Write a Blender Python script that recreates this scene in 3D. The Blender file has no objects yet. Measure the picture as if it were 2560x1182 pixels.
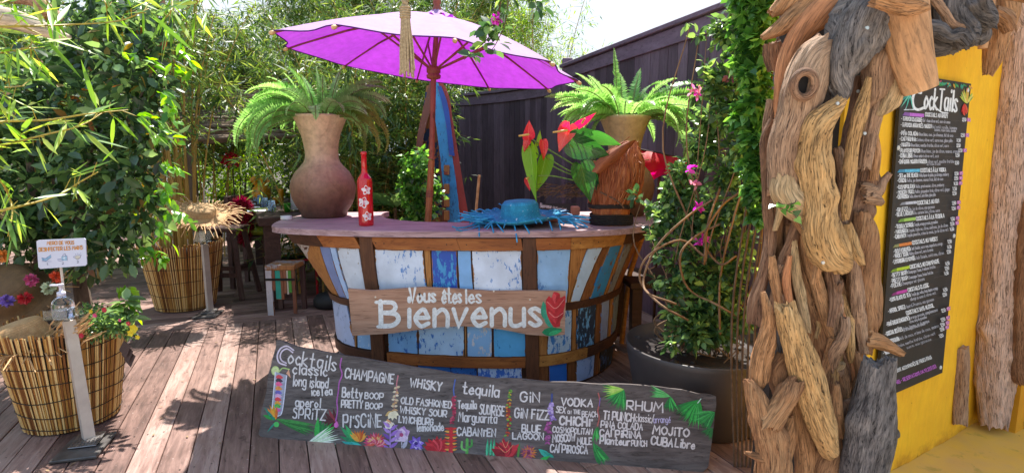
import bpy, math, random, unicodedata
import numpy as np
from mathutils import Vector, Matrix, noise
random.seed(7); np.random.seed(7)
R = math.radians
scene = bpy.context.scene
# ---------------------------------------------------------------- camera, sky, sun, exposure
CAM_H, FPX = 1.6, 1400.0
PITCH = math.atan(200 / FPX)
cd = bpy.data.cameras.new('camera'); cam = bpy.data.objects.new('camera', cd)
scene.collection.objects.link(cam); scene.camera = cam
cd.sensor_width = 36; cd.lens = 36 * FPX / 2560; cd.clip_start = .05; cd.clip_end = 2000
cam.location = (0, 0, CAM_H); cam.rotation_euler = (R(90) - PITCH, 0, 0)
SUN = Vector((0.05, 0.47, 0.87)).normalized()
w = bpy.data.worlds.new('World'); scene.world = w; w.use_nodes = True
wn, wl = w.node_tree.nodes, w.node_tree.links
bg = wn['Background']; bg.inputs['Strength'].default_value = .15
sky = wn.new('ShaderNodeTexSky'); sky.sky_type = 'NISHITA'; sky.sun_disc = False
sky.sun_elevation = math.asin(SUN.z); sky.sun_rotation = math.atan2(SUN.x, SUN.y)
sky.air_density = 1.0; sky.dust_density = .7; sky.ozone_density = 1.0
tc = wn.new('ShaderNodeTexCoord'); mp = wn.new('ShaderNodeMapping'); mp.inputs['Scale'].default_value = (2.2, 2.2, 6)
nz = wn.new('ShaderNodeTexNoise'); nz.inputs['Scale'].default_value = 1.6; nz.inputs['Detail'].default_value = 7
rp = wn.new('ShaderNodeValToRGB'); rp.color_ramp.elements[0].position = .42; rp.color_ramp.elements[1].position = .66
mx = wn.new('ShaderNodeMix'); mx.data_type = 'RGBA'; mx.inputs[7].default_value = (2.9, 2.75, 2.6, 1)
wl.new(tc.outputs['Generated'], mp.inputs[0]); wl.new(mp.outputs[0], nz.inputs['Vector']); wl.new(nz.outputs[0], rp.inputs[0])
wl.new(rp.outputs[0], mx.inputs[0]); wl.new(sky.outputs[0], mx.inputs[6]); tn = wn.new('ShaderNodeMix'); tn.data_type = 'RGBA'; tn.blend_type = 'MULTIPLY'; tn.inputs[0].default_value = 1; tn.inputs[7].default_value = (.74, .85, 1, 1); dk = wn.new('ShaderNodeMix'); dk.data_type = 'RGBA'; dk.blend_type = 'DARKEN'; dk.inputs[0].default_value = 1; dk.inputs[7].default_value = (2.75, 2.65, 2.5, 1); wl.new(mx.outputs[2], dk.inputs[6]); wl.new(dk.outputs[2], tn.inputs[6]); wl.new(tn.outputs[2], bg.inputs[0])
sd = bpy.data.lights.new('sun', 'SUN'); sd.energy = 3.5; sd.angle = R(.55); sd.color = (1, .955, .88)
so = bpy.data.objects.new('sun', sd); scene.collection.objects.link(so)
so.rotation_euler = SUN.to_track_quat('Z', 'Y').to_euler()
vs = scene.view_settings; vs.view_transform = 'Standard'; vs.look = 'None'; vs.gamma = 1; vs.exposure = 1.75
scene.cycles.max_bounces = 8; scene.cycles.transparent_max_bounces = 8

# ---------------------------------------------------------------- helpers
CP, SP = math.cos(PITCH), math.sin(PITCH)
def ray(x, y):
    a = (x - 1280) / FPX; b = (y - 591) / FPX
    return Vector((a, CP - b * SP, -SP - b * CP))
EYE = Vector((0, 0, CAM_H))
def at(x, y, Y): d = ray(x, y); return EYE + d * (Y / d.y)
def atz(x, y, Z=0): d = ray(x, y); return EYE + d * ((Z - CAM_H) / d.z)
def proj(p):
    q = Vector(p) - EYE; z = q.y * CP - q.z * SP; u = q.y * SP + q.z * CP
    return 1280 + FPX * q.x / z, 591 - FPX * u / z
def pxm(Y): return Y / FPX
class Plane:
    def __init__(s, O, N): s.O = Vector(O); s.N = Vector(N).normalized()
    def hit(s, x, y, off=0):
        d = ray(x, y); t = (s.O - EYE).dot(s.N) / d.dot(s.N)
        return EYE + d * t + s.N * off
def srgb(h):
    h = h.lstrip('#'); c = [int(h[i:i + 2], 16) / 255 for i in (0, 2, 4)]
    return tuple(((x + .055) / 1.055) ** 2.4 if x > .04045 else x / 12.92 for x in c)
def lerp(a, b, t): return a + (b - a) * t

OFF = {}
def tag(o, label=None, cat=None, group=None, kind=None):
    for k, v in (('label', label), ('category', cat), ('group', group), ('kind', kind)):
        if v: o[k] = v
    return o
def thing(name, loc, label, cat, group=None):
    o = bpy.data.objects.new(name, None); o.empty_display_size = .1; o.location = loc
    scene.collection.objects.link(o); OFF[o.name] = Vector(loc)
    return tag(o, label, cat, group)
def link_mesh(me, name, mats, parent):
    if not isinstance(mats, (list, tuple)): mats = [mats]
    for m in mats: me.materials.append(m)
    o = bpy.data.objects.new(name, me); scene.collection.objects.link(o)
    if parent is not None: o.parent = parent; OFF[o.name] = OFF[parent.name]
    else: OFF[o.name] = Vector((0, 0, 0))
    return o
class MB:
    def __init__(s): s.v = []; s.f = []; s.uv = []; s.mi = []; s.sm = []; s.rn = []
    def add(s, vs, fs, uvs=None, smooth=False, mi=0, rn=0.5):
        b = len(s.v); s.v += [tuple(p) for p in vs]; s.rn += [rn] * len(vs)
        for i, f in enumerate(fs):
            s.f.append([b + k for k in f]); s.uv.append([uvs[k] for k in f] if uvs else None)
            s.mi.append(mi); s.sm.append(smooth)
        return s
    def box(s, c, size, rz=0, rot=None, mi=0, rn=.5, bev=0):
        M = rot if rot is not None else Matrix.Rotation(rz, 3, 'Z')
        hx, hy, hz = [q / 2 for q in size]; c = Vector(c); b = min(bev, hx, hy, hz)
        if b <= 0:
            vs = [c + M @ Vector((x * hx, y * hy, z * hz)) for z in (-1, 1) for y in (-1, 1) for x in (-1, 1)]
            fs = [(0, 2, 3, 1), (4, 5, 7, 6), (0, 1, 5, 4), (2, 6, 7, 3), (0, 4, 6, 2), (1, 3, 7, 5)]
            return s.add(vs, fs, mi=mi, rn=rn)
        vs = []; fs = []
        for z, q in ((-hz, b), (-hz + b, 0), (hz - b, 0), (hz, b)):
            vs += [c + M @ Vector((x * (hx - q), y * (hy - q), z)) for x, y in ((-1, -1), (1, -1), (1, 1), (-1, 1))]
        fs.append((3, 2, 1, 0)); fs.append((12, 13, 14, 15))
        for k in range(3):
            for j in range(4): a = k * 4; fs.append((a + j, a + (j + 1) % 4, a + 4 + (j + 1) % 4, a + 4 + j))
        return s.add(vs, fs, mi=mi, rn=rn)
    def tube(s, pts, rad, n=8, cap=True, mi=0, flat=1.0, rough=0, rfreq=3, seed=0, rn=.5, vlen=0, smooth=True, groove=0, knots=0):
        pts = [Vector(p) for p in pts]
        if not isinstance(rad, (list, tuple)): rad = [rad] * len(pts)
        T = []
        for i in range(len(pts)):
            t = pts[min(i + 1, len(pts) - 1)] - pts[max(i - 1, 0)]; T.append(t.normalized() if t.length > 1e-9 else Vector((0, 0, 1)))
        ref = Vector((0, -1, 0)) if abs(T[0].y) < .9 else Vector((1, 0, 0))
        tot = sum((pts[i + 1] - pts[i]).length for i in range(len(pts) - 1)); kr = random.Random(seed * 13 + 5)
        kn_ = [(kr.uniform(0, 6.283), kr.uniform(0, tot), kr.uniform(.10, .30) * kr.choice((1, 1, -1)), kr.uniform(.25, .5), kr.uniform(.02, .05)) for _ in range(knots)]
        vs = []; uv = []; fs = []; L = vlen
        for i, p in enumerate(pts):
            if i: L += (p - pts[i - 1]).length
            a = T[i].cross(ref); a.normalize(); b = a.cross(T[i]); ref = b if b.dot(ref) > 0 else -b
            for k in range(n + 1):
                th = 2 * math.pi * k / n; r = rad[i]
                if rough:
                    q = Vector((math.cos(th) * rfreq + seed * 7.3, math.sin(th) * rfreq, L * 2.2 + seed * 3.1))
                    q2 = Vector((math.cos(th) * rfreq * 2.6, math.sin(th) * rfreq * 2.6 + seed * 5, L * 5))
                    r *= 1 + rough * (noise.noise(q) * 1.1 + (abs(noise.noise(q2)) - .25) * .9 + noise.noise(Vector((seed * 9.1, L * 7, th * .3))) * .5 - groove * max(0, .55 - abs(noise.noise(Vector((math.cos(th) * rfreq * 4.2 + seed, math.sin(th) * rfreq * 4.2, L * 5.5 + math.sin(th * 2 + L * 9)))) * 4)) + .35 * noise.noise(Vector((math.cos(th) * 9 + seed, math.sin(th) * 9, L * 22))) * (1 if groove else 0))
                for k0, l0, am, w0, wl_ in kn_: q_ = math.cos(th - k0); r *= 1 + am * math.exp(-(1 - q_) / (w0 * w0) - ((L - l0) / wl_) ** 2)
                vs.append(p + a * math.cos(th) * r + b * math.sin(th) * r * flat); uv.append((k / n * 6.283 * rad[i], L))
        m = n + 1
        if groove:
            for i, sg in ((0, -1), (len(pts) - 1, 1)):
                for k in range(n):
                    th = 2 * math.pi * k / n; vs[i * m + k] = vs[i * m + k] + T[i] * sg * rad[i] * (.7 * noise.noise(Vector((math.cos(th) * 2 + seed * 4.7, math.sin(th) * 2, i))) + .45 * noise.noise(Vector((math.cos(th) * 6 + seed * 4.7, math.sin(th) * 6, i))))
                vs[i * m + n] = vs[i * m]
        for i in range(len(pts) - 1):
            for k in range(n): fs.append((i * m + k, i * m + k + 1, i * m + m + k + 1, i * m + m + k))
        s.add(vs, fs, uv, smooth, mi, rn)
        if cap:
            for e, i in ((0, 0), (1, len(pts) - 1)):
                ring = vs[i * m:i * m + n]; c = sum(ring, Vector()) / n
                cv = [c] + ring; cu = [(.5, .1)] + [(.5 + .03 * math.cos(6.283 * k / n), .1 + .03 * math.sin(6.283 * k / n)) for k in range(n)]
                s.add(cv, [(0, 1 + (k + 1) % n, 1 + k) if e == 0 else (0, 1 + k, 1 + (k + 1) % n) for k in range(n)], cu, False, mi, rn)
        return s
    def lathe(s, c, prof, n=32, mi=0, rough=0, seed=0, smooth=True, cap=True, tilt=None, sq=(1, 1), rn=.5):
        c = Vector(c); vs = []; uv = []; fs = []; L = 0
        for i, (r, z) in enumerate(prof):
            if i: L += math.hypot(r - prof[i - 1][0], z - prof[i - 1][1])
            for k in range(n + 1):
                th = 2 * math.pi * k / n; rr = r
                if rough: rr *= 1 + rough * noise.noise(Vector((math.cos(th) * 2 + seed, math.sin(th) * 2, z * 9)))
                p = Vector((math.cos(th) * rr * sq[0], math.sin(th) * rr * sq[1], z))
                vs.append(c + (tilt @ p if tilt is not None else p)); uv.append((th * max(prof[len(prof)//2][0], r * .5), L))
        m = n + 1
        for i in range(len(prof) - 1):
            for k in range(n): fs.append((i * m + k, i * m + k + 1, i * m + m + k + 1, i * m + m + k))
        s.add(vs, fs, uv, smooth, mi, rn)
        return s
    def poly(s, pts, mi=0, rn=.5): return s.add(pts, [tuple(range(len(pts)))], None, False, mi, rn)
    def slab(s, front, N, th, mi=0, mis=None, back=True):
        """closed slab: front outline (ccw seen from N) and a back outline th behind it"""
        n = len(front); N = Vector(N).normalized(); b = [Vector(p) - N * th for p in front]
        s.add(list(front), [tuple(range(n))], None, False, mi)
        s.add(b, [tuple(reversed(range(n)))], None, False, mi)
        s.add(list(front) + b, [(i, n + i, n + (i + 1) % n, (i + 1) % n) for i in range(n)], None, False, mi if mis is None else mis)
        return s
    def build(s, name, mats, parent=None, sub=0, bevel=0):
        me = bpy.data.meshes.new(name); o = OFF[parent.name] if parent is not None else Vector()
        me.from_pydata([(x - o.x, y - o.y, z - o.z) for x, y, z in s.v], [], s.f)
        if any(u for u in s.uv):
            ul = me.uv_layers.new(name='UVMap'); k = 0; arr = []
            for f, u in zip(s.f, s.uv): arr += [c for q in (u or [(0, 0)] * len(f)) for c in q]
            ul.data.foreach_set('uv', arr)
        me.polygons.foreach_set('material_index', s.mi); me.polygons.foreach_set('use_smooth', s.sm)
        a = me.attributes.new('rnd', 'FLOAT', 'POINT'); a.data.foreach_set('value', s.rn)
        me.update()
        return link_mesh(me, name, mats, parent)
def spline(pts, n, dim=None):
    P = [np.array(p, float) for p in pts]; P = [2 * P[0] - P[1]] + P + [2 * P[-1] - P[-2]]; out = []
    segs = len(P) - 3
    for j in range(n):
        u = j / (n - 1) * segs; i = min(int(u), segs - 1); t = u - i
        a, b, c, d = P[i:i + 4]
        out.append(.5 * ((2 * b) + (c - a) * t + (2 * a - 5 * b + 4 * c - d) * t * t + (3 * b - a - 3 * c + d) * t ** 3))
    return out

# ---------------------------------------------------------------- leaves as numpy clouds
TM = { # rows: (t, s, h) ; faces
 'leaf': ([(0, 0, 0), (.28, -.42, .1), (.28, 0, 0), (.28, .42, .1), (.62, -.42, .06), (.62, 0, -.05), (.62, .42, .06), (1, 0, -.14)],
          [(0, 2, 1), (0, 3, 2), (1, 2, 5, 4), (2, 3, 6, 5), (4, 5, 7), (5, 6, 7)]),
 'blade': ([(0, 0, 0), (.25, -.5, .25), (.25, 0, 0), (.25, .5, .25), (.65, -.38, .0), (.65, 0, -.25), (.65, .38, .0), (1, 0, -1.1)],
          [(0, 2, 1), (0, 3, 2), (1, 2, 5, 4), (2, 3, 6, 5), (4, 5, 7), (5, 6, 7)]),
 'tiny': ([(0, 0, 0), (.4, -.5, .1), (.4, .5, .1), (1, 0, -.2)], [(0, 2, 1), (1, 2, 3)]),
 'ivy': ([(0, 0, 0), (.12, -.55, .05), (.45, -.38, 0), (.5, 0, -.03), (.45, .38, 0), (.12, .55, .05), (1, 0, -.12)],
         [(0, 3, 2, 1), (0, 5, 4, 3), (2, 3, 6), (3, 4, 6)]),
}
def nrm(a): return a / np.maximum(np.linalg.norm(a, axis=1, keepdims=True), 1e-9)
def leafcloud(name, P, A, U, L, W, m, parent=None, tm='leaf', rnd=None):
    P = np.asarray(P, float); A = nrm(np.asarray(A, float)); n = len(P)
    U = np.asarray(U, float); S = nrm(np.cross(A, U)); Nn = np.cross(S, A)
    L = np.broadcast_to(np.asarray(L, float), (n,)); W = np.broadcast_to(np.asarray(W, float), (n,))
    rows, faces = TM[tm]; k = len(rows); V = np.zeros((n, k, 3))
    for i, (t, s, h) in enumerate(rows):
        V[:, i] = P + A * (L * t)[:, None] + S * (W * s)[:, None] + Nn * ((W if tm != 'blade' else W * 1.6) * h)[:, None]
    if parent is not None: V -= np.array(OFF[parent.name])
    me = bpy.data.meshes.new(name)
    lt = np.array([len(f) for f in faces]); flat = np.concatenate([np.array(f) for f in faces])
    loops = (flat[None] + (np.arange(n) * k)[:, None]).ravel(); tot = np.tile(lt, n); st = np.concatenate([[0], np.cumsum(tot)[:-1]])
    me.vertices.add(n * k); me.vertices.foreach_set('co', V.ravel())
    me.loops.add(len(loops)); me.loops.foreach_set('vertex_index', loops.astype(np.int32))
    me.polygons.add(len(tot)); me.polygons.foreach_set('loop_start', st.astype(np.int32)); me.polygons.foreach_set('loop_total', tot.astype(np.int32))
    me.update(calc_edges=True)
    a = me.attributes.new('rnd', 'FLOAT', 'POINT')
    r = np.random.rand(n) if rnd is None else np.asarray(rnd, float)
    a.data.foreach_set('value', np.repeat(r, k).astype(np.float32))
    me.validate()
    return link_mesh(me, name, m, parent)
def blob_leaves(blobs, dens, droop=.5, shell=.55):
    """blobs: (px,py,Y,rpx[,ysquash]) ; returns positions and outward axes"""
    P = []; A = []
    for b in blobs:
        c = np.array(at(b[0], b[1], b[2])); r = b[3] * pxm(b[2]); sy = b[4] if len(b) > 4 else 1
        n = max(3, int(dens * b[3] ** 2 / 100 * (b[5] if len(b) > 5 else 1)))
        d = nrm(np.random.normal(size=(n, 3))); q = shell + (1 - shell) * np.random.rand(n); q *= np.random.rand(n) ** .25
        d2 = d * np.array([1, sy, 1])
        P.append(c + d2 * (r * q)[:, None]); A.append(d * .8 + np.random.normal(size=(n, 3)) * .6 + np.array([0, 0, -droop]))
    return np.concatenate(P), np.concatenate(A)
def rup(n, s=.5): return np.array([0, 0, 1.]) + np.random.normal(size=(n, 3)) * s

# ---------------------------------------------------------------- materials
def newmat(name):
    m = bpy.data.materials.new(name); m.use_nodes = True; return m, m.node_tree.nodes, m.node_tree.links, m.node_tree.nodes['Principled BSDF']
def node(ns, t, **kw):
    n = ns.new(t)
    for k, v in kw.items():
        if k in n.inputs: n.inputs[k].default_value = v
        else: setattr(n, k, v)
    return n
def rampn(ns, stops):
    r = ns.new('ShaderNodeValToRGB'); e = r.color_ramp.elements
    while len(e) < len(stops): e.new(.5)
    for q, (p, c) in zip(e, stops): q.position = p; q.color = (*c, 1) if len(c) == 3 else c
    return r
def mixc(ns, ls, fac, a, b, mode='MIX'):
    m = ns.new('ShaderNodeMix'); m.data_type = 'RGBA'; m.blend_type = mode
    for sock, v in ((0, fac), (6, a), (7, b)):
        if isinstance(v, (int, float)): m.inputs[sock].default_value = v
        elif isinstance(v, tuple): m.inputs[sock].default_value = (*v, 1)[:4]
        else: ls.new(v, m.inputs[sock])
    return m.outputs[2]
def math_(ns, ls, op, a, b=0.0):
    m = ns.new('ShaderNodeMath'); m.operation = op
    for i, v in enumerate((a, b)):
        if isinstance(v, (int, float)): m.inputs[i].default_value = v
        else: ls.new(v, m.inputs[i])
    return m.outputs[0]
def coords(ns, ls, kind='Object', scale=(1, 1, 1), rot=(0, 0, 0)):
    t = ns.new('ShaderNodeTexCoord'); m = ns.new('ShaderNodeMapping'); m.inputs['Scale'].default_value = scale; m.inputs['Rotation'].default_value = rot
    ls.new(t.outputs[kind], m.inputs[0]); return m.outputs[0]
def noisen(ns, ls, vec, scale, detail=6, rough=.6, dist=0):
    n = ns.new('ShaderNodeTexNoise'); n.inputs['Scale'].default_value = scale; n.inputs['Detail'].default_value = detail
    n.inputs['Roughness'].default_value = rough; n.inputs['Distortion'].default_value = dist
    if vec is not None: ls.new(vec, n.inputs['Vector'])
    return n.outputs[0]
def bumpn(ns, ls, h, bsdf, strength=.3, dist=.01):
    b = ns.new('ShaderNodeBump'); b.inputs['Strength'].default_value = strength; b.inputs['Distance'].default_value = dist
    ls.new(h, b.inputs['Height']); ls.new(b.outputs[0], bsdf.inputs['Normal'])
CACHE = {}
def plain(name, c, rough=.5, c2=None, scale=8, metal=0, bump=.15, spec=.5, trans=0, alpha=1, detail=5, coat=0):
    k = ('plain', name)
    if k in CACHE: return CACHE[k]
    m, ns, ls, b = newmat(name); b.inputs['Roughness'].default_value = rough; b.inputs['Metallic'].default_value = metal
    b.inputs['Specular IOR Level'].default_value = spec; b.inputs['Coat Weight'].default_value = coat
    if c2 is None: c2 = tuple(x * .8 for x in c)
    h = noisen(ns, ls, coords(ns, ls), scale, detail)
    r = rampn(ns, [(.35, c2), (.65, c)]); ls.new(h, r.inputs[0]); ls.new(r.outputs[0], b.inputs['Base Color'])
    if bump: bumpn(ns, ls, noisen(ns, ls, coords(ns, ls), scale * 4, 6), b, bump, .004)
    if trans: b.inputs['Transmission Weight'].default_value = trans; b.inputs['IOR'].default_value = 1.4
    CACHE[k] = m; return m
def wood(name, stops, axis='X', scale=3, stretch=14, rough=.75, bump=.5, kind='Object', dist=.004, dark=.5, rot=(0, 0, 0), rnd=0):
    """grain stretched along one axis of object (or UV v) space"""
    m, ns, ls, b = newmat(name); b.inputs['Roughness'].default_value = rough; b.inputs['Specular IOR Level'].default_value = .3
    sc = {'X': (1, stretch, stretch), 'Y': (stretch, 1, stretch), 'Z': (stretch, stretch, 1), 'V': (stretch, 1, stretch)}[axis]
    v = coords(ns, ls, 'UV' if axis == 'V' else kind, sc, rot); h = noisen(ns, ls, v, scale, 9, .68, .6)
    big = noisen(ns, ls, coords(ns, ls, kind if axis != 'V' else 'Object'), 2.2, 4)
    n = len(stops); r = rampn(ns, [(.28 + .46 * i / (n - 1), c) for i, c in enumerate(stops)])
    hh = math_(ns, ls, 'ADD', math_(ns, ls, 'MULTIPLY', h, .72), math_(ns, ls, 'MULTIPLY', big, .30))
    if rnd:
        at_ = ns.new('ShaderNodeAttribute'); at_.attribute_name = 'rnd'
        hh = math_(ns, ls, 'ADD', hh, math_(ns, ls, 'MULTIPLY', math_(ns, ls, 'SUBTRACT', at_.outputs['Fac'], .5), rnd))
    ls.new(hh, r.inputs[0])
    crack = noisen(ns, ls, v, scale * 2.7, 4, .5, 1.0); cr = rampn(ns, [(.30, (dark,) * 3), (.42, (1, 1, 1))]); ls.new(crack, cr.inputs[0])
    ls.new(mixc(ns, ls, 1.0, r.outputs[0], cr.outputs[0], 'MULTIPLY'), b.inputs['Base Color'])
    bumpn(ns, ls, math_(ns, ls, 'ADD', h, math_(ns, ls, 'MULTIPLY', cr.outputs[0], .5)), b, bump, dist)
    return m
def paintwood(col, under, chip=.5, wc=('#8a5a34', '#b98048')):
    """old paint on a board: ragged at its edges, chipped inside, wood or an older coat below"""
    k = ('pw', col, under, chip, wc)
    if k in CACHE: return CACHE[k]
    m, ns, ls, b = newmat('flaking_paint'); b.inputs['Roughness'].default_value = .5
    oc = coords(ns, ls); seedv = coords(ns, ls, 'Object', (1, 1, 1))
    t = ns.new('ShaderNodeTexCoord'); sx = ns.new('ShaderNodeSeparateXYZ'); ls.new(t.outputs['UV'], sx.inputs[0])
    def edge(o): return math_(ns, ls, 'MINIMUM', o, math_(ns, ls, 'SUBTRACT', 1.0, o))
    ex = edge(sx.outputs[0]); ey = math_(ns, ls, 'MULTIPLY', edge(sx.outputs[1]), 2.6)
    e = math_(ns, ls, 'MINIMUM', math_(ns, ls, 'MULTIPLY', math_(ns, ls, 'MINIMUM', ex, ey), 5.0), .6)
    n1 = noisen(ns, ls, oc, 9, 7, .65); n2 = noisen(ns, ls, coords(ns, ls, 'Object', (1, 1, .4)), 40, 8, .68); n3 = noisen(ns, ls, oc, 3.2, 3)
    v = math_(ns, ls, 'ADD', e, n1)
    rw = rampn(ns, [(.50, (0, 0, 0)), (.515, (1, 1, 1))]); ls.new(v, rw.inputs[0])          # 0 = bare wood near edges
    ch = math_(ns, ls, 'ADD', n2, math_(ns, ls, 'MULTIPLY', math_(ns, ls, 'SUBTRACT', n3, .5), .5))
    th = .70 - chip * .22
    rc = rampn(ns, [(th, (0, 0, 0)), (th + .012, (1, 1, 1))]); ls.new(ch, rc.inputs[0])      # 1 = chipped to the older coat
    gz = noisen(ns, ls, coords(ns, ls, 'Object', (14, 14, 1)), 4, 8, .7)
    woodr = rampn(ns, [(.3, srgb(wc[0])), (.7, srgb(wc[1]))]); ls.new(gz, woodr.inputs[0])
    c = srgb(col); tone = rampn(ns, [(.3, tuple(x * .78 for x in c)), (.7, tuple(min(1, x * 1.1) for x in c))]); ls.new(noisen(ns, ls, oc, 6, 6), tone.inputs[0])
    c1 = mixc(ns, ls, rc.outputs[0], tone.outputs[0], srgb(under)); c2 = mixc(ns, ls, rw.outputs[0], woodr.outputs[0], c1)
    ls.new(c2, b.inputs['Base Color'])
    hgt = math_(ns, ls, 'ADD', math_(ns, ls, 'MULTIPLY', rw.outputs[0], 1.0), math_(ns, ls, 'MULTIPLY', rc.outputs[0], -.6))
    bumpn(ns, ls, math_(ns, ls, 'ADD', hgt, math_(ns, ls, 'MULTIPLY', n2, .35)), b, .45, .003)
    CACHE[k] = m; return m
def leafmat(name, stops, trans=.4, rough=.38, spec=.5, tcol=None):
    m, ns, ls, b = newmat(name); b.inputs['Roughness'].default_value = rough; b.inputs['Specular IOR Level'].default_value = spec
    a = ns.new('ShaderNodeAttribute'); a.attribute_name = 'rnd'
    n = len(stops); r = rampn(ns, [(i / (n - 1), c) for i, c in enumerate(stops)])
    f = math_(ns, ls, 'ADD', a.outputs['Fac'], math_(ns, ls, 'MULTIPLY', math_(ns, ls, 'SUBTRACT', noisen(ns, ls, coords(ns, ls), 14, 3), .5), .35))
    ls.new(f, r.inputs[0]); ls.new(r.outputs[0], b.inputs['Base Color'])
    t = ns.new('ShaderNodeBsdfTranslucent'); hs = ns.new('ShaderNodeHueSaturation')
    hs.inputs['Hue'].default_value = .472; hs.inputs['Saturation'].default_value = 1.15; hs.inputs['Value'].default_value = 2.3; ls.new(r.outputs[0], hs.inputs['Color'])
    ls.new(hs.outputs[0], t.inputs[0])
    s = ns.new('ShaderNodeMixShader'); s.inputs[0].default_value = trans
    ls.new(b.outputs[0], s.inputs[1]); ls.new(t.outputs[0], s.inputs[2]); ls.new(s.outputs[0], ns['Material Output'].inputs[0])
    return m
def pigment(name, c, rough=.6, thin=.5):
    k = ('pig', name, c)
    if k in CACHE: return CACHE[k]
    m, ns, ls, b = newmat(name); b.inputs['Roughness'].default_value = rough
    h = noisen(ns, ls, coords(ns, ls), 45, 5); r = rampn(ns, [(.3, tuple(x * .72 for x in c)), (.62, c)]); ls.new(h, r.inputs[0]); ls.new(r.outputs[0], b.inputs['Base Color'])
    if thin:
        t = ns.new('ShaderNodeBsdfTransparent'); s = ns.new('ShaderNodeMixShader'); q = noisen(ns, ls, coords(ns, ls, 'Object', (30, 30, 120)), 2.2, 5, .7)
        rr = rampn(ns, [(.28, (.75,) * 3), (.42, (0, 0, 0))]); ls.new(q, rr.inputs[0]); ls.new(rr.outputs[0], s.inputs[0]); ls.new(b.outputs[0], s.inputs[1]); ls.new(t.outputs[0], s.inputs[2]); ls.new(s.outputs[0], ns['Material Output'].inputs[0])
    CACHE[k] = m; return m
def pg(h): return pigment('paint_' + h.strip('#'), srgb(h))

# ---------------------------------------------------------------- hand lettering: one-stroke alphabet
GL = {'A': '03 3d 63|17 57', 'B': '03 0d|~0d 4d 5b 48 08|~08 58 66 53 03', 'C': '~6b 4d 1c 08 14 43 65', 'D': '03 0d|~0d 4d 68 43 03', 'E': '5d 0d 03 53|08 48',
 'F': '5d 0d 03|08 48', 'G': '~6b 4d 1c 08 14 43 65|65 68 48', 'H': '03 0d|63 6d|08 68', 'I': '03 0d', 'J': '~4d 45 23 05', 'K': '03 0d|5d 08 63', 'L': '0d 03 53',
 'M': '03 1d 47 7d 83', 'N': '03 0d 63 6d', 'O': '~3d 0a 06 33 66 6a 3d', 'P': '03 0d|~0d 5d 6a 57 07', 'Q': '~3d 0a 06 33 66 6a 3d|45 72', 'R': '03 0d|~0d 5d 6a 57 07|27 63',
 'S': '~5c 3d 1c 1a 48 56 43 13 04', 'T': '0d 6d|3d 33', 'U': '~0d 05 33 65 6d', 'V': '0d 33 6d', 'W': '0d 23 4a 63 8d', 'X': '0d 63|6d 03', 'Y': '0d 38 6d|38 33', 'Z': '0d 6d 03 63',
 'a': '~59 19 06 23 55|59 53', 'b': '0d 03|~08 39 56 33 04', 'c': '~48 29 06 23 44', 'd': '5d 53|~58 29 06 23 54', 'e': '06 56|~56 39 06 23 54', 'f': '~4d 2c 23|09 49',
 'g': '~59 19 06 23 54|~59 51 20 01', 'h': '0d 03|~07 39 57 53', 'i': '19 13|1c 1d', 'j': '~39 31 00|3c 3d', 'k': '0d 03|49 06 53', 'l': '1d 13', 'm': '09 03|~07 29 37 33|~37 69 77 73',
 'n': '09 03|~07 39 57 53', 'o': '~29 06 23 56 29', 'p': '09 00|~08 39 56 33 04', 'q': '59 50|~58 29 06 23 54', 'r': '09 03|~07 29 49', 's': '~48 29 08 26 44 23 04',
 't': '~2d 24 33 53|09 49', 'u': '~09 04 23 54|59 53', 'v': '09 23 59', 'w': '09 13 38 53 69', 'x': '09 53|59 03', 'y': '09 33|59 20', 'z': '09 59 03 53',
 '0': '~3d 0a 06 33 66 6a 3d', '1': '1b 3d 33', '2': '~0b 3d 5b 46 03|03 53', '3': '~0c 3d 5b 38 56 33 04', '4': '43 4d 06 66', '5': '5d 0d 08|~08 49 56 33 04', '6': '~4d 06 33 56 38 06',
 '7': '0d 5d 23', '8': '~3d 0b 38 55 33 05 38 5b 3d', '9': '~53 5b 3d 0b 38 5a', '-': '08 48', '.': '03 04', ':': '04 05|08 09', '/': '02 4e', "'": '0d 0b', ',': '14 02', '*': '17 28', '(': '~2e 08 22', ')': '~0e 28 02'}
MARK = {'\u0301': '21 43', '\u0300': '23 41', '\u0302': '11 33 51', '\u0308': '11 12|41 42', '\u0303': '~11 23 42 53'}
def yv(ch): return '0123456789abcdef'.index(ch)
def glyph(ch):
    d = unicodedata.normalize('NFD', ch); base = d[0]; S = []
    for st in GL.get(base, '').split('|'):
        if not st: continue
        sm = st[0] == '~'; pts = [(int(q[0]), yv(q[1]) - 3) for q in st.lstrip('~').split()]; S.append((sm, pts))
    if len(d) > 1 and base == 'i': S = S[:1]
    for mk in d[1:]:
        if mk in MARK:
            top = 10 if base.isupper() else 6
            for st in MARK[mk].split('|'): S.append((st[0] == '~', [(int(q[0]), top + int(q[1])) for q in st.lstrip('~').split()]))
    w = max([p[0] for s_, ps in S for p in ps], default=3)
    return S, (w if ch != ' ' else 2.2)
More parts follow.
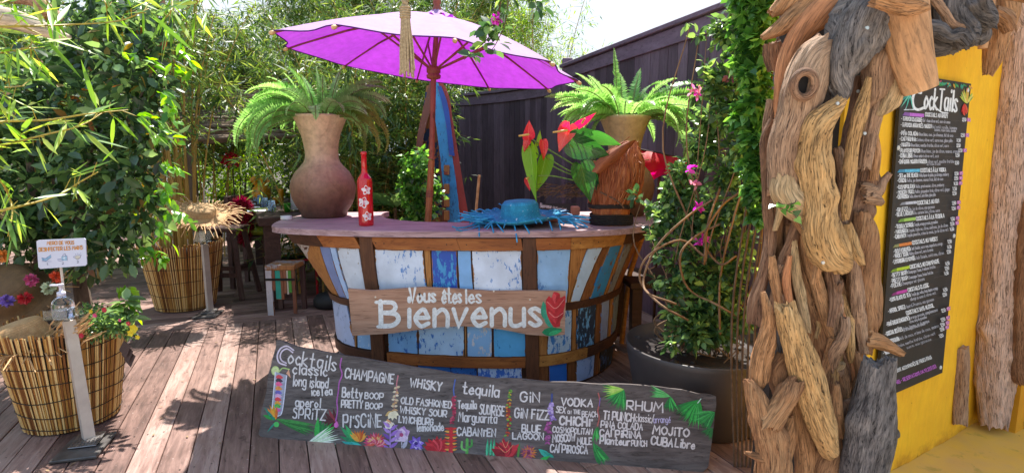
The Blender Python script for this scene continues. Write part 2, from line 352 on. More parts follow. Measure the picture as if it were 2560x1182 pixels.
def ribbon(pts, hw, rnd_ends=True):
    P = [np.array(p, float) for p in pts]; n = len(P); Lf = []; Rt = []
    for i in range(n):
        t0 = P[i] - P[i - 1] if i else P[1] - P[0]; t1 = P[i + 1] - P[i] if i < n - 1 else t0
        a = t0 / (np.linalg.norm(t0) + 1e-9); b = t1 / (np.linalg.norm(t1) + 1e-9); t = a + b; L = np.linalg.norm(t)
        t = t / L if L > .35 else b
        k = 1 / max(.6, abs(np.dot(t, b))); nn = np.array([-t[1], t[0]]) * hw * k; Lf.append(P[i] + nn); Rt.append(P[i] - nn)
    V = []; F = []
    for i in range(n): V += [Lf[i], Rt[i]]
    for i in range(n - 1): F.append((2 * i, 2 * i + 1, 2 * i + 3, 2 * i + 2))
    if rnd_ends:
        for i, sgn in ((0, -1), (n - 1, 1)):
            t = (P[1] - P[0]) if i == 0 else (P[-1] - P[-2]); t = t / (np.linalg.norm(t) + 1e-9) * hw * sgn; q = (Lf[i] - Rt[i]) / 2
            b0 = len(V); V += [P[i] + t * .75 + q * .66, P[i] + t, P[i] + t * .75 - q * .66]; F.append((2 * i, b0, b0 + 1, b0 + 2, 2 * i + 1))
    return V, F
class Paint:
    """flat strokes and patches of paint lying on a plane, each a hair above the one before"""
    def __init__(s, plane, off=.0010, step=.00003): s.pl = plane; s.o = off; s.st = step; s.mb = MB(); s.mats = []
    def m(s, h):
        mt = pg(h)
        if mt not in s.mats: s.mats.append(mt)
        return s.mats.index(mt)
    def raw(s, V, F, h):
        s.o += s.st; s.mb.add([s.pl.hit(p[0], p[1], s.o) for p in V], F, mi=s.m(h))
    def stroke(s, pts, w, h, smooth=True):
        if smooth and len(pts) > 2: pts = spline(pts, len(pts) * 5)
        V, F = ribbon(pts, w / 2); s.raw(V, F, h)
    def patch(s, pts, h, smooth=False):
        if smooth: pts = spline(list(pts) + [pts[0]], len(pts) * 5)[:-1]
        s.raw(pts, [tuple(range(len(pts)))], h)
    def leaf(s, a, b, w, h, bend=0):
        a, b = np.array(a, float), np.array(b, float); d = b - a; n = np.array([-d[1], d[0]]); L = np.linalg.norm(d) + 1e-9; n /= L; U = []; D = []
        for t in (0, .15, .35, .6, .8, 1):
            c = a + d * t + n * bend * L * math.sin(math.pi * t); q = w / 2 * math.sin(math.pi * min(1, t ** .8 + .02)); U.append(c + n * q); D.append(c - n * q)
        s.patch(U + D[::-1][1:-1], h)
    def dot(s, x, y, r, h, n=10, sq=1): s.patch([(x + r * math.cos(6.283 * k / n), y + sq * r * math.sin(6.283 * k / n)) for k in range(n)], h)
    def text(s, txt, p0, p1, hpx, w, h='#e9e6e2', jit=.05, slant=0, caps=None):
        gs = [glyph(c) for c in txt]; gap = 2.3; W = sum(g[1] for g in gs) + gap * (len(gs) - 1); x = 0
        p0, p1 = np.array(p0, float), np.array(p1, float); ex = (p1 - p0) / W; ang = math.atan2(p1[1] - p0[1], p1[0] - p0[0]); 
        up = np.array([math.sin(ang) + slant, -math.cos(ang)]) * hpx / 10
        for S, gw in gs:
            r = random.uniform(-jit, jit); sc = 1 + random.uniform(-jit, jit); dy = random.uniform(-jit, jit) * 5
            for sm, pts in S:
                q = spline(pts, len(pts) * 4) if sm else pts
                if not sm:  # subdivide so the ribbon may bend
                    q = pts
                Q = []
                for gx, gy in q:
                    lx = gx - gw / 2; ly = gy - 4; a = lx - r * ly * .6; b = ly + r * lx * .6
                    Q.append(p0 + ex * (x + gw / 2 + a * sc) + up * (4 + b * sc + dy))
                V, F = ribbon(Q, w / 2); s.raw(V, F, h)
            x += gw + gap
    def build(s, name, parent): return s.mb.build(name, s.mats, parent) if s.mb.v else None
    def cut(s, name):
        s.build(name, s.par); s.mb = MB(); s.mats = []

# ================================================================ SETTING
U2 = np.array((-.391, .920)); V2 = np.array((.920, .391))          # front boards run along U2, back boards along V2
M_deck = wood('deck_wood', [srgb('#503c36'), srgb('#725850'), srgb('#8f7268'), srgb('#a88e84')], 'Y', 3.2, 9, .62, .35, rnd=.28, dark=.62)
def _deckmat():
    m = M_deck; ns, ls = m.node_tree.nodes, m.node_tree.links; b = ns['Principled BSDF']
    src = b.inputs['Base Color'].links[0].from_socket
    s1 = noisen(ns, ls, coords(ns, ls), 5.5, 3, .5); r1 = rampn(ns, [(.66, (1, 1, 1)), (.72, (.45, .42, .42))]); ls.new(s1, r1.inputs[0])
    s2 = noisen(ns, ls, coords(ns, ls), 60, 2, .5); r2 = rampn(ns, [(.70, (0, 0, 0)), (.74, (1, 1, 1))]); ls.new(s2, r2.inputs[0])
    c = mixc(ns, ls, 1.0, src, r1.outputs[0], 'MULTIPLY'); c = mixc(ns, ls, math_(ns, ls, 'MULTIPLY', r2.outputs[0], .55), c, srgb('#b9ada6'))
    ls.new(c, b.inputs['Base Color'])
    rr = rampn(ns, [(.35, (.5,) * 3), (.7, (.75,) * 3)]); ls.new(s1, rr.inputs[0]); ls.new(rr.outputs[0], b.inputs['Roughness'])
_deckmat()
def deck_boards(name, s_dir, t_dir, s0, s1, ts, length, width=.146, gap=.006):
    mb = MB(); ang = math.atan2(s_dir[1], s_dir[0]) - math.pi / 2
    M = Matrix.Rotation(ang, 3, 'Z'); t = ts[0]; i = 0
    while t < ts[1]:
        a = s0 + random.uniform(0, length) * (0 if s0 > 0 else -1)
        segs = []; x = s0
        while x < s1: y = min(s1, x + (length if x > s0 or i % 2 else length * .55)); segs.append((x, y)); x = y
        for a, b_ in segs:
            c = np.array(s_dir) * (a + b_) / 2 + np.array(t_dir) * (t + width / 2)
            # built in a frame whose Y axis is the board's own direction
            lc = M.inverted() @ Vector((c[0], c[1], 0))
            mb.box((lc.x, lc.y, -.014 + random.uniform(-.0012, .0012)), (width - gap, b_ - a - .004, .028), mi=0, rn=random.random(), bev=.0025)
        for k in range(int((s1 - s0) / .5)):
            for q_ in (.03, width - .036):
                s_ = s0 + .25 + k * .5; c = np.array(s_dir) * s_ + np.array(t_dir) * (t + q_)
                if 1.5 < c[1] < 7.5 and -5 < c[0] < 2: lc = M.inverted() @ Vector((c[0], c[1], 0)); mb.add([(lc.x + .0045 * math.cos(h * 1.0472), lc.y + .0045 * math.sin(h * 1.0472), .0022) for h in range(6)], [tuple(range(6))], mi=1)
        t += width; i += 1
    o = mb.build(name, [M_deck, plain('screw_head', srgb('#3a322e'), .45, srgb('#241e1b'), 40, metal=.5)]); o.rotation_euler = (0, 0, ang); tag(o, kind='structure'); return o
deck_boards('deck', U2, V2, -2.6, 5.885, (-5.6, 4.2), 9.0)
deck_boards('deck', V2, U2, -7.0, 5.5, (5.895, 14.5), 4.2)
g = MB().poly([(-900, -900, -.16), (900, -900, -.16), (900, 900, -.16), (-900, 900, -.16)])
tag(g.build('ground', plain('earth', srgb('#4c4034'), .9, srgb('#2e261f'), 3)), kind='structure')

pv = MB()  # unseen pale paving added to bounce sunlight up onto bar and driftwood
for i in range(-9, 9):
    for j in range(-14, 2): pv.box((i * .9 + .45, j * .9 - .28, -.008 + .002 * ((i * 7 + j * 3) % 3)), (.89, .89, .05), bev=.004)
tag(pv.build('pavement', plain('bounce_paving', srgb('#cfc2b0'), .8, srgb('#b8a994'), 3, bump=.3)), kind='structure')
# ---- dark timber fence on the right, and its curved run behind the bar
M_fence = wood('stained_boards', [srgb('#42343f'), srgb('#574653'), srgb('#6c5a68')], 'Z', 2.5, 10, .6, .5, rnd=.5)
M_cap = wood('stained_cap', [srgb('#50404f'), srgb('#6a5768'), srgb('#806d80')], 'Y', 2.0, 8, .6, .4)
def fence(path, top, label, bw=.155, cap=True, zb=-.1, seed=1):
    rnd = random.Random(seed); root = thing('timber_fence', (path[0][0], path[0][1], 0), label, 'fence')
    mb = MB(); P = [np.array(p, float) for p in path]
    for a, b in zip(P[:-1], P[1:]):
        L = np.linalg.norm(b - a); n = max(1, round(L / bw)); d = (b - a) / L; ang = math.atan2(d[1], d[0])
        for i in range(n):
            c = a + d * (i + .5) * L / n
            mb.box((c[0], c[1], (top + zb) / 2 + rnd.uniform(-.004, .004)), (L / n - .007, .022 + rnd.uniform(0, .006), top - zb), rz=ang, rn=rnd.random(), bev=.003)
    mb.build('boards', M_fence, root)
    rl = MB(); cp = MB()
    for a, b in zip(P[:-1], P[1:]):
        L = np.linalg.norm(b - a); d = (b - a) / L; c = (a + b) / 2; ang = math.atan2(d[1], d[0]); nn = np.array((-d[1], d[0]))
        for z in (.35, 1.5, top - .35):
            q = c + nn * (.04 if nn[1] > 0 else -.04); rl.box((q[0], q[1], z), (L - .01, .04, .08), rz=ang)
        if cap: 
            cp.box((c[0], c[1], top + .027), (L + .02, .15, .045), rz=ang, bev=.006)
            q = c - nn * (.026 if nn[1] > 0 else -.026); cp.box((q[0], q[1], top - .075), (L, .024, .145), rz=ang, bev=.004)
    rl.build('rails', M_fence, root)
    if cap: cp.build('cap_rail', M_cap, root)
    return root
fA = at(1412, 178, 7.6); fB = at(1850, 14, 4.4); FT = 2.76
kx = (FT - CAM_H)
fA = ray(1412, 172) ; fA = EYE + fA * (kx / fA.z); fB = ray(1850, 12); fB = EYE + fB * (kx / fB.z)
fdir = (fB - fA).normalized(); fC = fB + fdir * .9
fence([(fA.x, fA.y), (fC.x, fC.y)], FT, 'dark brown stained board fence with a flat cap rail behind the bougainvillea')
pc = [(fA.x - .02, fA.y + .05), (fA.x - .2, fA.y + .5), (fA.x - .5, fA.y + 1.0), (fA.x - .9, fA.y + 1.5), (fA.x - 1.4, fA.y + 1.95), (fA.x - 1.95, fA.y + 2.3), (fA.x - 2.5, fA.y + 2.5)]
fence(pc, 2.6, 'dark curved board fence behind the purple parasol and the blue hat', .14, True, seed=5)
p = MB().box((fA.x + .03, fA.y - .02, 1.4), (.13, .13, 2.98), bev=.01); o = p.build('fence_post', M_cap)
tag(o, 'dark square post where the straight and the curved board fences meet', 'post')

# ---- yellow rendered wall, its floor and low plinth
M_yel = plain('yellow_render', srgb('#f7be1c'), .8, srgb('#eeb018'), 5, bump=.4)
def _yel():
    ns, ls = M_yel.node_tree.nodes, M_yel.node_tree.links; b = ns['Principled BSDF']; src = b.inputs['Base Color'].links[0].from_socket
    s = noisen(ns, ls, coords(ns, ls), 28, 3); r = rampn(ns, [(.70, (1, 1, 1)), (.76, (.55, .45, .4))]); ls.new(s, r.inputs[0])
    c = mixc(ns, ls, 1.0, src, r.outputs[0], 'MULTIPLY')
    br = noisen(ns, ls, coords(ns, ls, 'Object', (9, 9, 2.2)), 3, 6, .7, 1.2); r3 = rampn(ns, [(.3, (.94, .92, .88)), (.65, (1.06, 1.05, 1.0))]); ls.new(br, r3.inputs[0]); c = mixc(ns, ls, 1.0, c, r3.outputs[0], 'MULTIPLY')
    st = noisen(ns, ls, coords(ns, ls, 'Object', (5, 5, .8)), 2, 5, .6); r4 = rampn(ns, [(.62, (1, 1, 1)), (.78, (.84, .78, .66))]); ls.new(st, r4.inputs[0]); c = mixc(ns, ls, 1.0, c, r4.outputs[0], 'MULTIPLY')
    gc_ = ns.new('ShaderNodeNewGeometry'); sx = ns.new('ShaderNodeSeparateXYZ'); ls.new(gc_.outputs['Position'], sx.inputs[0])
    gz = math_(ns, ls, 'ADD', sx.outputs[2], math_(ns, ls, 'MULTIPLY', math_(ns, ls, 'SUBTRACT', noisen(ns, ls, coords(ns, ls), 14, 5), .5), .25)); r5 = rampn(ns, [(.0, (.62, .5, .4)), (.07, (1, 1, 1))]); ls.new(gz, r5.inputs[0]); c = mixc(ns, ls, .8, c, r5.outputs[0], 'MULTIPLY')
    ls.new(c, b.inputs['Base Color']); bumpn(ns, ls, math_(ns, ls, 'ADD', br, math_(ns, ls, 'MULTIPLY', noisen(ns, ls, coords(ns, ls), 40, 5), .5)), b, .5, .006)
_yel()
WO = np.array(atz(2285, 1150)[:2]); WC = np.array(atz(2440, 1060)[:2]); WD = (WC - WO) / np.linalg.norm(WC - WO); WN = np.array((WD[1], -WD[0]))
WL = WO - WD * 0.95
wm = MB()
wc = [WL, WC + WD * .35, WC + WD * .35 - WN * .18, WL - WN * .18]
n_ = 26; vsW = []; 
for i in range(n_ + 1):
    for j in range(n_ + 1):
        q = WL + (wc[1] - WL) * i / n_; z = -.1 + 3.3 * j / n_; e = .006 * noise.noise(Vector((i * .5, j * .5, 3)))
        vsW.append((q[0] + WN[0] * e, q[1] + WN[1] * e, z))
wm.add(vsW, [(i * (n_ + 1) + j, (i + 1) * (n_ + 1) + j, (i + 1) * (n_ + 1) + j + 1, i * (n_ + 1) + j + 1) for i in range(n_) for j in range(n_)], None, True)
for (a, b) in ((wc[1], wc[2]), (wc[2], wc[3]), (wc[3], wc[0])): wm.poly([(*a, -.1), (*b, -.1), (*b, 3.2), (*a, 3.2)])
wm.poly([(*q, 3.2) for q in wc])
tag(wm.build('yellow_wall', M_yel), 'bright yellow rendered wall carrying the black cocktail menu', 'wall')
M_yfl = plain('yellow_cement', srgb('#e6b840'), .75, srgb('#d8ac60'), 3.2, bump=.5)
def _yfl():
    ns, ls = M_yfl.node_tree.nodes, M_yfl.node_tree.links; b = ns['Principled BSDF']; src = b.inputs['Base Color'].links[0].from_socket
    s = noisen(ns, ls, coords(ns, ls), 9, 6); r = rampn(ns, [(.58, (0, 0, 0)), (.68, (1, 1, 1))]); ls.new(s, r.inputs[0])
    c = mixc(ns, ls, math_(ns, ls, 'MULTIPLY', r.outputs[0], .55), src, srgb('#9c8a3a'))
    s2 = noisen(ns, ls, coords(ns, ls), 34, 3); r2 = rampn(ns, [(.70, (0, 0, 0)), (.74, (1, 1, 1))]); ls.new(s2, r2.inputs[0])
    ls.new(mixc(ns, ls, math_(ns, ls, 'MULTIPLY', r2.outputs[0], .7), c, srgb('#5a4a24')), b.inputs['Base Color'])
_yfl()
w2 = MB(); A2 = WC + WD * .38; B2 = np.array((4.9, 2.7)); d2_ = (B2 - A2) / np.linalg.norm(B2 - A2); n2_ = np.array((d2_[1], -d2_[0])); w2.slab([Vector((*A2, -.1)), Vector((*B2, -.1)), Vector((*B2, 3.2)), Vector((*A2, 3.2))], (n2_[0], n2_[1], 0), .18)
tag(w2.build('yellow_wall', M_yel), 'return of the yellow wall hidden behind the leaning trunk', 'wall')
fm = MB(); a = WL + WN * .002; b = WC + WD * .5
quad = [a, b, b + np.array((1.6, -1.0)), np.array((3.2, .9)), np.array((1.62, 1.6))]
nx = 40; vv = []; ff = []
for i in range(nx + 1):
    for j in range(nx + 1):
        u, v_ = i / nx, j / nx; q = lerp(lerp(a, b, u), lerp(np.array((1.5, 1.5)), np.array((4.6, 1.2)), u), v_)
        vv.append((q[0], q[1], .012 + .012 * noise.noise(Vector((q[0] * 3, q[1] * 3, 1))) + .006 * noise.noise(Vector((q[0] * 11, q[1] * 11, 4)))))
ff = [(i * (nx + 1) + j, i * (nx + 1) + j + 1, (i + 1) * (nx + 1) + j + 1, (i + 1) * (nx + 1) + j) for i in range(nx) for j in range(nx)]
fm.add(vv, ff, None, True); tag(fm.build('pavement', M_yfl), kind='structure')
pa = np.array(atz(2478, 1066)[:2]); pb = np.array(atz(2537, 1086)[:2]); pdn = (pb - pa) / np.linalg.norm(pb - pa)
pn = np.array((-pdn[1], pdn[0])); pa = pa - pdn * .12
pm = MB(); fr = [(*pa, -.02), (*pb, -.02), (*pb, .42), (*pa, .42)]
pm.slab([Vector(q) for q in fr], (-pn[0], -pn[1], 0), .5)
tag(pm.build('plinth', plain('ochre_render', srgb('#d99a1a'), .8, srgb('#c9880f'), 6, bump=.4)), 'low ochre yellow plinth at the foot of the driftwood trunk', 'plinth')

# ================================================================ BARREL BAR
UO = [(-1.70, 4.75), (-1.68, 4.35), (-1.61, 4.0), (-1.3, 3.79), (-.6, 3.665), (.1, 3.655), (.6, 3.76), (.93, 4.05), (1.08, 4.5), (1.1, 4.8)]
LO = [(-1.42, 4.75), (-1.385, 4.35), (-1.30, 3.99), (-1.02, 3.76), (-.38, 3.625), (.16, 3.63), (.52, 3.80), (.78, 4.12), (.87, 4.5), (.88, 4.8)]
NS = 400
UOs = np.array(spline(UO, NS)); LOs = np.array(spline(LO, NS))
ZM, ZT = .60, 1.075
def bodyp(u, z, off=0):
    k = max(0, min(NS - 1.001, u * (NS - 1))); i = int(k); t = k - i
    L = lerp(LOs[i], LOs[i + 1], t); Up = lerp(UOs[i], UOs[i + 1], t)
    if z >= ZM: q = lerp(L, Up, (z - ZM) / (ZT - ZM)); 
    else: q = np.array((-.26, 4.4)) + (L - np.array((-.26, 4.4))) * lerp(.965, 1, max(0, z) / ZM)
    if off:
        e = LOs[min(i + 2, NS - 1)] - LOs[max(i - 2, 0)]; nn = np.array((e[1], -e[0])) / np.linalg.norm(e); q = q + nn * off
    return Vector((q[0], q[1], z))
def u_at(px, z, lo=.1, hi=.93):
    us = np.linspace(lo, hi, 260); xs = [proj(bodyp(u, z))[0] for u in us]
    return float(np.interp(px, np.maximum.accumulate(xs), us))
M_brown = wood('bar_post_wood', [srgb('#3b2318'), srgb('#5c3a27'), srgb('#7a4f33')], 'Z', 3, 10, .6, .5)
M_orange = wood('bar_rail_wood', [srgb('#6b3c20'), srgb('#98592d'), srgb('#b9793f')], 'X', 3, 10, .6, .5)
M_rail2 = wood('bar_rail_pale', [srgb('#7d4e28'), srgb('#ad763c'), srgb('#c9954f')], 'X', 3, 10, .6, .5)
M_darkb = wood('bar_band_dark', [srgb('#2a1a14'), srgb('#4a2d1f'), srgb('#5f3c28')], 'X', 3, 10, .55, .5)
M_top = wood('counter_boards', [srgb('#6a5452'), srgb('#98797c'), srgb('#b8989c'), srgb('#ccb2ae')], 'X', 2.6, 13, .6, .5, dark=.5)
bar = thing('barrel_bar', (-.26, 4.3, 0), 'big barrel shaped bar of reclaimed blue and white painted boards under a brown counter', 'bar')
# inner shell
mb = MB(); zs = [0.0, .3, ZM, .85, ZT]; uu = np.linspace(0, 1, 90); vs_ = [bodyp(u, z) for z in zs for u in uu]
mb.add(vs_, [(i * 90 + j, i * 90 + j + 1, i * 90 + 91 + j, i * 90 + 90 + j) for i in range(len(zs) - 1) for j in range(89)], None, True)
mb.add([bodyp(u, z, -.05) for z in zs for u in uu], [(i * 90 + j, i * 90 + 90 + j, i * 90 + 91 + j, i * 90 + j + 1) for i in range(len(zs) - 1) for j in range(89)], None, True)
mb.build('carcass', M_darkb, bar)
def stave(x0t, x1t, x0b, x1b, zb, zt, m, off=.010, name='board', gap=1.2):
    ua, ub = u_at(x0t + gap, zt), u_at(x1t - gap, zt); uc, ud = u_at(x0b + gap, zb), u_at(x1b - gap, zb)
    nz = 6; nu = 5; V = []; UV = []; F = []; o = off + random.uniform(-.002, .003)
    for i in range(nz + 1):
        t = i / nz; z = lerp(zb, zt, t); a = lerp(uc, ua, t); b = lerp(ud, ub, t)
        for j in range(nu + 1): V.append(bodyp(lerp(a, b, j / nu), z, o)); UV.append((j / nu, t))
    w_ = nu + 1
    for i in range(nz):
        for j in range(nu): F.append((i * w_ + j, i * w_ + j + 1, i * w_ + w_ + j + 1, i * w_ + w_ + j))
    mb = MB().add(V, F, UV, True)
    ring = list(range(w_)) + [i * w_ + nu for i in range(1, nz + 1)] + [nz * w_ + j for j in range(nu - 1, -1, -1)] + [i * w_ for i in range(nz - 1, 0, -1)]
    inner = []
    for k in ring:
        i, j = divmod(k, w_); t = i / nz; inner.append(bodyp(lerp(lerp(uc, ua, t), lerp(ud, ub, t), j / nu), lerp(zb, zt, t), .0005))
    n = len(ring); mb.add([V[k] for k in ring] + inner, [(k, n + k, n + (k + 1) % n, (k + 1) % n) for k in range(n)], [UV[k] for k in ring] * 2)
    return mb.build(name, m, bar)
def C5(x): return x / 2.462 + 680
def PW(c, u='#2a5fae', ch=.3, wc=('#8a5a34', '#b98048')): return paintwood(c, u, ch, wc)
WHT = lambda ch=.35: PW('#d0dbee', '#5f8ccc', ch)
GRY = lambda ch=.3: PW('#b4bccb', '#6c7687', ch)
WD_ = wood('bare_board', [srgb('#7a4c2a'), srgb('#a8723e'), srgb('#c08c52')], 'Z', 3, 12, .65, .5)
WD2 = wood('bare_board_dark', [srgb('#54331e'), srgb('#7e4f2d'), srgb('#96643a')], 'Z', 3, 12, .65, .5)
up = [(190, 240, 345, 378, PW('#b7b2b0', '#7c5a42', .5)), (240, 300, 378, 418, WD_), (298, 362, 418, 466, PW('#7787b6', '#5a4a52', .6)), (362, 400, 466, 496, PW('#a9c3ea', '#6d87c4', .3)),
      (402, 540, 498, 604, PW('#ccd4e2', '#8a7868', .42)), (632, 934, 678, 968, WHT(.4)), (936, 978, 968, 996, WD_), (982, 1140, 998, 1156, PW('#3c98d2', '#1a4cae', 1.3)),
      (1143, 1226, 1168, 1252, PW('#7fb2e6', '#b9cdea', .3)), (1230, 1534, 1256, 1546, WHT(.45)), (1628, 1834, 1634, 1814, PW('#96c2f0', '#5a8ac8', .3)),
      (1836, 1936, 1814, 1826, WD_), (1938, 2030, 1828, 1890, PW('#b6d0ea', '#8a6a48', .3, ('#a8723e', '#c99a58'))), (2032, 2066, 1892, 1946, WD2), (2068, 2142, 1948, 2034, PW('#3184be', '#6b4a38', .55)),
      (2144, 2166, 2036, 2052, WD_), (2168, 2216, 2054, 2092, PW('#7d8494', '#5a4a44', .6)), (2218, 2256, 2094, 2130, WD2), (2256, 2290, 2130, 2150, WD_)]
for a, b, c, d, m in up: stave(C5(a), C5(b), C5(c), C5(d), ZM + .02, .985, m)
lo = [(362, 398, 372, 410, PW('#68707c', '#4a3a34', .5)), (400, 470, 412, 524, PW('#b0c3e8', '#52709e', .5)), (512, 524, 514, 528, WD_), (526, 632, 530, 634, PW('#92bce6', '#dde2e8', .6)),
      (712, 896, 718, 900, PW('#86b8ea', '#3f74c0', .3)), (900, 1182, 904, 1186, PW('#bcd7f3', '#3f78c8', .6)), (1184, 1198, 1188, 1200, WD_), (1200, 1354, 1202, 1356, PW('#dcd6da', '#8fb9e2', 1.1)),
      (1362, 1558, 1364, 1560, PW('#5fb2e6', '#2b7cbc', .3)), (1636, 1690, 1640, 1690, WD_), (1692, 1842, 1690, 1838, PW('#bcd9f4', '#3f84d0', .75)), (1844, 1870, 1840, 1866, WD_),
      (1872, 1988, 1868, 1974, PW('#74b4e6', '#27384c', 1.1)), (1990, 2020, 1976, 2008, WD2), (2022, 2072, 2010, 2058, PW('#8fa3d2', '#5f6f98', .5)), (2074, 2092, 2060, 2078, WD_), (2094, 2150, 2080, 2142, PW('#7488aa', '#3b3f4c', .6)), (2152, 2176, 2144, 2168, WD2)]
for a, b, c, d, m in lo: stave(C5(a), C5(b), C5(c), C5(d), .268, ZM - .035, m)
bt = [(380, 520, 385, 524, PW('#4d5a70', '#33281f', .6)), (522, 632, 524, 634, PW('#4a78b8', '#7a5a3a', .6)), (716, 900, 718, 902, WD2), (900, 1262, 902, 1264, PW('#2c6ab4', '#16386e', .7)), (1266, 1538, 1268, 1540, PW('#bcd4f4', '#3f74cc', .8)), (1640, 1698, 1640, 1698, WD2),
      (1700, 1812, 1700, 1812, PW('#2a72d0', '#1a3c7c', .5)), (1814, 1864, 1812, 1860, WD2), (1866, 1980, 1862, 1972, PW('#a9c4f0', '#5f87c8', .4)), (1982, 2010, 1974, 2002, WD2), (2012, 2100, 2004, 2090, PW('#3f66a0', '#15181c', 1.1)), (2102, 2160, 2092, 2150, PW('#59636f', '#2c2622', .7))]
for a, b, c, d, m in bt: stave(C5(a), C5(b), C5(c), C5(d), .02, .185, m)
def band(x0, x1, z0, z1, m, off=.024, name='hoop', slope=0):
    za = (z0 + z1) / 2; ua, ub = (u_at(x0, za) if x0 else 0.0), (u_at(x1, za) if x1 else 1.0); n = 44; V = []; F = []
    for j in range(n + 1):
        u = lerp(ua, ub, j / n); w = .0025 * noise.noise(Vector((u * 40, z0 * 9, 0)))
        V += [bodyp(u, z0, .0008), bodyp(u, z0 + w, off), bodyp(u, z1 + w, off), bodyp(u, z1, .0008)]
    for j in range(n): F += [(4 * j + k, 4 * j + 4 + k, 4 * j + 5 + k, 4 * j + 1 + k) for k in range(3)]
    F += [(0, 1, 2, 3), tuple(4 * n + k for k in (3, 2, 1, 0))]
    return MB().add(V, F, None, False).build(name, m, bar)
for a, b, m in ((205, 312, M_darkb), (314, 540, M_orange), (634, 1150, M_orange), (1152, 1534, M_orange), (1618, 1826, M_orange), (1828, 1960, M_rail2), (1962, 2148, M_rail2)):
    band(C5(a) if a > 205 else None, C5(b), .99, 1.068, m, .03, 'top_rail')
band(C5(2150), None, .99, 1.068, M_darkb, .03, 'top_rail')
band(None, C5(604), ZM - .03, ZM + .018, M_darkb); band(C5(684), C5(1546), ZM - .03, ZM + .018, M_darkb); band(C5(1630), None, ZM - .03, ZM + .018, M_darkb)
band(None, C5(634), .19, .262, M_darkb); band(C5(718), C5(1558), .19, .262, M_orange); band(C5(1640), C5(1926), .19, .262, M_rail2); band(C5(1928), None, .19, .262, M_darkb)
def post(xt, xm, xb, wt, wb):
    for (z0, z1, xa, xc) in ((ZM, 1.068, xm, xt), (.0, ZM, xb, xm)):
        stave(C5(xc - wt / 2), C5(xc + wt / 2), C5(xa - wb / 2), C5(xa + wb / 2), z0, z1, M_brown, .03, 'post', .4)
post(588, 645, 676, 80, 74); post(1577, 1590, 1602, 80, 78)
# nail heads
nb = MB()
for zz, xs in ((1.03, (650, 700, 1080, 1200, 1500, 1700, 1840, 1880, 1990)), (.225, (740, 1000, 1500, 1660, 1800, 1890))):
    for x in xs:
        q = bodyp(u_at(C5(x), zz), zz, .0305); nb.tube([q, q + Vector((0, -.002, 0))], .004, 8)
nb.build('nails', plain('iron', (.03, .025, .022), .5, metal=.6), bar)
# counter: a crescent of boards with a hand-worn edge
CO = [(-1.72, 4.8), (-1.765, 4.45), (-1.75, 4.12), (-1.64, 3.84), (-1.3, 3.70), (-.73, 3.615), (.05, 3.605), (.58, 3.67), (.95, 3.90), (1.17, 4.28), (1.22, 4.6), (1.2, 4.9)]
CI = [(-1.08, 4.9), (-1.1, 4.75), (-1.05, 4.5), (-.9, 4.28), (-.6, 4.12), (0, 4.09), (.14, 4.16), (.22, 4.4), (.25, 4.65), (.25, 4.9)]
co = spline(CO, 90); ci = spline(CI, 90); CT = 1.12
mb = MB(); nr = 7; V = []
prof = [(0, 1.078), (.001, 1.084), (.0, CT - .006), (.004, CT - .001)]
for j in range(90):
    a, b = co[j], ci[j]; d = (b - a) / np.linalg.norm(b - a); w = .004 * noise.noise(Vector((j * .22, 0, 5))) + .003 * noise.noise(Vector((j * .9, 3, 5)))
    for dd, z in prof: q = a + d * (dd + w); V.append((q[0], q[1], z))
    for k in range(1, nr + 1): q = lerp(a, b, k / nr); V.append((q[0], q[1], CT))
    V.append((b[0], b[1], 1.078)); V.append((a[0] + d[0] * .01, a[1] + d[1] * .01, 1.078))
w_ = len(prof) + nr + 2
F = [(j * w_ + k, (j + 1) * w_ + k, (j + 1) * w_ + k + 1, j * w_ + k + 1) for j in range(89) for k in range(w_ - 1)]
F += [tuple(range(w_))[::-1], tuple(89 * w_ + k for k in range(w_))]
mb.add(V, F, None, False); mb.build('counter', M_top, bar)
# prop under the right overhang
mb = MB().tube([(1.13, 4.62, 1.075), (1.0, 4.66, .62), (.95, 4.68, .0)], [.022] * 3, 8); mb.build('brace', M_rail2, bar)

# ================================================================ "VOUS ETES LES BIENVENUS" SIGN
PS = Plane((0, 3.565, 0), (0, -1, 0))
sg = thing('welcome_sign', PS.hit(1140, 780), 'weathered brown plank sign lettered in white with a red flower, fixed to the bar front', 'sign')
top = [(870, 722), (930, 727), (1000, 722), (1060, 718), (1140, 722), (1230, 728), (1330, 727), (1415, 728)]; bot = [(1412, 836), (1372, 840), (1320, 836), (1260, 824), (1200, 817), (1150, 815), (1090, 818), (1030, 826), (980, 833), (930, 836), (881, 839)]
ol = [PS.hit(*q) for q in top + bot][::-1]
M_sign = wood('grey_brown_plank', [srgb('#8a6250'), srgb('#b08872'), srgb('#c8a28c')], 'X', 2.6, 16, .75, .6)
MB().slab(ol, (0, -1, 0), .028).build('plank', M_sign, sg)
sgp = bpy.data.objects['plank']
def L5(x, y): return (x / 2.462 + 680, y / 2.462 + 500)
pt = Paint(PS)
pt.text('Vous', L5(848, 628), L5(1005, 626), 34, 6.2, '#eef0f2'); pt.text('êtes', L5(1048, 632), L5(1165, 630), 36, 5.4, '#eef0f2'); pt.text('les', L5(1190, 632), L5(1285, 630), 33, 5.2, '#eef0f2')
B0 = L5(668, 778)
pt.stroke([L5(672, 775), L5(668, 622)], 12, '#f2f3f5', False); pt.stroke([L5(640, 628), L5(700, 626)], 8, '#f2f3f5', False); pt.stroke([L5(652, 778), L5(700, 777)], 8, '#f2f3f5', False)
pt.stroke([L5(690, 628), L5(745, 632), L5(760, 662), L5(735, 688), L5(685, 692)], 11, '#f2f3f5'); pt.stroke([L5(690, 692), L5(760, 700), L5(778, 735), L5(745, 768), L5(685, 775)], 12, '#f2f3f5')
pt.text('ienvenus', L5(830, 776), L5(1652, 770), 70, 10.8, '#f2f3f5', .015)
pt.build('lettering', sgp)
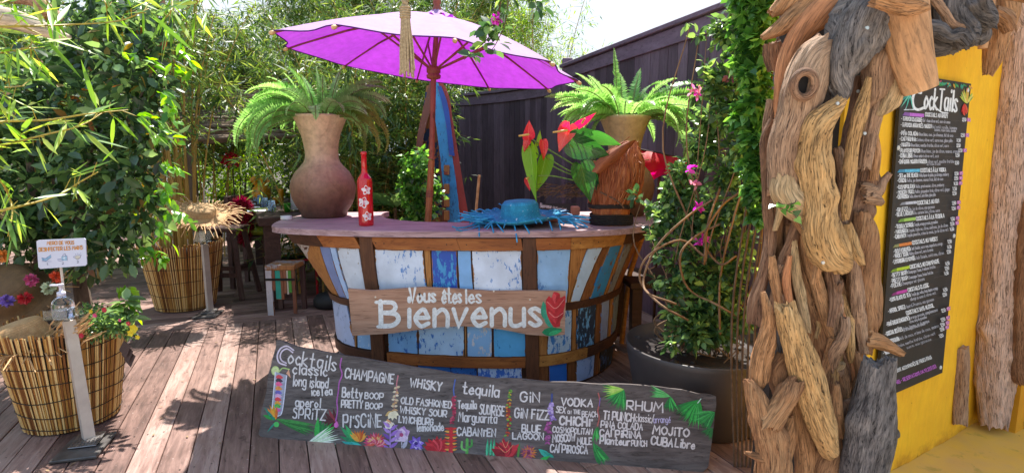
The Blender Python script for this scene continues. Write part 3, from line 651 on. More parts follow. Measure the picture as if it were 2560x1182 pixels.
fl = Paint(PS, .0025)
fl.leaf(L5(1690, 740), L5(1668, 620), 22, '#2f9a78'); fl.leaf(L5(1725, 790), L5(1668, 660), 20, '#3aa588')
fl.patch([L5(*q) for q in ((1685, 615), (1705, 590), (1720, 600), (1735, 565), (1770, 575), (1775, 600), (1805, 590), (1800, 660), (1775, 745), (1770, 775), (1735, 778), (1708, 740), (1690, 690))], '#c3202e', True)
for a, b, wd, c in (((1690, 620), (1745, 700), 26, '#d8303a'), ((1800, 600), (1745, 690), 24, '#b81824'), ((1700, 680), (1748, 760), 22, '#da3540'), ((1795, 680), (1748, 765), 20, '#a8141f'), ((1735, 570), (1742, 640), 20, '#e04850'), ((1768, 578), (1744, 630), 16, '#b01520')): fl.leaf(L5(*a), L5(*b), wd * .55, c)
for a in ([(1694, 625), (1745, 665), (1798, 610)], [(1705, 690), (1746, 720), (1796, 690)]): fl.stroke([L5(*q) for q in a], 1.6, '#e88a86')
fl.leaf(L5(1660, 812), L5(1788, 790), 22, '#178f5c', .05); fl.leaf(L5(1700, 825), L5(1790, 800), 12, '#38b878')
fl.build('painted_flower', sgp)
mb = MB()
for q in ((637, 596), (1588, 612), (1365, 560)): c = PS.hit(*L5(*q)); mb.tube([c, c + Vector((0, -.003, 0))], .006, 8)
mb.build('screws', plain('zinc', (.6, .6, .58), .35, metal=.9), sgp)

# ================================================================ COCKTAIL BOARD LEANING IN FRONT
A = atz(651, 1092); Bq = atz(1772, 1180); ed = (Bq - A).normalized(); hz_ = Vector((ed.y, -ed.x, 0)); tl = R(17)
PB = Plane(A, hz_ * math.cos(tl) + Vector((0, 0, math.sin(tl))))
bd = thing('cocktail_board', A, 'long grey weathered plank hand painted with cocktail names and tropical flowers, leaning before the bar', 'sign')
tp = [(691, 850), (713, 857), (735, 865), (780, 872), (825, 882), (880, 891), (929, 899), (985, 908), (1045, 919), (1090, 925), (1132, 934), (1190, 940), (1240, 946), (1300, 946), (1374, 954), (1440, 955), (1504, 960), (1570, 960), (1634, 965), (1706, 974), (1750, 985), (1775, 986), (1790, 990)]
rt = [(1788, 1030), (1780, 1100), (1771, 1164), (1758, 1178)]
bo = [(1663, 1175), (1580, 1170), (1489, 1163), (1420, 1160), (1345, 1155), (1270, 1156), (1200, 1152), (1110, 1146), (1016, 1140), (950, 1133), (886, 1126), (785, 1112), (706, 1099), (655, 1091), (646, 1083), (652, 1045), (657, 1013), (666, 979), (669, 945), (678, 912), (686, 880)]
def jit(ps, a): return [(x + random.uniform(-a, a), y + random.uniform(-a, a)) for x, y in ps]
def dens(ps):
    out = []
    for (a, b), (c, d) in zip(ps, ps[1:] + ps[:1]): out += [(a, b), ((a + c) / 2 + random.uniform(-2, 2), (b + d) / 2 + random.uniform(-1.2, 1.2))]
    return out
ol = [PB.hit(*q) for q in dens(tp + rt + bo)][::-1]
M_grey = wood('grey_driftplank', [srgb('#383332'), srgb('#524b4a'), srgb('#6a6261'), srgb('#857c78')], 'X', 2.4, 15, .8, .8, dark=.45)
bdp = MB().slab(ol, PB.N, .045).build('plank', M_grey, bd)
def LL(x, y): return (640 + x / 3.457, 840 + y / 3.457)
def LR(x, y): return (1200 + x / 3.457, 840 + y / 3.457)
WP = '#d9d4d6'
def T(F, txt, x0, y0, x1, y1, h, w=12, c=WP, **k):
    p_ = Paint(PB, .001 + random.uniform(0, .0002)); p_.text(txt, F(x0, y0), F(x1, y1), h / 3.457, w / 3.457, c, **k); p_.build('lettering', bdp)
p_ = Paint(PB)
for pts, wd in (([(325, 120), (270, 85), (215, 105), (185, 165), (200, 225), (260, 250)], 11), ([(318, 140), (270, 108), (228, 128), (210, 170), (222, 208), (262, 232)], 10)): p_.stroke([LL(*q) for q in pts], wd / 3.457 * 1.2, '#d8cbdc')
p_.build('lettering', bdp)
T(LL, 'ocktails', 275, 232, 685, 298, 118, 13); T(LL, 'classic', 318, 322, 612, 342, 88, 13); T(LL, 'long island', 318, 425, 622, 448, 88, 11); T(LL, 'iceTea', 480, 512, 658, 505, 70, 12)
T(LL, 'aperol', 342, 605, 556, 615, 78, 12); T(LL, 'SPRiTZ', 318, 702, 600, 722, 88, 12); T(LL, 'CHAMPAGNE', 768, 358, 1185, 408, 82, 13)
T(LL, 'Betty', 745, 522, 915, 535, 78, 13); T(LL, 'BOOP', 940, 535, 1098, 545, 52, 11); T(LL, 'PRETTY', 738, 612, 920, 620, 62, 12); T(LL, 'BOOP', 948, 622, 1090, 630, 50, 11)
T(LL, 'PïSCiNE', 752, 778, 1082, 788, 110, 14, jit=.09); T(LL, 'WHiSKY', 1330, 432, 1600, 470, 72, 14); T(LL, 'OLD FASHiONED', 1255, 578, 1688, 618, 54, 12); T(LL, 'WHiSKY SOUR', 1245, 658, 1645, 696, 54, 12)
T(LL, 'LYNCHBURG', 1235, 742, 1528, 766, 54, 12); T(LL, 'lemonade', 1392, 820, 1622, 812, 66, 11)
T(LL, 'tequila', 1785, 488, 2096, 524, 92, 14); T(LL, 'Tequila', 1745, 622, 1905, 626, 68, 11); T(LL, 'SUNRiSE', 1930, 665, 2142, 688, 82, 12); T(LL, 'Marguarita', 1750, 732, 2080, 750, 82, 11); T(LL, 'CABANïEN', 1738, 852, 2070, 866, 66, 13)
T(LR, 'GiN', 348, 562, 512, 568, 80, 14); T(LR, 'GiN FiZZ', 298, 698, 595, 722, 80, 14); T(LR, 'BLUE', 362, 824, 522, 832, 62, 12); T(LR, 'LAGOON', 282, 884, 546, 892, 54, 12)
T(LR, 'VODKA', 702, 594, 972, 610, 62, 14); T(LR, 'SEX', 657, 654, 735, 664, 50, 10); T(LR, 'ON', 757, 667, 788, 669, 28, 7); T(LR, 'THE', 808, 667, 865, 669, 34, 8); T(LR, 'BEACH', 882, 694, 1016, 695, 46, 9)
T(LR, 'CHiCHï', 688, 758, 966, 775, 70, 17); T(LR, 'COSMOPOLiTAN', 628, 826, 968, 848, 48, 10); T(LR, 'MOSCOW', 628, 910, 820, 905, 62, 13); T(LR, 'MULE', 840, 928, 962, 932, 54, 12); T(LR, 'CAÏPiROSCA', 608, 998, 928, 1012, 64, 12)
T(LR, 'RHUM', 1264, 628, 1578, 653, 76, 14); T(LR, 'Ti PUNCH', 1066, 712, 1330, 736, 68, 14); T(LR, 'classic/', 1342, 732, 1498, 745, 66, 8); T(LR, 'arrangé', 1500, 746, 1645, 744, 56, 7, '#b9b2d8')
T(LR, 'PiNA COLADA', 1045, 783, 1403, 808, 54, 11); T(LR, 'CAÏPiRiNA', 1034, 858, 1388, 880, 56, 14); T(LR, 'Planteur', 1036, 922, 1292, 942, 62, 13); T(LR, 'PUNCH', 1308, 944, 1440, 950, 48, 10)
T(LR, 'MOJiTO', 1494, 838, 1802, 868, 68, 15); T(LR, 'CUBA', 1478, 928, 1662, 953, 66, 15); T(LR, 'Libre', 1685, 953, 1852, 974, 72, 13)
T(lambda x, y: LR(x, y), '.', 700, 612, 702, 612, 10, 4)
# painted garlands, flowers and leaves
def deco(f, name='painted_decoration'): p_ = Paint(PB, .0006); p_.par = bdp; f(p_); p_.build(name, bdp)
def fan(p, F, c, ang0, ang1, r0, n, wd, cols):
    p.cut('painted_decoration')
    for i in range(n):
        a = R(lerp(ang0, ang1, i / (n - 1))); r = r0 * random.uniform(.8, 1.05); p.leaf(F(*c), F(c[0] + r * math.cos(a), c[1] - r * math.sin(a)), wd / 3.457, random.choice(cols))
    p.cut('painted_leaves')
def bloom(p, F, c, r, n, wd, cols, core=None, a0=0, a1=360, sq=1):
    p.cut('painted_decoration')
    for ring in (1, .72, .45):
        for i in range(n):
            a = R(lerp(a0, a1, (i + random.random() * .4) / n)); rr = r * ring
            p.leaf(F(*c), F(c[0] + rr * math.cos(a), c[1] - rr * sq * math.sin(a)), wd * (.6 + .4 * ring) / 3.457, random.choice(cols))
    if core: p.dot(*F(*c), r * .22 / 3.457, core)
    p.cut('painted_flower')
GRN = ['#1f9a3c', '#2fb14a', '#16803a', '#45c25a', '#0f7034']
def d1(p):   # drink, lime and parasol
    p.dot(*LL(168, 298), 36 / 3.457, '#b9cf86', 14, 1.15); p.dot(*LL(168, 298), 27 / 3.457, '#cfdca0', 14, 1.15)
    p.patch([LL(*q) for q in ((165, 305), (268, 335), (225, 660), (180, 690), (140, 660))], '#9ea3b8')
    for y, c in ((352, '#d24452'), (382, '#3b2c44'), (412, '#e05a8e'), (450, '#e0934a'), (485, '#6a62b8'), (515, '#d9a6cf'), (545, '#d8404a'), (578, '#e2a23a'), (602, '#4fb04a'), (635, '#d65aa8')):
        q = (y - 300) / 380; x0 = 178 - 20 * q; x1 = 240 - 28 * q; p.leaf(LL(x0 - 4, y - 4), LL(x1 + 2, y + 6), 42 / 3.457, c)
    p.stroke([LL(168, 310), LL(138, 640)], 2.2, '#dfe0ee', False); p.stroke([LL(266, 340), LL(228, 640), LL(190, 690)], 2.4, '#dcdcf0'); p.stroke([LL(205, 300), LL(232, 275), LL(288, 285)], 3, '#a9c87a')
    p.patch([LL(*q) for q in ((262, 320), (285, 285), (300, 358))], '#e3a98c')
    for a, b, wd, c in (((165, 715), (100, 620), 40, '#d8832a'), ((170, 720), (150, 585), 36, '#c79a2e'), ((172, 720), (118, 590), 26, '#e3a12c'), ((175, 715), (180, 600), 26, '#d06a22')): p.leaf(LL(*a), LL(*b), wd / 3.457, c)
    for a, b, wd, c in (((170, 715), (60, 680), 40, '#1f9a3c'), ((165, 730), (70, 610), 26, '#16806a'), ((170, 740), (95, 830), 16, '#2b8f7c')): p.leaf(LL(*a), LL(*b), wd / 3.457, c)
    fan(p, LL, (170, 712), -28, -8, 380, 11, 20, ['#2d7a35', '#3c9442', '#1f6a2e']); p.dot(*LL(178, 760), 24 / 3.457, '#4fc25f', 10)
deco(d1)
def d2(p):
    fan(p, LL, (700, 800), 100, 150, 190, 5, 40, ['#6b1f2c', '#8a2838', '#4e1722']); fan(p, LL, (520, 890), 35, 85, 200, 6, 46, GRN); fan(p, LL, (440, 930), -8, 38, 300, 12, 20, ['#cfe8c4', '#9fd6a2', '#e6efe0', '#6bbf7c'])
    p.leaf(LL(690, 790), LL(700, 730), 12, '#d86ac0')
    for i, a in enumerate(((752, 200), (715, 330), (735, 470))): pass
    p.stroke([LL(740, 190), LL(728, 260), LL(745, 330), LL(720, 400), LL(712, 480), LL(700, 560), LL(705, 640), LL(690, 730)], 3.2, '#b05cae')
deco(d2)
def d3(p):
    for a, b, wd, c in (((850, 905), (730, 780), 44, '#2b9a5c'), ((850, 900), (770, 760), 40, '#39ab62'), ((900, 935), (720, 860), 40, '#1f8a58'), ((950, 985), (740, 905), 60, '#2aa6a0'), ((960, 990), (820, 905), 40, '#3fbcb4')): p.leaf(LL(*a), LL(*b), wd / 3.457, c)
    fan(p, LL, (890, 910), 40, 140, 110, 8, 30, ['#e0862a', '#e8a23c', '#d06a20', '#c9541c'])
    bloom(p, LL, (1030, 930), 105, 15, 34, ['#d84a78', '#e2708e', '#c22a58', '#e79aa4', '#d95a4a', '#e0b070'], None, -20, 200)
    for i in range(9): y = 985 - i * 25; p.leaf(LL(1160, y), LL(1160 + (70 if i % 2 else -62), y - 50), 30 / 3.457, random.choice(['#9a6cc8', '#b48ad8', '#7a4cae']))
    p.stroke([LL(1160, 985), LL(1162, 800)], 3.5, '#a884cc', False)
deco(d3)
def d4(p):
    p.stroke([LL(1262, 985), LL(1258, 880)], 3, '#b8b0c0', False); p.stroke([LL(1185, 745), LL(1220, 800), LL(1250, 870)], 2, '#b4a8b8')
    bloom(p, LL, (1258, 850), 80, 5, 80, ['#cfa6d6', '#b48ac8', '#e0c8e4'], '#b8487a'); p.leaf(LL(1270, 970), LL(1312, 885), 10, '#b8b4c8')
    bloom(p, LL, (1145, 760), 48, 5, 46, ['#e8d6c0', '#e0a070', '#f0e6da'], '#d8702a'); bloom(p, LL, (1385, 925), 72, 7, 40, ['#7a5ac8', '#9a7cdc', '#5e3ab0', '#c0aee8'], '#3b1f7c')
    p.leaf(LL(1400, 950), LL(1448, 1008), 5, '#a89ad0'); fan(p, LL, (1565, 1000), 25, 155, 150, 9, 62, ['#b81828', '#d02a38', '#8f1020', '#e04450'])
    for i in range(8):
        y = 800 + i * 26
        for s in (-1, 1): p.leaf(LL(1685, y), LL(1685 + s * 56, y - 8), 20 / 3.457, '#e4a446' if i % 2 else '#d83a30')
    for i in range(8): p.leaf(LL(1685, 780 + i * 28), LL(1690, 822 + i * 28), 38 / 3.457, '#c82430')
    p.leaf(LL(1685, 955), LL(1678, 1030), 36 / 3.457, '#d02838')
deco(d4)
def d5(p):
    p.stroke([LL(1822, 1045), LL(1825, 890)], 7, '#5fae52', False); p.stroke([LL(1780, 910), LL(1780, 965), LL(1815, 985)], 5, '#7cc46a'); p.stroke([LL(1865, 895), LL(1862, 945), LL(1830, 958)], 5, '#4c9c48')
    for x in (1995, 2025, 2052): p.leaf(LL(x, 1050), LL(x + 8, 880), 7.5, '#2fae7c'); p.stroke([LL(x - 2, 1040), LL(x + 2, 930)], 1.3, '#7fe0b4', False)
    fan(p, LR, (220, 1040), 30, 150, 160, 10, 70, ['#b8182c', '#d22c3c', '#8f1022']); 
    for a in ([(160, 950), (220, 1000), (285, 940)], [(190, 900), (222, 960), (250, 900)]): p.stroke([LR(*q) for q in a], 1.2, '#e7a070')
    p.leaf(LR(325, 1060), LR(345, 910), 6, '#5a8a3c'); bloom(p, LR, (420, 1005), 75, 18, 20, ['#b0587a', '#d8843a', '#8a3a6c', '#c9604c'], '#7a2a4a')
    for a, b, wd, c in (((600, 1040), (505, 970), 52, '#35b6a2'), ((640, 1045), (540, 990), 30, '#2aa08a'), ((510, 1080), (610, 1030), 36, '#2fb14a')): p.leaf(LR(*a), LR(*b), wd / 3.457, c)
deco(d5)
def d6(p):
    def gar(F, pts, cols, n, r, stem):
        P_ = spline(pts, n); p.stroke([F(*q) for q in pts], 1.8, stem)
        for i, q in enumerate(P_):
            for s in (-1, 1): p.leaf(F(q[0], q[1]), F(q[0] + s * r * random.uniform(.6, 1.1), q[1] + r * random.uniform(-.2, .9)), r * .62 / 3.457, random.choice(cols))
        p.cut('painted_garland')
    p.stroke([LL(1228, 340), LL(1215, 420), LL(1222, 500)], 3, '#c87a86'); gar(LL, [(1215, 440), (1200, 560), (1190, 660)], ['#d8c2a0', '#e4d4b8', '#c9a070'], 8, 34, '#b07868')
    fan(p, LL, (1180, 650), -150, -30, 80, 5, 40, ['#e2cf9c', '#d6b070', '#eadfc0'])
    p.stroke([LL(1722, 375), LL(1708, 460), LL(1715, 520)], 3.2, '#4a64b0'); gar(LL, [(1712, 520), (1705, 600), (1715, 660), (1690, 740)], ['#b02a50', '#8c1c40', '#c84a68'], 15, 26, '#903048')
    gar(LR, [(262, 460), (255, 540)], ['#6fa83a', '#c9b030', '#3c8a34'], 5, 20, '#4c8a34'); gar(LR, [(250, 570), (240, 660), (255, 730), (232, 850)], ['#c8402c', '#d8902c', '#a82c24', '#7ab03c'], 15, 26, '#7a3a24')
    p.stroke([LR(622, 500), LR(620, 560)], 5, '#3b4a8c'); gar(LR, [(620, 570), (610, 640), (635, 710)], ['#a890d0', '#c4b0e0', '#8a70bc'], 12, 30, '#7a6ab0'); gar(LR, [(600, 740), (580, 790), (605, 830)], ['#b05a9c', '#8a3a78'], 8, 30, '#7a4a90'); gar(LR, [(585, 850), (585, 910)], ['#b05a9c', '#9a4a88', '#6a3a68'], 6, 28, '#7a4a70')
    p.stroke([LR(1022, 490), LR(1035, 560), LR(1018, 640), LR(1030, 700), LR(1015, 770)], 3.4, '#a85c58'); p.stroke([LR(1040, 530), LR(1030, 600)], 2, '#5a5ab0')
deco(d6)
def d7(p):
    fan(p, LR, (1015, 780), -110, -70, 130, 6, 22, GRN); fan(p, LR, (980, 920), -80, -45, 210, 12, 26, GRN); p.stroke([LR(1010, 790), LR(985, 920), LR(1075, 1105)], 2, '#1f7a3a')
    fan(p, LR, (1245, 460), 168, 275, 200, 20, 18, GRN); fan(p, LR, (1245, 460), 165, 200, 190, 6, 16, ['#8fd04a', '#b8dc6a'])
    fan(p, LR, (1645, 520), 150, 180, 195, 7, 18, ['#5fc26a', '#3cae54', '#79cc7c']); fan(p, LR, (1645, 520), 240, 300, 140, 10, 16, GRN)
    fan(p, LR, (1895, 550), 195, 280, 250, 22, 20, GRN); fan(p, LR, (2030, 655), 178, 250, 190, 16, 18, ['#2fa04a', '#1f8040', '#49b860']); p.stroke([LR(1908, 540), LR(1880, 575)], 2.5, '#bfe0d8', False)
    fan(p, LR, (2010, 790), 200, 262, 110, 8, 14, ['#27803c', '#1f6a38'])
deco(d7)

# ================================================================ OBJECTS ON AND ROUND THE BAR
def arr(v): return np.array(v, float)
# ---- parasol
def clothmat():
    m, ns, ls, b = newmat('violet_cotton'); b.inputs['Roughness'].default_value = .75; b.inputs['Specular IOR Level'].default_value = .3
    b.inputs['Sheen Weight'].default_value = .3
    c = srgb('#e6b4f6'); h = noisen(ns, ls, coords(ns, ls, 'Object', (3, 3, 3)), 6, 8, .7); r = rampn(ns, [(.3, tuple(x * .78 for x in c)), (.7, c)]); ls.new(h, r.inputs[0]); ls.new(r.outputs[0], b.inputs['Base Color'])
    t = ns.new('ShaderNodeBsdfTranslucent'); rt_ = rampn(ns, [(.3, srgb('#780c90')), (.7, srgb('#9612b0'))]); ls.new(h, rt_.inputs[0]); ls.new(rt_.outputs[0], t.inputs[0]); s = ns.new('ShaderNodeMixShader'); s.inputs[0].default_value = .5
    ls.new(b.outputs[0], s.inputs[1]); ls.new(t.outputs[0], s.inputs[2]); ls.new(s.outputs[0], ns['Material Output'].inputs[0])
    bumpn(ns, ls, noisen(ns, ls, coords(ns, ls, 'Object', (3, 3, 3)), 2.5, 4), b, .35, .02); return m
M_cloth = clothmat(); M_pole = wood('pole_wood', [srgb('#7a4226'), srgb('#a3603a'), srgb('#b97850')], 'Z', 3, 12, .5, .25)
M_rib = wood('rib_wood', [srgb('#6b2f2a'), srgb('#8c4a3c'), srgb('#a8604c')], 'Z', 4, 2, .5, .2); M_tip = plain('pale_turned_wood', srgb('#d9b27c'), .5, srgb('#b98a54'), 20)
UY = 4.3; apex = at(1093, 40, UY); pb_ = at(1070, 555, UY); pdir = (at(1090, 165, UY) - pb_).normalized()
foot = pb_ - pdir * (pb_.z / pdir.z)
um = thing('parasol', foot, 'open violet cotton parasol on a reddish wooden pole behind the bar', 'parasol')
hub = at(1084, 182, UY)
MB().tube([foot, pb_, at(1079, 400, UY)], [.026, .026, .0245], 14).build('pole', M_pole, um)
MB().tube([at(1079, 398, UY), hub, apex + Vector((0, 0, -.03))], [.021, .021, .018], 14).build('upper_pole', M_rib, um)
mb = MB()
for y in (395, 478, 484, 490): q = at(1070 + (555 - y) * .058, y, UY); mb.tube([q - pdir * .008, q + pdir * .008], .0285, 14)
mb.build('binding', M_rib, um)
rc = at(1078, 160, UY); nrmU = Vector((.118, .005, 1)).normalized(); ex_ = Vector((1, 0, -.118)).normalized(); ey_ = nrmU.cross(ex_); RU = 1.095; NR = 10; A0 = R(-3)
apx = arr(apex); crn = arr(rc)
def up_(th, rho): # point on the canopy, rho 0 apex .. 1 rim
    k = (th - A0) / (2 * math.pi / NR); f = abs(k - round(k)) * 2; f = min(1, f)  # 0 on a rib, 1 mid panel
    sc_ = 1 - .085 * math.sin(f * math.pi / 2) ** 1.5 * rho ** 2
    q = crn + (arr(ex_) * math.cos(th) + arr(ey_) * math.sin(th)) * RU * rho * sc_
    hgt = (apx - crn) * (1 - rho ** 1.45) + arr(nrmU) * (0 - .03 * math.sin(f * math.pi / 2) * math.sin(math.pi * min(1, rho * .9)))
    return Vector(q - (crn - crn) + hgt)
mb = MB(); na, nr_ = NR * 8, 12
V = [up_(A0 + 2 * math.pi * i / na, max(.03, j / nr_)) for j in range(nr_ + 1) for i in range(na)]
F = [(j * na + i, j * na + (i + 1) % na, (j + 1) * na + (i + 1) % na, (j + 1) * na + i) for j in range(nr_) for i in range(na)]
mb.add(V, [f[::-1] for f in F], None, True); mb.build('canopy', M_cloth, um)
hem = MB(); hp = [up_(A0 + 2 * math.pi * i / na, 1.0) for i in range(na + 1)]; hem.tube(hp, .0045, 5, False); hem.build('hem', plain('dark_violet_thread', srgb('#4c0a6a'), .8), um)
for i in range(NR):
    th = A0 + 2 * math.pi * i / NR; ps = [up_(th, t) - nrmU * .012 for t in (.04, .3, .6, .9, 1.0)]
    rib_ = MB().tube(ps, [.008, .0085, .008, .007, .007], 6).build('rib', M_rib, um)
    e = (ps[-1] - ps[-2]).normalized(); MB().tube([ps[-1] - e * .01, ps[-1] + e * .005, ps[-1] + e * .02, ps[-1] + e * .03], [.008, .014, .014, .007], 8).build('rib_tip', M_tip, rib_)
    MB().tube([hub + (ps[1] - hub) * .06, up_(th, .44) - nrmU * .012], .0075, 6).build('strut', M_rib, um)
MB().lathe(hub - Vector((0, 0, .05)), [(.024, 0), (.05, .008), (.055, .03), (.04, .04), (.052, .05), (.052, .085), (.036, .095), (.022, .1)], 16).build('hub', M_rib, um)
mb = MB(); V = []; nn_ = 40
for j, (r, z) in enumerate(((.02, .05), (.06, .02), (.1, -.004), (.128, -.018))):
    for i in range(nn_):
        th = 2 * math.pi * i / nn_; rr = r * (1 + .10 * math.sin(10 * th) * j / 3); V.append(apex + Vector((math.cos(th) * rr, math.sin(th) * rr, z + .014 * math.sin(10 * th + 1) * j / 3)))
mb.add(V, [(j * nn_ + i, (j + 1) * nn_ + i, (j + 1) * nn_ + (i + 1) % nn_, j * nn_ + (i + 1) % nn_) for j in range(3) for i in range(nn_)], None, True); mb.build('ruffle', M_cloth, um)
MB().lathe(apex, [(.03, .0), (.042, .03), (.03, .06), (.022, .075), (.03, .09), (.024, .12), (.012, .15), (0, .18)], 16).build('finial', M_rib, um)

# ---- terracotta vases with ferns
def claymat(name, stops):
    m, ns, ls, b = newmat(name); b.inputs['Roughness'].default_value = .55
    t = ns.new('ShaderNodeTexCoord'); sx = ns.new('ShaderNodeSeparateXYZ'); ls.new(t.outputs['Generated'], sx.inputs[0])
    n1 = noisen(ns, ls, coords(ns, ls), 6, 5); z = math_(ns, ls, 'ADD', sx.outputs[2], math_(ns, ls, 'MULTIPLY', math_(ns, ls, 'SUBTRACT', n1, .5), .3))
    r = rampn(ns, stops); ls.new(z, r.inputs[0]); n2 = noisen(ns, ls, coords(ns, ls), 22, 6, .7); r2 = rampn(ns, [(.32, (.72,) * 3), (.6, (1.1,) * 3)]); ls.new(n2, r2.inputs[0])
    sp = noisen(ns, ls, coords(ns, ls), 60, 2); r3 = rampn(ns, [(.72, (0, 0, 0)), (.75, (1, 1, 1))]); ls.new(sp, r3.inputs[0])
    c = mixc(ns, ls, 1.0, r.outputs[0], r2.outputs[0], 'MULTIPLY'); ls.new(mixc(ns, ls, math_(ns, ls, 'MULTIPLY', r3.outputs[0], .5), c, srgb('#c8a894')), b.inputs['Base Color'])
    w = ns.new('ShaderNodeTexWave'); w.inputs['Scale'].default_value = 1.6; w.inputs['Distortion'].default_value = 14; w.inputs['Detail'].default_value = 2; w.inputs['Detail Scale'].default_value = .8; ls.new(coords(ns, ls, 'Object', (1, 1, 1.5)), w.inputs['Vector'])
    rw = rampn(ns, [(.02, (0, 0, 0)), (.07, (1, 1, 1))]); ls.new(w.outputs[1], rw.inputs[0])
    bumpn(ns, ls, math_(ns, ls, 'ADD', rw.outputs[0], math_(ns, ls, 'MULTIPLY', n2, .5)), b, .5, .004); return m
VP = [(.0, .004), (.165, 0), (.178, .012), (.183, .04), (.215, .09), (.238, .15), (.25, .21), (.25, .25), (.238, .3), (.21, .355), (.168, .4), (.14, .435), (.128, .47), (.127, .52), (.134, .58), (.15, .65), (.175, .72), (.2, .775), (.208, .79), (.2, .8), (.19, .798), (.18, .77), (.15, .72), (.0, .70)]
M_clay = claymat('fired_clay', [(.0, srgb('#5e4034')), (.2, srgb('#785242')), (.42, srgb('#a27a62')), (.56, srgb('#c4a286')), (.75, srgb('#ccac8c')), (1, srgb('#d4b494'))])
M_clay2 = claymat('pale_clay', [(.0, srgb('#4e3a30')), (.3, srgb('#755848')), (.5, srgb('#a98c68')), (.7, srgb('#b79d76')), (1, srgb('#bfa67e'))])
M_fern = leafmat('fern_green', [srgb('#47743a'), srgb('#669652'), srgb('#88b66e'), srgb('#aacc8c')], .38, .35)
M_fernd = leafmat('fern_old', [srgb('#4a6a2a'), srgb('#6b7f3a'), srgb('#8a8a4c')], .4, .5)
def fronds(specs, seed=0, npin=34, wmax=.07):
    rnd = np.random.RandomState(seed); P = []; A = []; U = []; L = []; W = []; RN = []; st = []
    for (b, az, el, ln, droop) in specs:
        p = arr(b); n = npin; ds = ln / n; path = [p.copy()]; tw = rnd.uniform(-.3, .3); cl = rnd.rand(); rl = rnd.uniform(.2, 1.15) * (1 if math.cos(az) > 0 else -1) * (1 if rnd.rand() < .8 else -.5)
        az0 = az
        for i in range(n):
            t = i / n; e = el - droop * t ** 1.25; az = az0 + tw * t
            d = arr((math.cos(az) * math.cos(e), math.sin(az) * math.cos(e), math.sin(e))); p = p + d * ds; path.append(p.copy())
            if t < .1: continue
            side = arr((-math.sin(az), math.cos(az), 0)); up = np.cross(side, d); up = up if np.dot(up, (0, 0, 1)) > 0 or e < -1 else up; side, up = side * math.cos(rl) + up * math.sin(rl), up * math.cos(rl) - side * math.sin(rl)
            w = wmax * (math.sin(math.pi * min(1, (t * .92 + .1))) ** .7) * (1.15 - .4 * t)
            for s in (-1, 1):
                a = side * s + d * .25 - up * .12 + rnd.normal(size=3) * .05
                P.append(p); A.append(a); U.append(up + rnd.normal(size=3) * .12); L.append(w * rnd.uniform(.85, 1.1)); W.append(ds * 1.5); RN.append(np.clip(cl * .6 + t * .35 + rnd.normal() * .08, 0, 1))
        st.append(path)
    return P, A, U, L, W, RN, st
def fern(name, base, r, specs, label, mat=None, seed=0, npin=40, wm=.07):
    root = thing(name, base, label, 'fern'); P, A, U, L, W, RN, st = fronds(specs, seed, npin, wm)
    leafcloud('fronds', P, A, U, L, W, mat or M_fern, root, 'tiny', RN)
    mb = MB()
    for p in st: mb.tube([Vector(q) for q in p[::3]], [.0035] * len(p[::3]), 4, False)
    mb.build('stalks', plain('fern_stalk', srgb('#6d7a34'), .6), root); return root
v1 = Vector((at(812, 548, 4.5).x, 4.5, CT)); v2 = Vector((at(1556, 545, 4.62).x, 4.62, CT))
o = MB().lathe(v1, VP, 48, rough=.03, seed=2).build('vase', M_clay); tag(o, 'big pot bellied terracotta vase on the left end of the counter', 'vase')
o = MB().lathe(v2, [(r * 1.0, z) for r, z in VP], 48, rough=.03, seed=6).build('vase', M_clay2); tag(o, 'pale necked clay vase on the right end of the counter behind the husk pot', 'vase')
rs = np.random.RandomState(3); sp = []
for i in range(44):
    az = rs.uniform(-.6, 3.8); el = rs.uniform(.45, 1.35); rr = .1; sp.append((v1 + Vector((math.cos(az) * rr, math.sin(az) * rr, .77)), az, el, rs.uniform(.34, .62), rs.uniform(1.2, 2.6)))
for az, el, ln, dr in ((3.3, .5, .68, 2.0), (3.0, .8, .7, 2.3), (3.5, .2, .6, 1.8), (2.8, 1.1, .55, .9), (3.6, .6, .72, 2.4), (4.0, .5, .62, 2.4), (1.9, 1.3, .5, .4), (2.4, 1.2, .55, .6), (3.2, 1.0, .72, 2.8), (3.4, .0, .62, 1.6), (3.9, .3, .6, 2.1), (2.95, .3, .66, 1.7)):
    sp.append((v1 + Vector((math.cos(az) * .1, math.sin(az) * .1, .77)), az, el, ln, dr))
for az, el, ln, dr in ((2.2, 1.25, .42, .5), (1.2, 1.35, .45, .4), (.6, 1.1, .42, .9), (2.9, 1.3, .40, .5), (-1.9, 1.0, .36, 2.4), (-2.3, .8, .42, 2.6), (-1.4, .9, .34, 2.5), (-2.7, .7, .5, 2.5), (-.9, 1.0, .38, 2.2), (-2.0, 1.2, .34, 1.4), (1.7, 1.4, .38, .3), (0.2, 1.2, .4, 1.2), (-2.5, 1.1, .45, 1.9), (-2.9, .5, .6, 2.3)):
    sp.append((v1 + Vector((math.cos(az) * .11, math.sin(az) * .11, .78)), az, el, ln, dr))
fern('fern_plant', v1 + Vector((0, 0, .75)), .1, sp, 'lush green fern spilling from the big terracotta vase at the left', None, 4)
sp = []
for az, el, ln, dr in ((-.2, .4, .55, 2.2), (.1, .5, .62, 2.6), (-.5, .3, .58, 2.4), (.3, .2, .5, 2.1), (-.1, .9, .5, 2.5)): sp.append((v1 + Vector((math.cos(az) * .12, math.sin(az) * .12, .77)), az, el, ln, dr))
P, A, U, L, W, RN, st = fronds(sp, 9); leafcloud('old_fronds', P, A, U, L, W, M_fernd, bpy.data.objects['fern_plant'], 'tiny', RN)
sp = []
for i in range(54):
    az = rs.uniform(-.7, 3.9); el = rs.uniform(.3, 1.4); sp.append((v2 + Vector((math.cos(az) * .1, math.sin(az) * .1, .77)), az, el, rs.uniform(.35, .6), rs.uniform(1.0, 2.6)))
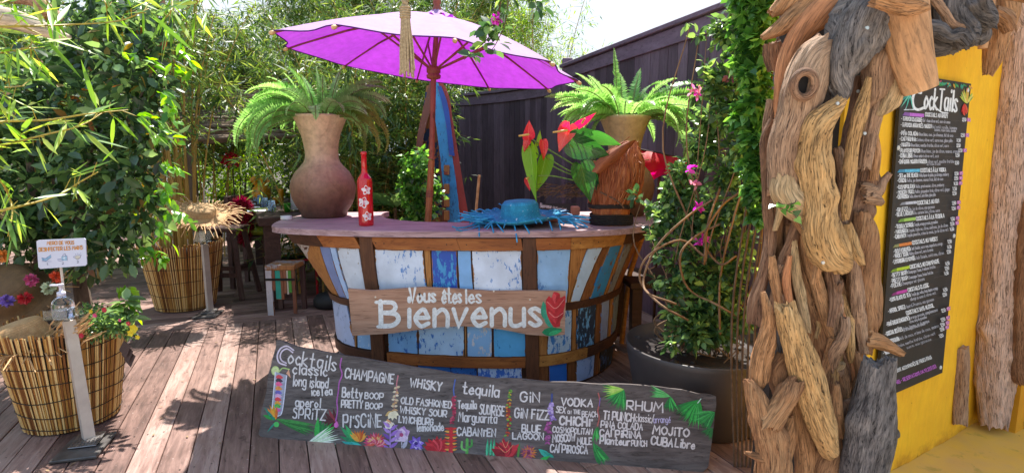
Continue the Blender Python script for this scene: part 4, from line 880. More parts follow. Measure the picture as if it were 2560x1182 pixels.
for az, el, ln, dr in ((.15, .95, .78, 1.25), (.0, .8, .8, 1.5), (3.2, .7, .6, .9), (3.0, 1.0, .6, 1.0), (1.9, 1.4, .62, .2), (-.3, .6, .75, 2.6), (-.6, .5, .72, 2.7), (0, .3, .66, 2.4), (-.2, .9, .78, 3.0), (.4, .5, .72, 2.3), (3.4, .5, .5, 1.0), (-.9, .6, .6, 2.6)):
    sp.append((v2 + Vector((math.cos(az) * .1, math.sin(az) * .1, .77)), az, el, ln, dr))
for az, el, ln, dr in ((2.4, 1.2, .45, .5), (1.0, 1.3, .5, .5), (-1.8, 1.05, .34, 1.8), (-2.4, .9, .45, 1.9), (-1.3, 1.0, .34, 1.8), (-2.8, .7, .5, 1.9), (-.6, .9, .48, 2.2), (-.3, .7, .6, 2.4), (.2, 1.2, .5, 1.0), (2.9, 1.2, .48, .7), (1.6, 1.35, .42, .3), (-2.2, 1.2, .38, 1.2), (-.9, .8, .45, 2.5)):
    sp.append((v2 + Vector((math.cos(az) * .11, math.sin(az) * .11, .78)), az, el, ln, dr))
fern('fern_plant', v2 + Vector((0, 0, .75)), .1, sp, 'bright sunlit fern arching out of the pale vase at the right', None, 8)

# ---- red bottle
bp = atz(911, 566, CT); bp = Vector((bp.x, bp.y + .052, CT)); K = pxm(bp.y) * 1.02
prof = [(0, .0), (.047, 0), (.0515, .006), (.052, .02), (.052, .30), (.0505, .318), (.044, .335), (.03, .352), (.0215, .37), (.0195, .39), (.0185, .49), (.0215, .492), (.0215, .508), (.017, .512), (0, .512)]
bt_ = thing('bottle', bp, 'glossy red painted bottle with white hibiscus flowers on the counter', 'bottle')
MB().lathe(bp, prof, 36).build('glass', plain('red_lacquer', srgb('#cf1420'), .16, srgb('#c0101c'), 5, bump=0, coat=.6), bt_)
dm = MB(); dmats = [pg('#f0e6ea'), pg('#d88aa0'), pg('#a3242e')]
def cyl(a, z, off): r = .052 + off; return bp + Vector((math.sin(a) * r, -math.cos(a) * r, z))
def pet(a0, z0, a1, z1, wd, mi, off):
    d = arr((a1 - a0, z1 - z0)); L_ = np.linalg.norm(d * (.052, 1)); n = arr((-d[1] / .052, d[0] * .052)); n /= (np.linalg.norm(n * (.052, 1)) + 1e-9); U_ = []; D_ = []
    for t in (0, .25, .5, .75, .92, 1): w_ = wd / 2 * math.sin(math.pi * min(1, t * .85 + .08)) if t < 1 else wd * .12; c = arr((a0, z0)) + d * t; U_.append(c + n * w_); D_.append(c - n * w_)
    pts = U_ + D_[::-1]; k = len(U_); b0 = len(dm.v)
    dm.add([cyl(p[0], p[1], off) for p in U_ + D_], [(i, i + 1, k + i + 1, k + i) for i in range(k - 1)], None, True, mi)
for (x, z, r) in ((.42, .25, .034), (-.05, .165, .040), (.45, .07, .034)):
    for q in range(5): th = q * 1.2566 + x; pet(x, z, x + r * math.cos(th) / .052, z + r * math.sin(th), r * .8, 0, .0006 + q * .00008)
    pet(x, z, x + r * .8 * math.cos(1) / .052, z + r * .8 * math.sin(1), r * .22, 1, .0013); pet(x, z, x + r * .35 / .052, z - r * .2, r * .35, 1, .0014)
dm.build('painted_flowers', dmats, bt_)

# ---- blue frayed straw hat
def strawmat(name, stops, fleck=None):
    m, ns, ls, b = newmat(name); b.inputs['Roughness'].default_value = .7
    ck = ns.new('ShaderNodeTexBrick'); ck.inputs['Scale'].default_value = 70; ck.inputs['Color1'].default_value = (1, 1, 1, 1); ck.inputs['Color2'].default_value = (.5,) * 3 + (1,); ck.inputs['Mortar'].default_value = (.2,) * 3 + (1,); ls.new(coords(ns, ls, 'UV', (1.2, 1.2, 1)), ck.inputs['Vector'])
    r = rampn(ns, [(i / (len(stops) - 1), c) for i, c in enumerate(stops)]); h = noisen(ns, ls, coords(ns, ls), 22, 6)
    ls.new(math_(ns, ls, 'MULTIPLY', h, 1.0), r.inputs[0]); c = mixc(ns, ls, .5, r.outputs[0], ck.outputs[0], 'MULTIPLY')
    if fleck: n2 = noisen(ns, ls, coords(ns, ls), 55, 3); r2 = rampn(ns, [(.66, (0, 0, 0)), (.69, (1, 1, 1))]); ls.new(n2, r2.inputs[0]); c = mixc(ns, ls, r2.outputs[0], c, fleck)
    ls.new(c, b.inputs['Base Color']); bumpn(ns, ls, ck.outputs[0], b, .6, .004); return m
M_bhat = strawmat('blue_straw', [srgb('#0c5a80'), srgb('#1f8cb4'), srgb('#34aed2'), srgb('#5ccce4')], srgb('#c8dce4'))
M_bstr = plain('blue_straw_strand', srgb('#38a8d8'), .5, srgb('#1f7cb4'), 30)
hc = Vector((atz(1302, 572, CT).x, 3.95, CT))
def hat(name, c, rot, rc_, hcr, rb, m, ms, nstr, slen, label, seed=0, droop=.4, wav=.02, az0=0, azr=6.283, sw=.0035, curl=0):
    root = thing(name, c, label, 'hat'); rnd = random.Random(seed); Vb = []; n = 64
    prof = [(0.001, hcr), (rc_ * .5, hcr * 1.0), (rc_ * .82, hcr * .96), (rc_ * .97, hcr * .8), (rc_ * 1.04, hcr * .4), (rc_ * 1.12, .03), (rc_ * 1.3, .016), (lerp(rc_, rb, .5), .012), (lerp(rc_, rb, .8), .02 + curl * .45), (rb * .98, .03 + curl * .85), (rb, .034 + curl)]
    V = []; UV = []; Fc = []; L_ = 0
    def pt(r, z, th):
        k = max(0, (r - rc_) / (rb - rc_)); zz = z + wav * k * math.sin(2 * th + seed) + wav * .5 * k * math.sin(5 * th + 1); 
        rr = r * (1 + .05 * noise.noise(Vector((math.cos(th) * 1.5, math.sin(th) * 1.5, seed + z * 4)))); return rot @ Vector((rr * math.cos(th), rr * math.sin(th), zz))
    for i, (r, z) in enumerate(prof):
        L_ += .02
        for k in range(n + 1): th = 2 * math.pi * k / n; V.append(c + pt(r, z, th)); UV.append((k / n * .8, r + z))
    Fc = [(i * (n + 1) + k, (i + 1) * (n + 1) + k, (i + 1) * (n + 1) + k + 1, i * (n + 1) + k + 1) for i in range(len(prof) - 1) for k in range(n)]
    # underside so the straw has thickness
    V2_ = [v - rot @ Vector((0, 0, .006)) for v in V[3 * (n + 1):]]; ofs = len(V)
    Fb = [tuple(ofs + q for q in ((i * (n + 1) + k), (i * (n + 1) + k + 1), ((i + 1) * (n + 1) + k + 1), ((i + 1) * (n + 1) + k))) for i in range(len(prof) - 4) for k in range(n)]
    e = len(prof) - 1; Fe = [(e * (n + 1) + k, ofs + (e - 3) * (n + 1) + k, ofs + (e - 3) * (n + 1) + k + 1, e * (n + 1) + k + 1) for k in range(n)]
    MB().add(V + V2_, Fc + Fb + Fe, UV + UV[3 * (n + 1):], True).build('body', m, root)
    mb = MB()
    for i in range(nstr):
        th = az0 + azr * (i + rnd.random()) / nstr; r0 = rb * rnd.uniform(.86, .99); p = c + pt(r0, .034 + curl, th); d = rot @ Vector((math.cos(th + rnd.uniform(-.35, .35)), math.sin(th + rnd.uniform(-.35, .35)), rnd.uniform(-.25, .35)))
        ln = slen * rnd.uniform(.4, 1.15); q = p + d * ln * .5; dr = droop * rnd.random(); e_ = q + (d - Vector((0, 0, dr * 1.6))) * ln * .5
        if e_.z < CT + .01 and name == 'blue_hat' and e_.y > 3.62: e_.z = CT + .012
        mb.tube([p, q, e_], [sw, sw, sw * .8], 4)
    mb.build('frayed_straws', ms, root); return root
hb = hat('blue_hat', hc + Vector((0, 0, .03)), Matrix.Rotation(R(3), 3, 'X') @ Matrix.Rotation(R(-2), 3, 'Y'),   .135, .145, .30, M_bhat, M_bstr, 26, .12, 'blue glitter flecked straw hat with frayed brim lying on the counter', 3, .45, .008, sw=.005, curl=.012)
rq0 = random.Random(17); mb = MB()
for (x, y0, y1, dx) in ((1198, 572, 592, 0), (1230, 568, 582, 4), (1287, 566, 606, 6), (1312, 566, 584, 12), (1245, 565, 580, 14), (1375, 560, 577, 6), (1398, 558, 575, 4), (1425, 556, 572, 20), (1440, 552, 568, 30), (1160, 574, 566, -30), (1170, 580, 574, -30), (1155, 556, 552, -18), (1180, 548, 545, -20)):
    a = at(x - dx * .2, y0 - 6, 3.70); b_ = at(x + dx * .6, (y0 + y1) / 2, 3.60); c_ = at(x + dx, y1, 3.585); mb.tube([a, b_, c_], [.005, .0055, .0045], 5)
for i in range(34):
    x0, y0 = rq0.uniform(1195, 1240), rq0.uniform(536, 566); x1, y1 = rq0.uniform(1140, 1190), y0 + rq0.uniform(-8, 8) + (y0 - 552) * .5; Y0 = rq0.uniform(3.72, 3.95); mb.tube([at(x0, y0, Y0), at((x0 + x1) / 2, (y0 + y1) / 2, Y0 - .03), at(x1, y1, Y0 - .05)], [.0055, .005, .004], 5)
for i in range(14):
    x0, y0 = rq0.uniform(1385, 1415), rq0.uniform(540, 560); x1, y1 = x0 + rq0.uniform(30, 80), y0 + rq0.uniform(0, 14); Y0 = rq0.uniform(3.75, 3.95); mb.tube([at(x0, y0, Y0), at((x0 + x1) / 2, (y0 + y1) / 2 - 3, Y0 - .02), at(x1, y1, Y0 - .04)], [.0055, .005, .004], 5)
mb.build('hanging_straws', M_bstr, hb)

# ---- husk pot with anthurium
def loft(levels, Y, n=28, mi=0, rough=.06, seed=0, depth=.9):
    mb = MB(); V = []; UV = []
    for i, (y, c, hw) in enumerate(levels):
        p = at(c, y, Y); r = hw * pxm(Y)
        for k in range(n + 1):
            th = 2 * math.pi * k / n; rr = r * (1 + rough * noise.noise(Vector((math.cos(th) * 2.2 + seed, math.sin(th) * 2.2, i * .5))) + rough * .6 * noise.noise(Vector((math.cos(th) * 6 + seed, math.sin(th) * 6, i * .8))))
            V.append(p + Vector((math.cos(th) * rr, math.sin(th) * rr * depth, 0))); UV.append((th * r, p.z))
    m = n + 1; mb.add(V, [(i * m + k, i * m + k + 1, i * m + m + k + 1, i * m + m + k) for i in range(len(levels) - 1) for k in range(n)], UV, True); return mb
M_husk = wood('palm_sheath', [srgb('#5c2a16'), srgb('#8c4626'), srgb('#b06a40'), srgb('#c88a60')], 'Z', 3, 12, .6, .8, kind='Object')
M_husk2 = wood('palm_flap', [srgb('#6a3420'), srgb('#94563a'), srgb('#b47a58')], 'V', 5, 6, .65, .5)
M_rope = plain('black_cord', srgb('#2a2220'), .85, srgb('#17110f'), 60, bump=.8)
HY = 3.98
hz = thing('planter', (at(1527, 556, HY).x, HY, CT), 'rust brown palm husk pot bound with black cord on the counter', 'planter')
lv = [(561, 1527, 50), (550, 1527, 50), (535, 1527, 49), (520, 1527, 51), (505, 1530, 56), (480, 1537, 60), (455, 1542, 62), (430, 1546, 60), (405, 1551, 55), (385, 1556, 45), (368, 1566, 30), (354, 1576, 17)]
loft([(y_, c_, h_ * .94) for y_, c_, h_ in lv], HY, 48, rough=.20, seed=3).build('husk', M_husk, hz)
mb = MB(); rq = random.Random(14)
for i in range(70):
    a = rq.uniform(-3.4, .3); V = []; k0 = rq.randint(3, 6)
    for j in range(k0, min(len(lv), k0 + rq.randint(3, 7))):
        y, cx, hw = lv[j]; p = at(cx, y, HY); r = hw * pxm(HY) * rq.uniform(1.0, 1.06); a += rq.uniform(-.12, .12); V.append(p + Vector((math.cos(a) * r, math.sin(a) * r * .9, 0)))
    if rq.random() < .3: V.append(V[-1] + Vector((rq.uniform(-.05, .05), -.03, rq.uniform(-.02, .05))))
    mb.tube([Vector(q) for q in spline(V, len(V) * 3)], [rq.uniform(.002, .005)] * (len(V) * 3), 5)
mb.build('fibres', M_husk, hz)
mb = MB(); fl_ = [((1476, 428), (1503, 432)), ((1483, 412), (1530, 409)), ((1510, 393), (1548, 391)), ((1527, 374), (1578, 366)), ((1566, 352), (1590, 347))]
V = []; UV = []
rqf = random.Random(3); fl_ = [((p_[0] + rqf.uniform(-7, 5), p_[1] + rqf.uniform(-5, 5)), (p_[2] + rqf.uniform(-6, 6), p_[3] + rqf.uniform(-5, 5))) for p_ in spline([(q[0][0], q[0][1], q[1][0], q[1][1]) for q in fl_], 5)]
for i, (a, b) in enumerate(fl_):
    for k in range(5): t = k / 4; q = at(lerp(a[0], b[0], t), lerp(a[1], b[1], t), HY - .16 - .03 * math.sin(t * 3)); V.append(q); UV.append((t * .1, i * .08))
    for k in range(5): t = k / 4; q = at(lerp(a[0], b[0], t), lerp(a[1], b[1], t) + 2, HY - .145 - .03 * math.sin(t * 3)); V.append(q); UV.append((t * .1, i * .08))
mb.add(V, [(i * 10 + k, i * 10 + k + 1, i * 10 + 11 + k, i * 10 + 10 + k) for i in range(4) for k in list(range(4)) + list(range(5, 9))] + [(i * 10 + 4, i * 10 + 9, i * 10 + 19, i * 10 + 14) for i in range(4)], UV, True); mb.build('torn_flap', M_husk2, hz)
mb = MB()
for y, w_ in ((511, 57), (514, 56), (516, 56), (536, 52), (541, 52), (546, 53), (551, 53), (556, 53)):
    c = at(1528, y, HY); r = w_ * pxm(HY); mb.tube([c + Vector((math.cos(a) * r, math.sin(a) * r * .9, .003 * math.sin(3 * a))) for a in np.linspace(0, 6.283, 30)], .0075, 6, False)
mb.build('cord', M_rope, hz)
M_ant = leafmat('anthurium_leaf', [srgb('#1c4420'), srgb('#2c6430'), srgb('#418440')], .28, .25, .6)
def veins(m, col, n, amt):
    ns, ls = m.node_tree.nodes, m.node_tree.links; b = ns['Principled BSDF']; src = b.inputs['Base Color'].links[0].from_socket
    t = ns.new('ShaderNodeTexCoord'); sx = ns.new('ShaderNodeSeparateXYZ'); ls.new(t.outputs['UV'], sx.inputs[0]); k = math_(ns, ls, 'ABSOLUTE', math_(ns, ls, 'SUBTRACT', sx.outputs[0], .5))
    mid = math_(ns, ls, 'LESS_THAN', k, .022); w_ = math_(ns, ls, 'FRACT', math_(ns, ls, 'MULTIPLY', math_(ns, ls, 'SUBTRACT', sx.outputs[1], math_(ns, ls, 'MULTIPLY', k, .7)), n))
    sv = rampn(ns, [(.0, (1, 1, 1)), (.10, (0, 0, 0)), (.92, (0, 0, 0)), (1, (1, 1, 1))]); ls.new(w_, sv.inputs[0]); v = math_(ns, ls, 'MAXIMUM', mid, math_(ns, ls, 'MULTIPLY', sv.outputs[0], .6))
    ls.new(mixc(ns, ls, math_(ns, ls, 'MULTIPLY', v, amt), src, col), b.inputs['Base Color']); bumpn(ns, ls, math_(ns, ls, 'ADD', math_(ns, ls, 'MULTIPLY', v, -.6), noisen(ns, ls, coords(ns, ls), 30, 4)), b, .5, .006)
veins(M_ant, srgb('#6f9e56'), 8, .4)
M_antl = leafmat('anthurium_young_leaf', [srgb('#4a8a24'), srgb('#66a832'), srgb('#86c044')], .5, .3, .5)
M_spa = leafmat('spathe_red', [srgb('#b81c16'), srgb('#d8341f'), srgb('#e8644a')], .3, .15, .7)
veins(M_antl, srgb('#b8d880'), 8, .6); veins(M_spa, srgb('#f2a08c'), 6, .55)
HEART = [(0, 0), (-.10, .22), (-.02, .42), (.14, .5), (.34, .46), (.58, .32), (.80, .15), (1, 0)]
def heart(mb, a, b, wpx, Y, dY=0, cup=.15, rn=.5, roll=0, sag=0):
    """leaf blade from px a (stalk) to px b (tip), width in px, dY = how far the tip leans towards the viewer"""
    a = at(*a, Y); b = at(*b, Y - dY); A_ = (b - a); L_ = A_.length; A_.normalize(); side = A_.cross(Vector((0, -1, 0))).normalized(); N_ = side.cross(A_); side = Matrix.Rotation(roll, 3, A_) @ side; N_ = Matrix.Rotation(roll, 3, A_) @ N_
    W_ = wpx * pxm(Y); V = []; UVh = []; HH = spline(HEART, 22); nn_ = 22
    for t, s in HH:
        for k in (-1, -.5, 0, .5, 1):
            ww = s * k; tt = t if k else max(t, 0); UVh.append((.5 + k * .5, t)); V.append(a + A_ * L_ * tt + side * W_ * ww + N_ * (cup * W_ * (abs(k) ** 1.5) * s - sag * L_ * tt ** 2 + .035 * W_ * math.sin(8 * tt + 3 * k + W_ * 99) * abs(k)))
    mb.add(V, [(i * 5 + k, i * 5 + k + 1, i * 5 + 6 + k, i * 5 + 5 + k) for i in range(nn_ - 1) for k in range(4)], UVh, True, rn=rn)
an = thing('anthurium', at(1500, 470, HY), 'red flowering anthurium with glossy heart shaped leaves growing out of the husk pot', 'plant')
for h_ in (((1427, 352), (1524, 394), 74, 3.82, .05, .25, .3, .35, .12), ((1451, 412), (1480, 506), 66, 3.8, .02, .25, .5, -.25, .1), ((1484, 338), (1556, 366), 34, 3.88, -.02, .3, .8, .4, .1), ((1440, 340), (1500, 330), 36, 3.95, -.02, .2, .4), ((1470, 430), (1500, 480), 40, 3.9, .0, .3, .2, .5),):
    mb = MB(); heart(mb, *h_); mb.build('leaf', M_ant, an)
for h_ in (((1326, 368), (1337, 506), 42, 3.8, .0, .45, .6, .6, .06), ((1364, 392), (1345, 482), 46, 3.84, .0, .35, .3, -.5, .08), ((1347, 362), (1350, 325), 14, 3.84, 0, .3, .9), ((1340, 392), (1338, 352), 13, 3.83, 0, .3, .9),):
    mb = MB(); heart(mb, *h_); mb.build('young_leaf', M_antl, an)
for h_ in (((1320, 346), (1324, 302), 32, 3.78, .06, .3, .6, .3, .1), ((1322, 346), (1308, 381), 22, 3.78, -.02, .35, .3, .5, .1), ((1357, 352), (1361, 402), 25, 3.8, 0, .35, .4, -.4, .1), ((1424, 314), (1396, 379), 46, 3.82, .03, .25, .95, .3, .08), ((1408, 330), (1423, 303), 32, 3.82, .05, .25, .9, .1), ((1438, 316), (1493, 284), 24, 3.85, 0, .25, .5, .6, .08), ((1318, 446), (1325, 478), 18, 3.85, 0, .35, .2),):
    mb = MB(); heart(mb, *h_); mb.build('spathe', M_spa, an)
mb = MB()
for a, b, Y in (((1322, 336), (1297, 340), 3.74), ((1418, 326), (1382, 331), 3.77), ((1455, 308), (1462, 296), 3.82), ((1325, 443), (1316, 446), 3.83)): mb.tube([at(*a, Y), at(*b, Y - .03)], [.008, .006], 8)
mb.build('spadices', plain('cream_spadix', srgb('#d9b66a'), .5, srgb('#c99a4a'), 60), an)
mb = MB()
for ps in ([(1505, 455), (1440, 415), (1390, 385), (1324, 345)], [(1500, 455), (1430, 430), (1380, 402), (1352, 385)], [(1500, 460), (1460, 400), (1425, 362)], [(1500, 460), (1470, 430), (1452, 404)], [(1505, 455), (1470, 380), (1424, 320)], [(1505, 450), (1480, 380), (1440, 316)], [(1500, 465), (1430, 450), (1380, 440), (1328, 440)], [(1505, 455), (1500, 400), (1480, 350)], [(1500, 458), (1400, 425), (1330, 375)]):
    P_ = [at(x, y, lerp(HY - .02, 3.81, i / (len(ps) - 1))) for i, (x, y) in enumerate(ps)]; mb.tube([Vector(q) for q in spline(P_, 14)], .0045, 6, False)
mb.build('stems', plain('anthurium_stem', srgb('#7a9a44'), .5, srgb('#5a7a30'), 30), an)
mb = MB(); rq = random.Random(5)
for i in range(46):
    x, y = rq.uniform(1375, 1470), rq.uniform(462, 490); ln = rq.uniform(20, 50); P_ = [at(x, y, 3.9), at(x - ln * .5, y + rq.uniform(-6, 6), 3.86), at(x - ln, y + rq.uniform(-4, 14), 3.84)]; mb.tube([Vector(q) for q in spline(P_, 6)], .0022, 4, False)
P_ = [at(1500, 480, 3.86), at(1540, 500, 3.83), at(1560, 520, 3.84)]; mb.tube([Vector(q) for q in spline(P_, 8)], .006, 5)
mb.build('dry_roots', plain('dry_root', srgb('#7a5640'), .8, srgb('#4c3426'), 40), an)

# ---- small things on the counter
mb = MB(); q = atz(716, 549, CT); q.z = CT
mb.lathe(q, [(0, 0), (.04, 0), (.043, .004), (.043, .03), (.036, .031), (.034, .01), (0, .009)], 20, sq=(1, .8)); tag(mb.build('ashtray', plain('white_porcelain', srgb('#e4e2e0'), .25)), 'small white porcelain ashtray at the left tip of the counter', 'ashtray')
q = atz(1385, 540, CT); wb = thing('wooden_tray', (q.x, 4.12, CT), 'little reddish wooden tray with a block at its end, behind the blue hat', 'tray')
M_ter = wood('red_wood', [srgb('#8a4c38'), srgb('#b0705a'), srgb('#c88c74')], 'X', 3, 10, .6, .3)
MB().box((q.x, 4.12, CT + .028), (.30, .10, .05), bev=.006).build('tray', M_ter, wb); MB().box((q.x + .125, 4.12, CT + .085), (.06, .08, .062), bev=.006).build('block', M_ter, wb)
cy = 4.4; PCB = Plane((0, cy, 0), (0, -1, .18)); sl = thing('chalkboard', (PCB.hit(1400, 540).x, cy, CT), 'small black slate lettered in white chalk, propped behind the blue hat', 'sign')
ol = [PCB.hit(*p) for p in ((1352, 508), (1440, 508), (1437, 542), (1354, 542))][::-1]; MB().slab(ol, PCB.N, .012).build('slate', plain('slate', (.012, .012, .013), .7, (.02, .02, .02)), sl)
p_ = Paint(PCB); p_.text('Bienvenue', (1350, 518), (1378, 521), 10, 1.3, '#c8c8c8'); p_.text('aux', (1382, 521), (1393, 522), 8, 1.1, '#b8b8b8'); p_.text('occasions', (1392, 526), (1416, 527), 9, 1.2, '#b8b8b8'); p_.build('lettering', sl)
mb = MB()
for (x, y, a) in ((1478, 541, .2), (1490, 546, .5), (1470, 548, -.1)): q = atz(x, y, CT); mb.box((q.x, q.y, CT + .002 + .0015 * (a + .2)), (.15, .1, .0012), rz=a)
tag(mb.build('leaflets', plain('paper', srgb('#dcd6cc'), .8)), 'loose white paper leaflets left of the husk pot', 'leaflets')
br = thing('broom', (at(1192, 520, 5.1).x, 5.1, 0), 'wooden broom standing behind the bar with only its handle showing', 'broom')
MB().tube([Vector((at(1190, 520, 5.1).x - .06, 5.1, .08)), at(1191, 515, 5.1), at(1198, 438, 5.1)], .0125, 10).build('handle', M_tip, br); MB().box((at(1190, 520, 5.1).x - .06, 5.1, .05), (.28, .06, .1), bev=.01).build('brush', plain('bristle', srgb('#5a3a22'), .9), br)

# ---- upright painted boat hull
BY = 6.3; bo_ = thing('boat', (at(1105, 500, BY).x, BY, 0), 'old blue and red painted boat stood on end among ivy behind the bar', 'boat')
def strip(ps, th, Y, dy, m, name, par):
    """ps: (px,py,halfwidth,dY) -> a plank of thickness th"""
    C_ = spline([(x, y, w_, d_) for x, y, w_, d_ in ps], 24); mb = MB(); V = []; UV = []
    for i, (x, y, w_, d_) in enumerate(C_):
        for s, yy in ((-1, 0), (1, 0), (1, th), (-1, th)): V.append(at(x + s * w_, y, Y + d_ + yy)); UV.append(((s + 1) / 2, i / 23))
    F = [(i * 4 + k, i * 4 + (k + 1) % 4, i * 4 + 4 + (k + 1) % 4, i * 4 + 4 + k) for i in range(23) for k in range(4)] + [(3, 2, 1, 0), (92, 93, 94, 95)]
    mb.add(V, F, UV, False); return mb.build(name, m, par)
hb_ = [(1066, 215), (1092, 205), (1130, 300), (1152, 430), (1170, 620), (1050, 620), (1042, 420), (1050, 320)]
mb = MB().slab([at(x, y, BY + .22) for x, y in hb_][::-1], (0, -1, 0), .04); mb.build('inner_hull', PW('#123a6a', '#0a1c34', .6), bo_)
strip([(1083, 205, 9, 0), (1072, 255, 10, 0), (1060, 300, 9, 0), (1050, 350, 8, 0), (1046, 420, 8, 0), (1044, 620, 8, 0)], .2, BY, 0, PW('#7c4a3c', '#a08478', .35), 'gunwale', bo_)
strip([(1075, 280, 12, .01), (1090, 292, 6, .01), (1098, 340, 6, .01), (1106, 420, 6, .01), (1112, 540, 6, .01), (1116, 620, 6, .01)], .12, BY, 0, PW('#8a4c3e', '#5c2f28', .5), 'gunwale', bo_)
strip([(1084, 200, 8, -.02), (1094, 240, 13, -.02), (1102, 300, 14, -.02), (1114, 380, 15, -.02), (1124, 460, 17, -.02), (1134, 540, 16, -.02), (1140, 620, 16, -.02)], .16, BY, 0, PW('#3c9ad4', '#2f6a9a', .55), 'hull_plank', bo_)
strip([(1098, 215, 5, -.04), (1112, 260, 7, -.04), (1122, 320, 6, -.04), (1130, 390, 7, -.04)], .12, BY, 0, PW('#2a56b0', '#a0504a', .4), 'hull_plank', bo_)
strip([(1092, 195, 5, 0), (1112, 235, 9, 0), (1126, 320, 9, 0), (1138, 400, 10, 0), (1150, 480, 11, 0), (1160, 545, 12, 0), (1168, 620, 12, 0)], .18, BY, 0, PW('#a8443c', '#c0665c', .35), 'hull_plank', bo_)
mb = MB()
for y in (425, 472, 505, 538): mb.box(at(1117, y, BY - .05), (.06, .05, .11), bev=.008)
mb.build('red_blocks', PW('#8e3e30', '#4a2018', .6), bo_)

# ---- tassel of rope hanging in front of the parasol
TY = 2.6; M_rp = plain('natural_rope', srgb('#c2a986'), .85, srgb('#9a8264'), 90, bump=.8)
ts = thing('rope_tassel', at(1014, 60, TY), 'pale knotted rope tassel hanging in front of the violet parasol', 'tassel')
mb = MB(); L_ = [at(x, y, TY) for x, y in ((1012, -260), (1010, -120), (1012, -20), (1013, 45))]
for s in (-1, 1): mb.tube([Vector(q) + Vector((s * .008 * math.cos(i * 1.3), s * .008 * math.sin(i * 1.3), 0)) for i, q in enumerate(spline(L_, 30))], .0105, 7, False)
mb.build('cord', M_rp, ts)
mb = MB(); rq = random.Random(8)
for i in range(20):
    a = i / 20 * 6.283; x0 = 1013 + 8 * math.cos(a); x1 = 1018 + 17 * math.cos(a) + rq.uniform(-3, 3); yb = 180 + rq.uniform(-8, 16); dy_ = .018 * math.sin(a)
    P_ = [at(x0, 25, TY + dy_ * .5), at(lerp(x0, x1, .25), 60, TY + dy_), at(lerp(x0, x1, .7) + rq.uniform(-2, 2), 120, TY + dy_), at(x1, yb, TY + dy_)]
    mb.tube([Vector(q) for q in spline(P_, 10)], [.0052] * 9 + [.0065], 5)
mb.build('strands', M_rp, ts)
mb = MB()
for k in range(5): c = at(1013, 20 + k * 6, TY); mb.tube([c + Vector((math.cos(a) * .02, math.sin(a) * .02, 0)) for a in np.linspace(0, 6.283, 14)], .006, 6, False)
mb.build('whipping', M_rp, ts)

# ================================================================ SANITISER STANDS
M_steel = plain('brushed_steel', srgb('#c9bfb4'), .38, srgb('#b5a99f'), 6, metal=.2, bump=.1); M_plate = plain('grey_steel_plate', srgb('#6a6664'), .5, srgb('#4a4644'), 8, metal=.5)
M_whp = plain('white_pvc', srgb('#c9cde0'), .4, srgb('#c2c6da'), 4, bump=0); M_acr = plain('clear_acrylic', (.9, .93, .97), .05, (.9, .93, .97), 5, trans=1.0, bump=0)
def stand(base, top, wpost, label, plate, rod=None):
    root = thing('sanitiser_stand', base, label, 'stand'); base = Vector(base)
    bpl = MB().box(base + Vector((0, 0, .012)), (plate[0], plate[1], .016), rz=plate[2], bev=.004).build('base_plate', M_plate, root)
    rzm = Matrix.Rotation(plate[2], 3, 'Z'); pc_ = base + rzm @ Vector((0, .04, .035))
    mb = MB().box(pc_, (plate[0] * .62, plate[1] * .5, .006), rot=rzm @ Matrix.Rotation(R(6), 3, 'X'), bev=.002)
    for i in range(7):
        for j in range(7): mb.box(pc_ + rzm @ Vector(((i - 3) * plate[0] * .083, (j - 3) * plate[1] * .068, .0045 + .0072 * (j - 3) * plate[1] * .4)), (plate[0] * .06, .004, .003), rz=plate[2] + (.8 if (i + j) % 2 else -.8))
    mb.build('pedal', plain('checker_plate', srgb('#a09c9a'), .35, srgb('#7c7876'), 10, metal=.8), bpl)
    t = Vector(top); b0 = base + rzm @ Vector((0, plate[1] * .22, .02)); MB().box((b0 + t) / 2, (wpost, .035, (t - b0).length), rot=(t - b0).to_track_quat('Z', 'Y').to_matrix() @ Matrix.Rotation(math.pi, 3, 'Z'), bev=.003).build('post', M_steel, root)
    return root, t
b1 = atz(212, 1122); tp1 = at(172, 800, b1.y + .12); st1, t1 = stand(b1, tp1, .054, 'steel hand sanitiser stand with a white notice, before the reed pot', (.215, .28, R(16)))
hold = MB(); hw_ = .062
bx = at(160, 792, tp1.y - .05)
for (dx, dy_, sx, sy) in ((0, -.055, .13, .003), (0, .055, .13, .003), (-.0635, 0, .003, .107), (.0635, 0, .003, .107)): hold.box(bx + Vector((dx, dy_, .025)), (sx, sy, .05))
hold.box(bx + Vector((0, 0, -.004)), (.13, .11, .004)); hold.build('holder', M_acr, st1)
MB().tube([bx + Vector((.03, .06, -.02)), at(163, 760, bx.y + .06), at(150, 650, bx.y + .06)], .006, 8).build('rod', M_steel, st1)
PN = Plane((0, bx.y + .05, 0), (.02, -1, 0)); cs = ((91, 603), (96, 600), (210, 595), (214, 598), (217, 660), (213, 664), (101, 672), (96, 668))
nbp = MB().slab([PN.hit(*q) for q in cs][::-1], PN.N, .004).build('notice_board', M_whp, st1)
def SZ(x, y): return (x * .2707, 560 + y * .2707)
p_ = Paint(PN); p_.text('MERCI DE VOUS', SZ(436, 191), SZ(684, 185), 30 * .2707, 1.9, '#d08a2c', .0); p_.text('DESINFECTER LES MAINS', SZ(362, 252), SZ(764, 230), 32 * .2707, 1.9, '#d08a2c', .0); p_.build('lettering', nbp)
p_ = Paint(PN)
for t_, a in (('1', (428, 380)), ('2', (574, 370)), ('3', (712, 358))): p_.text(t_, SZ(*a), SZ(a[0] + 14, a[1] - 1), 18 * .2707, .9, '#3a4468', .0)
p_.build('numbers', nbp)
p_ = Paint(PN)
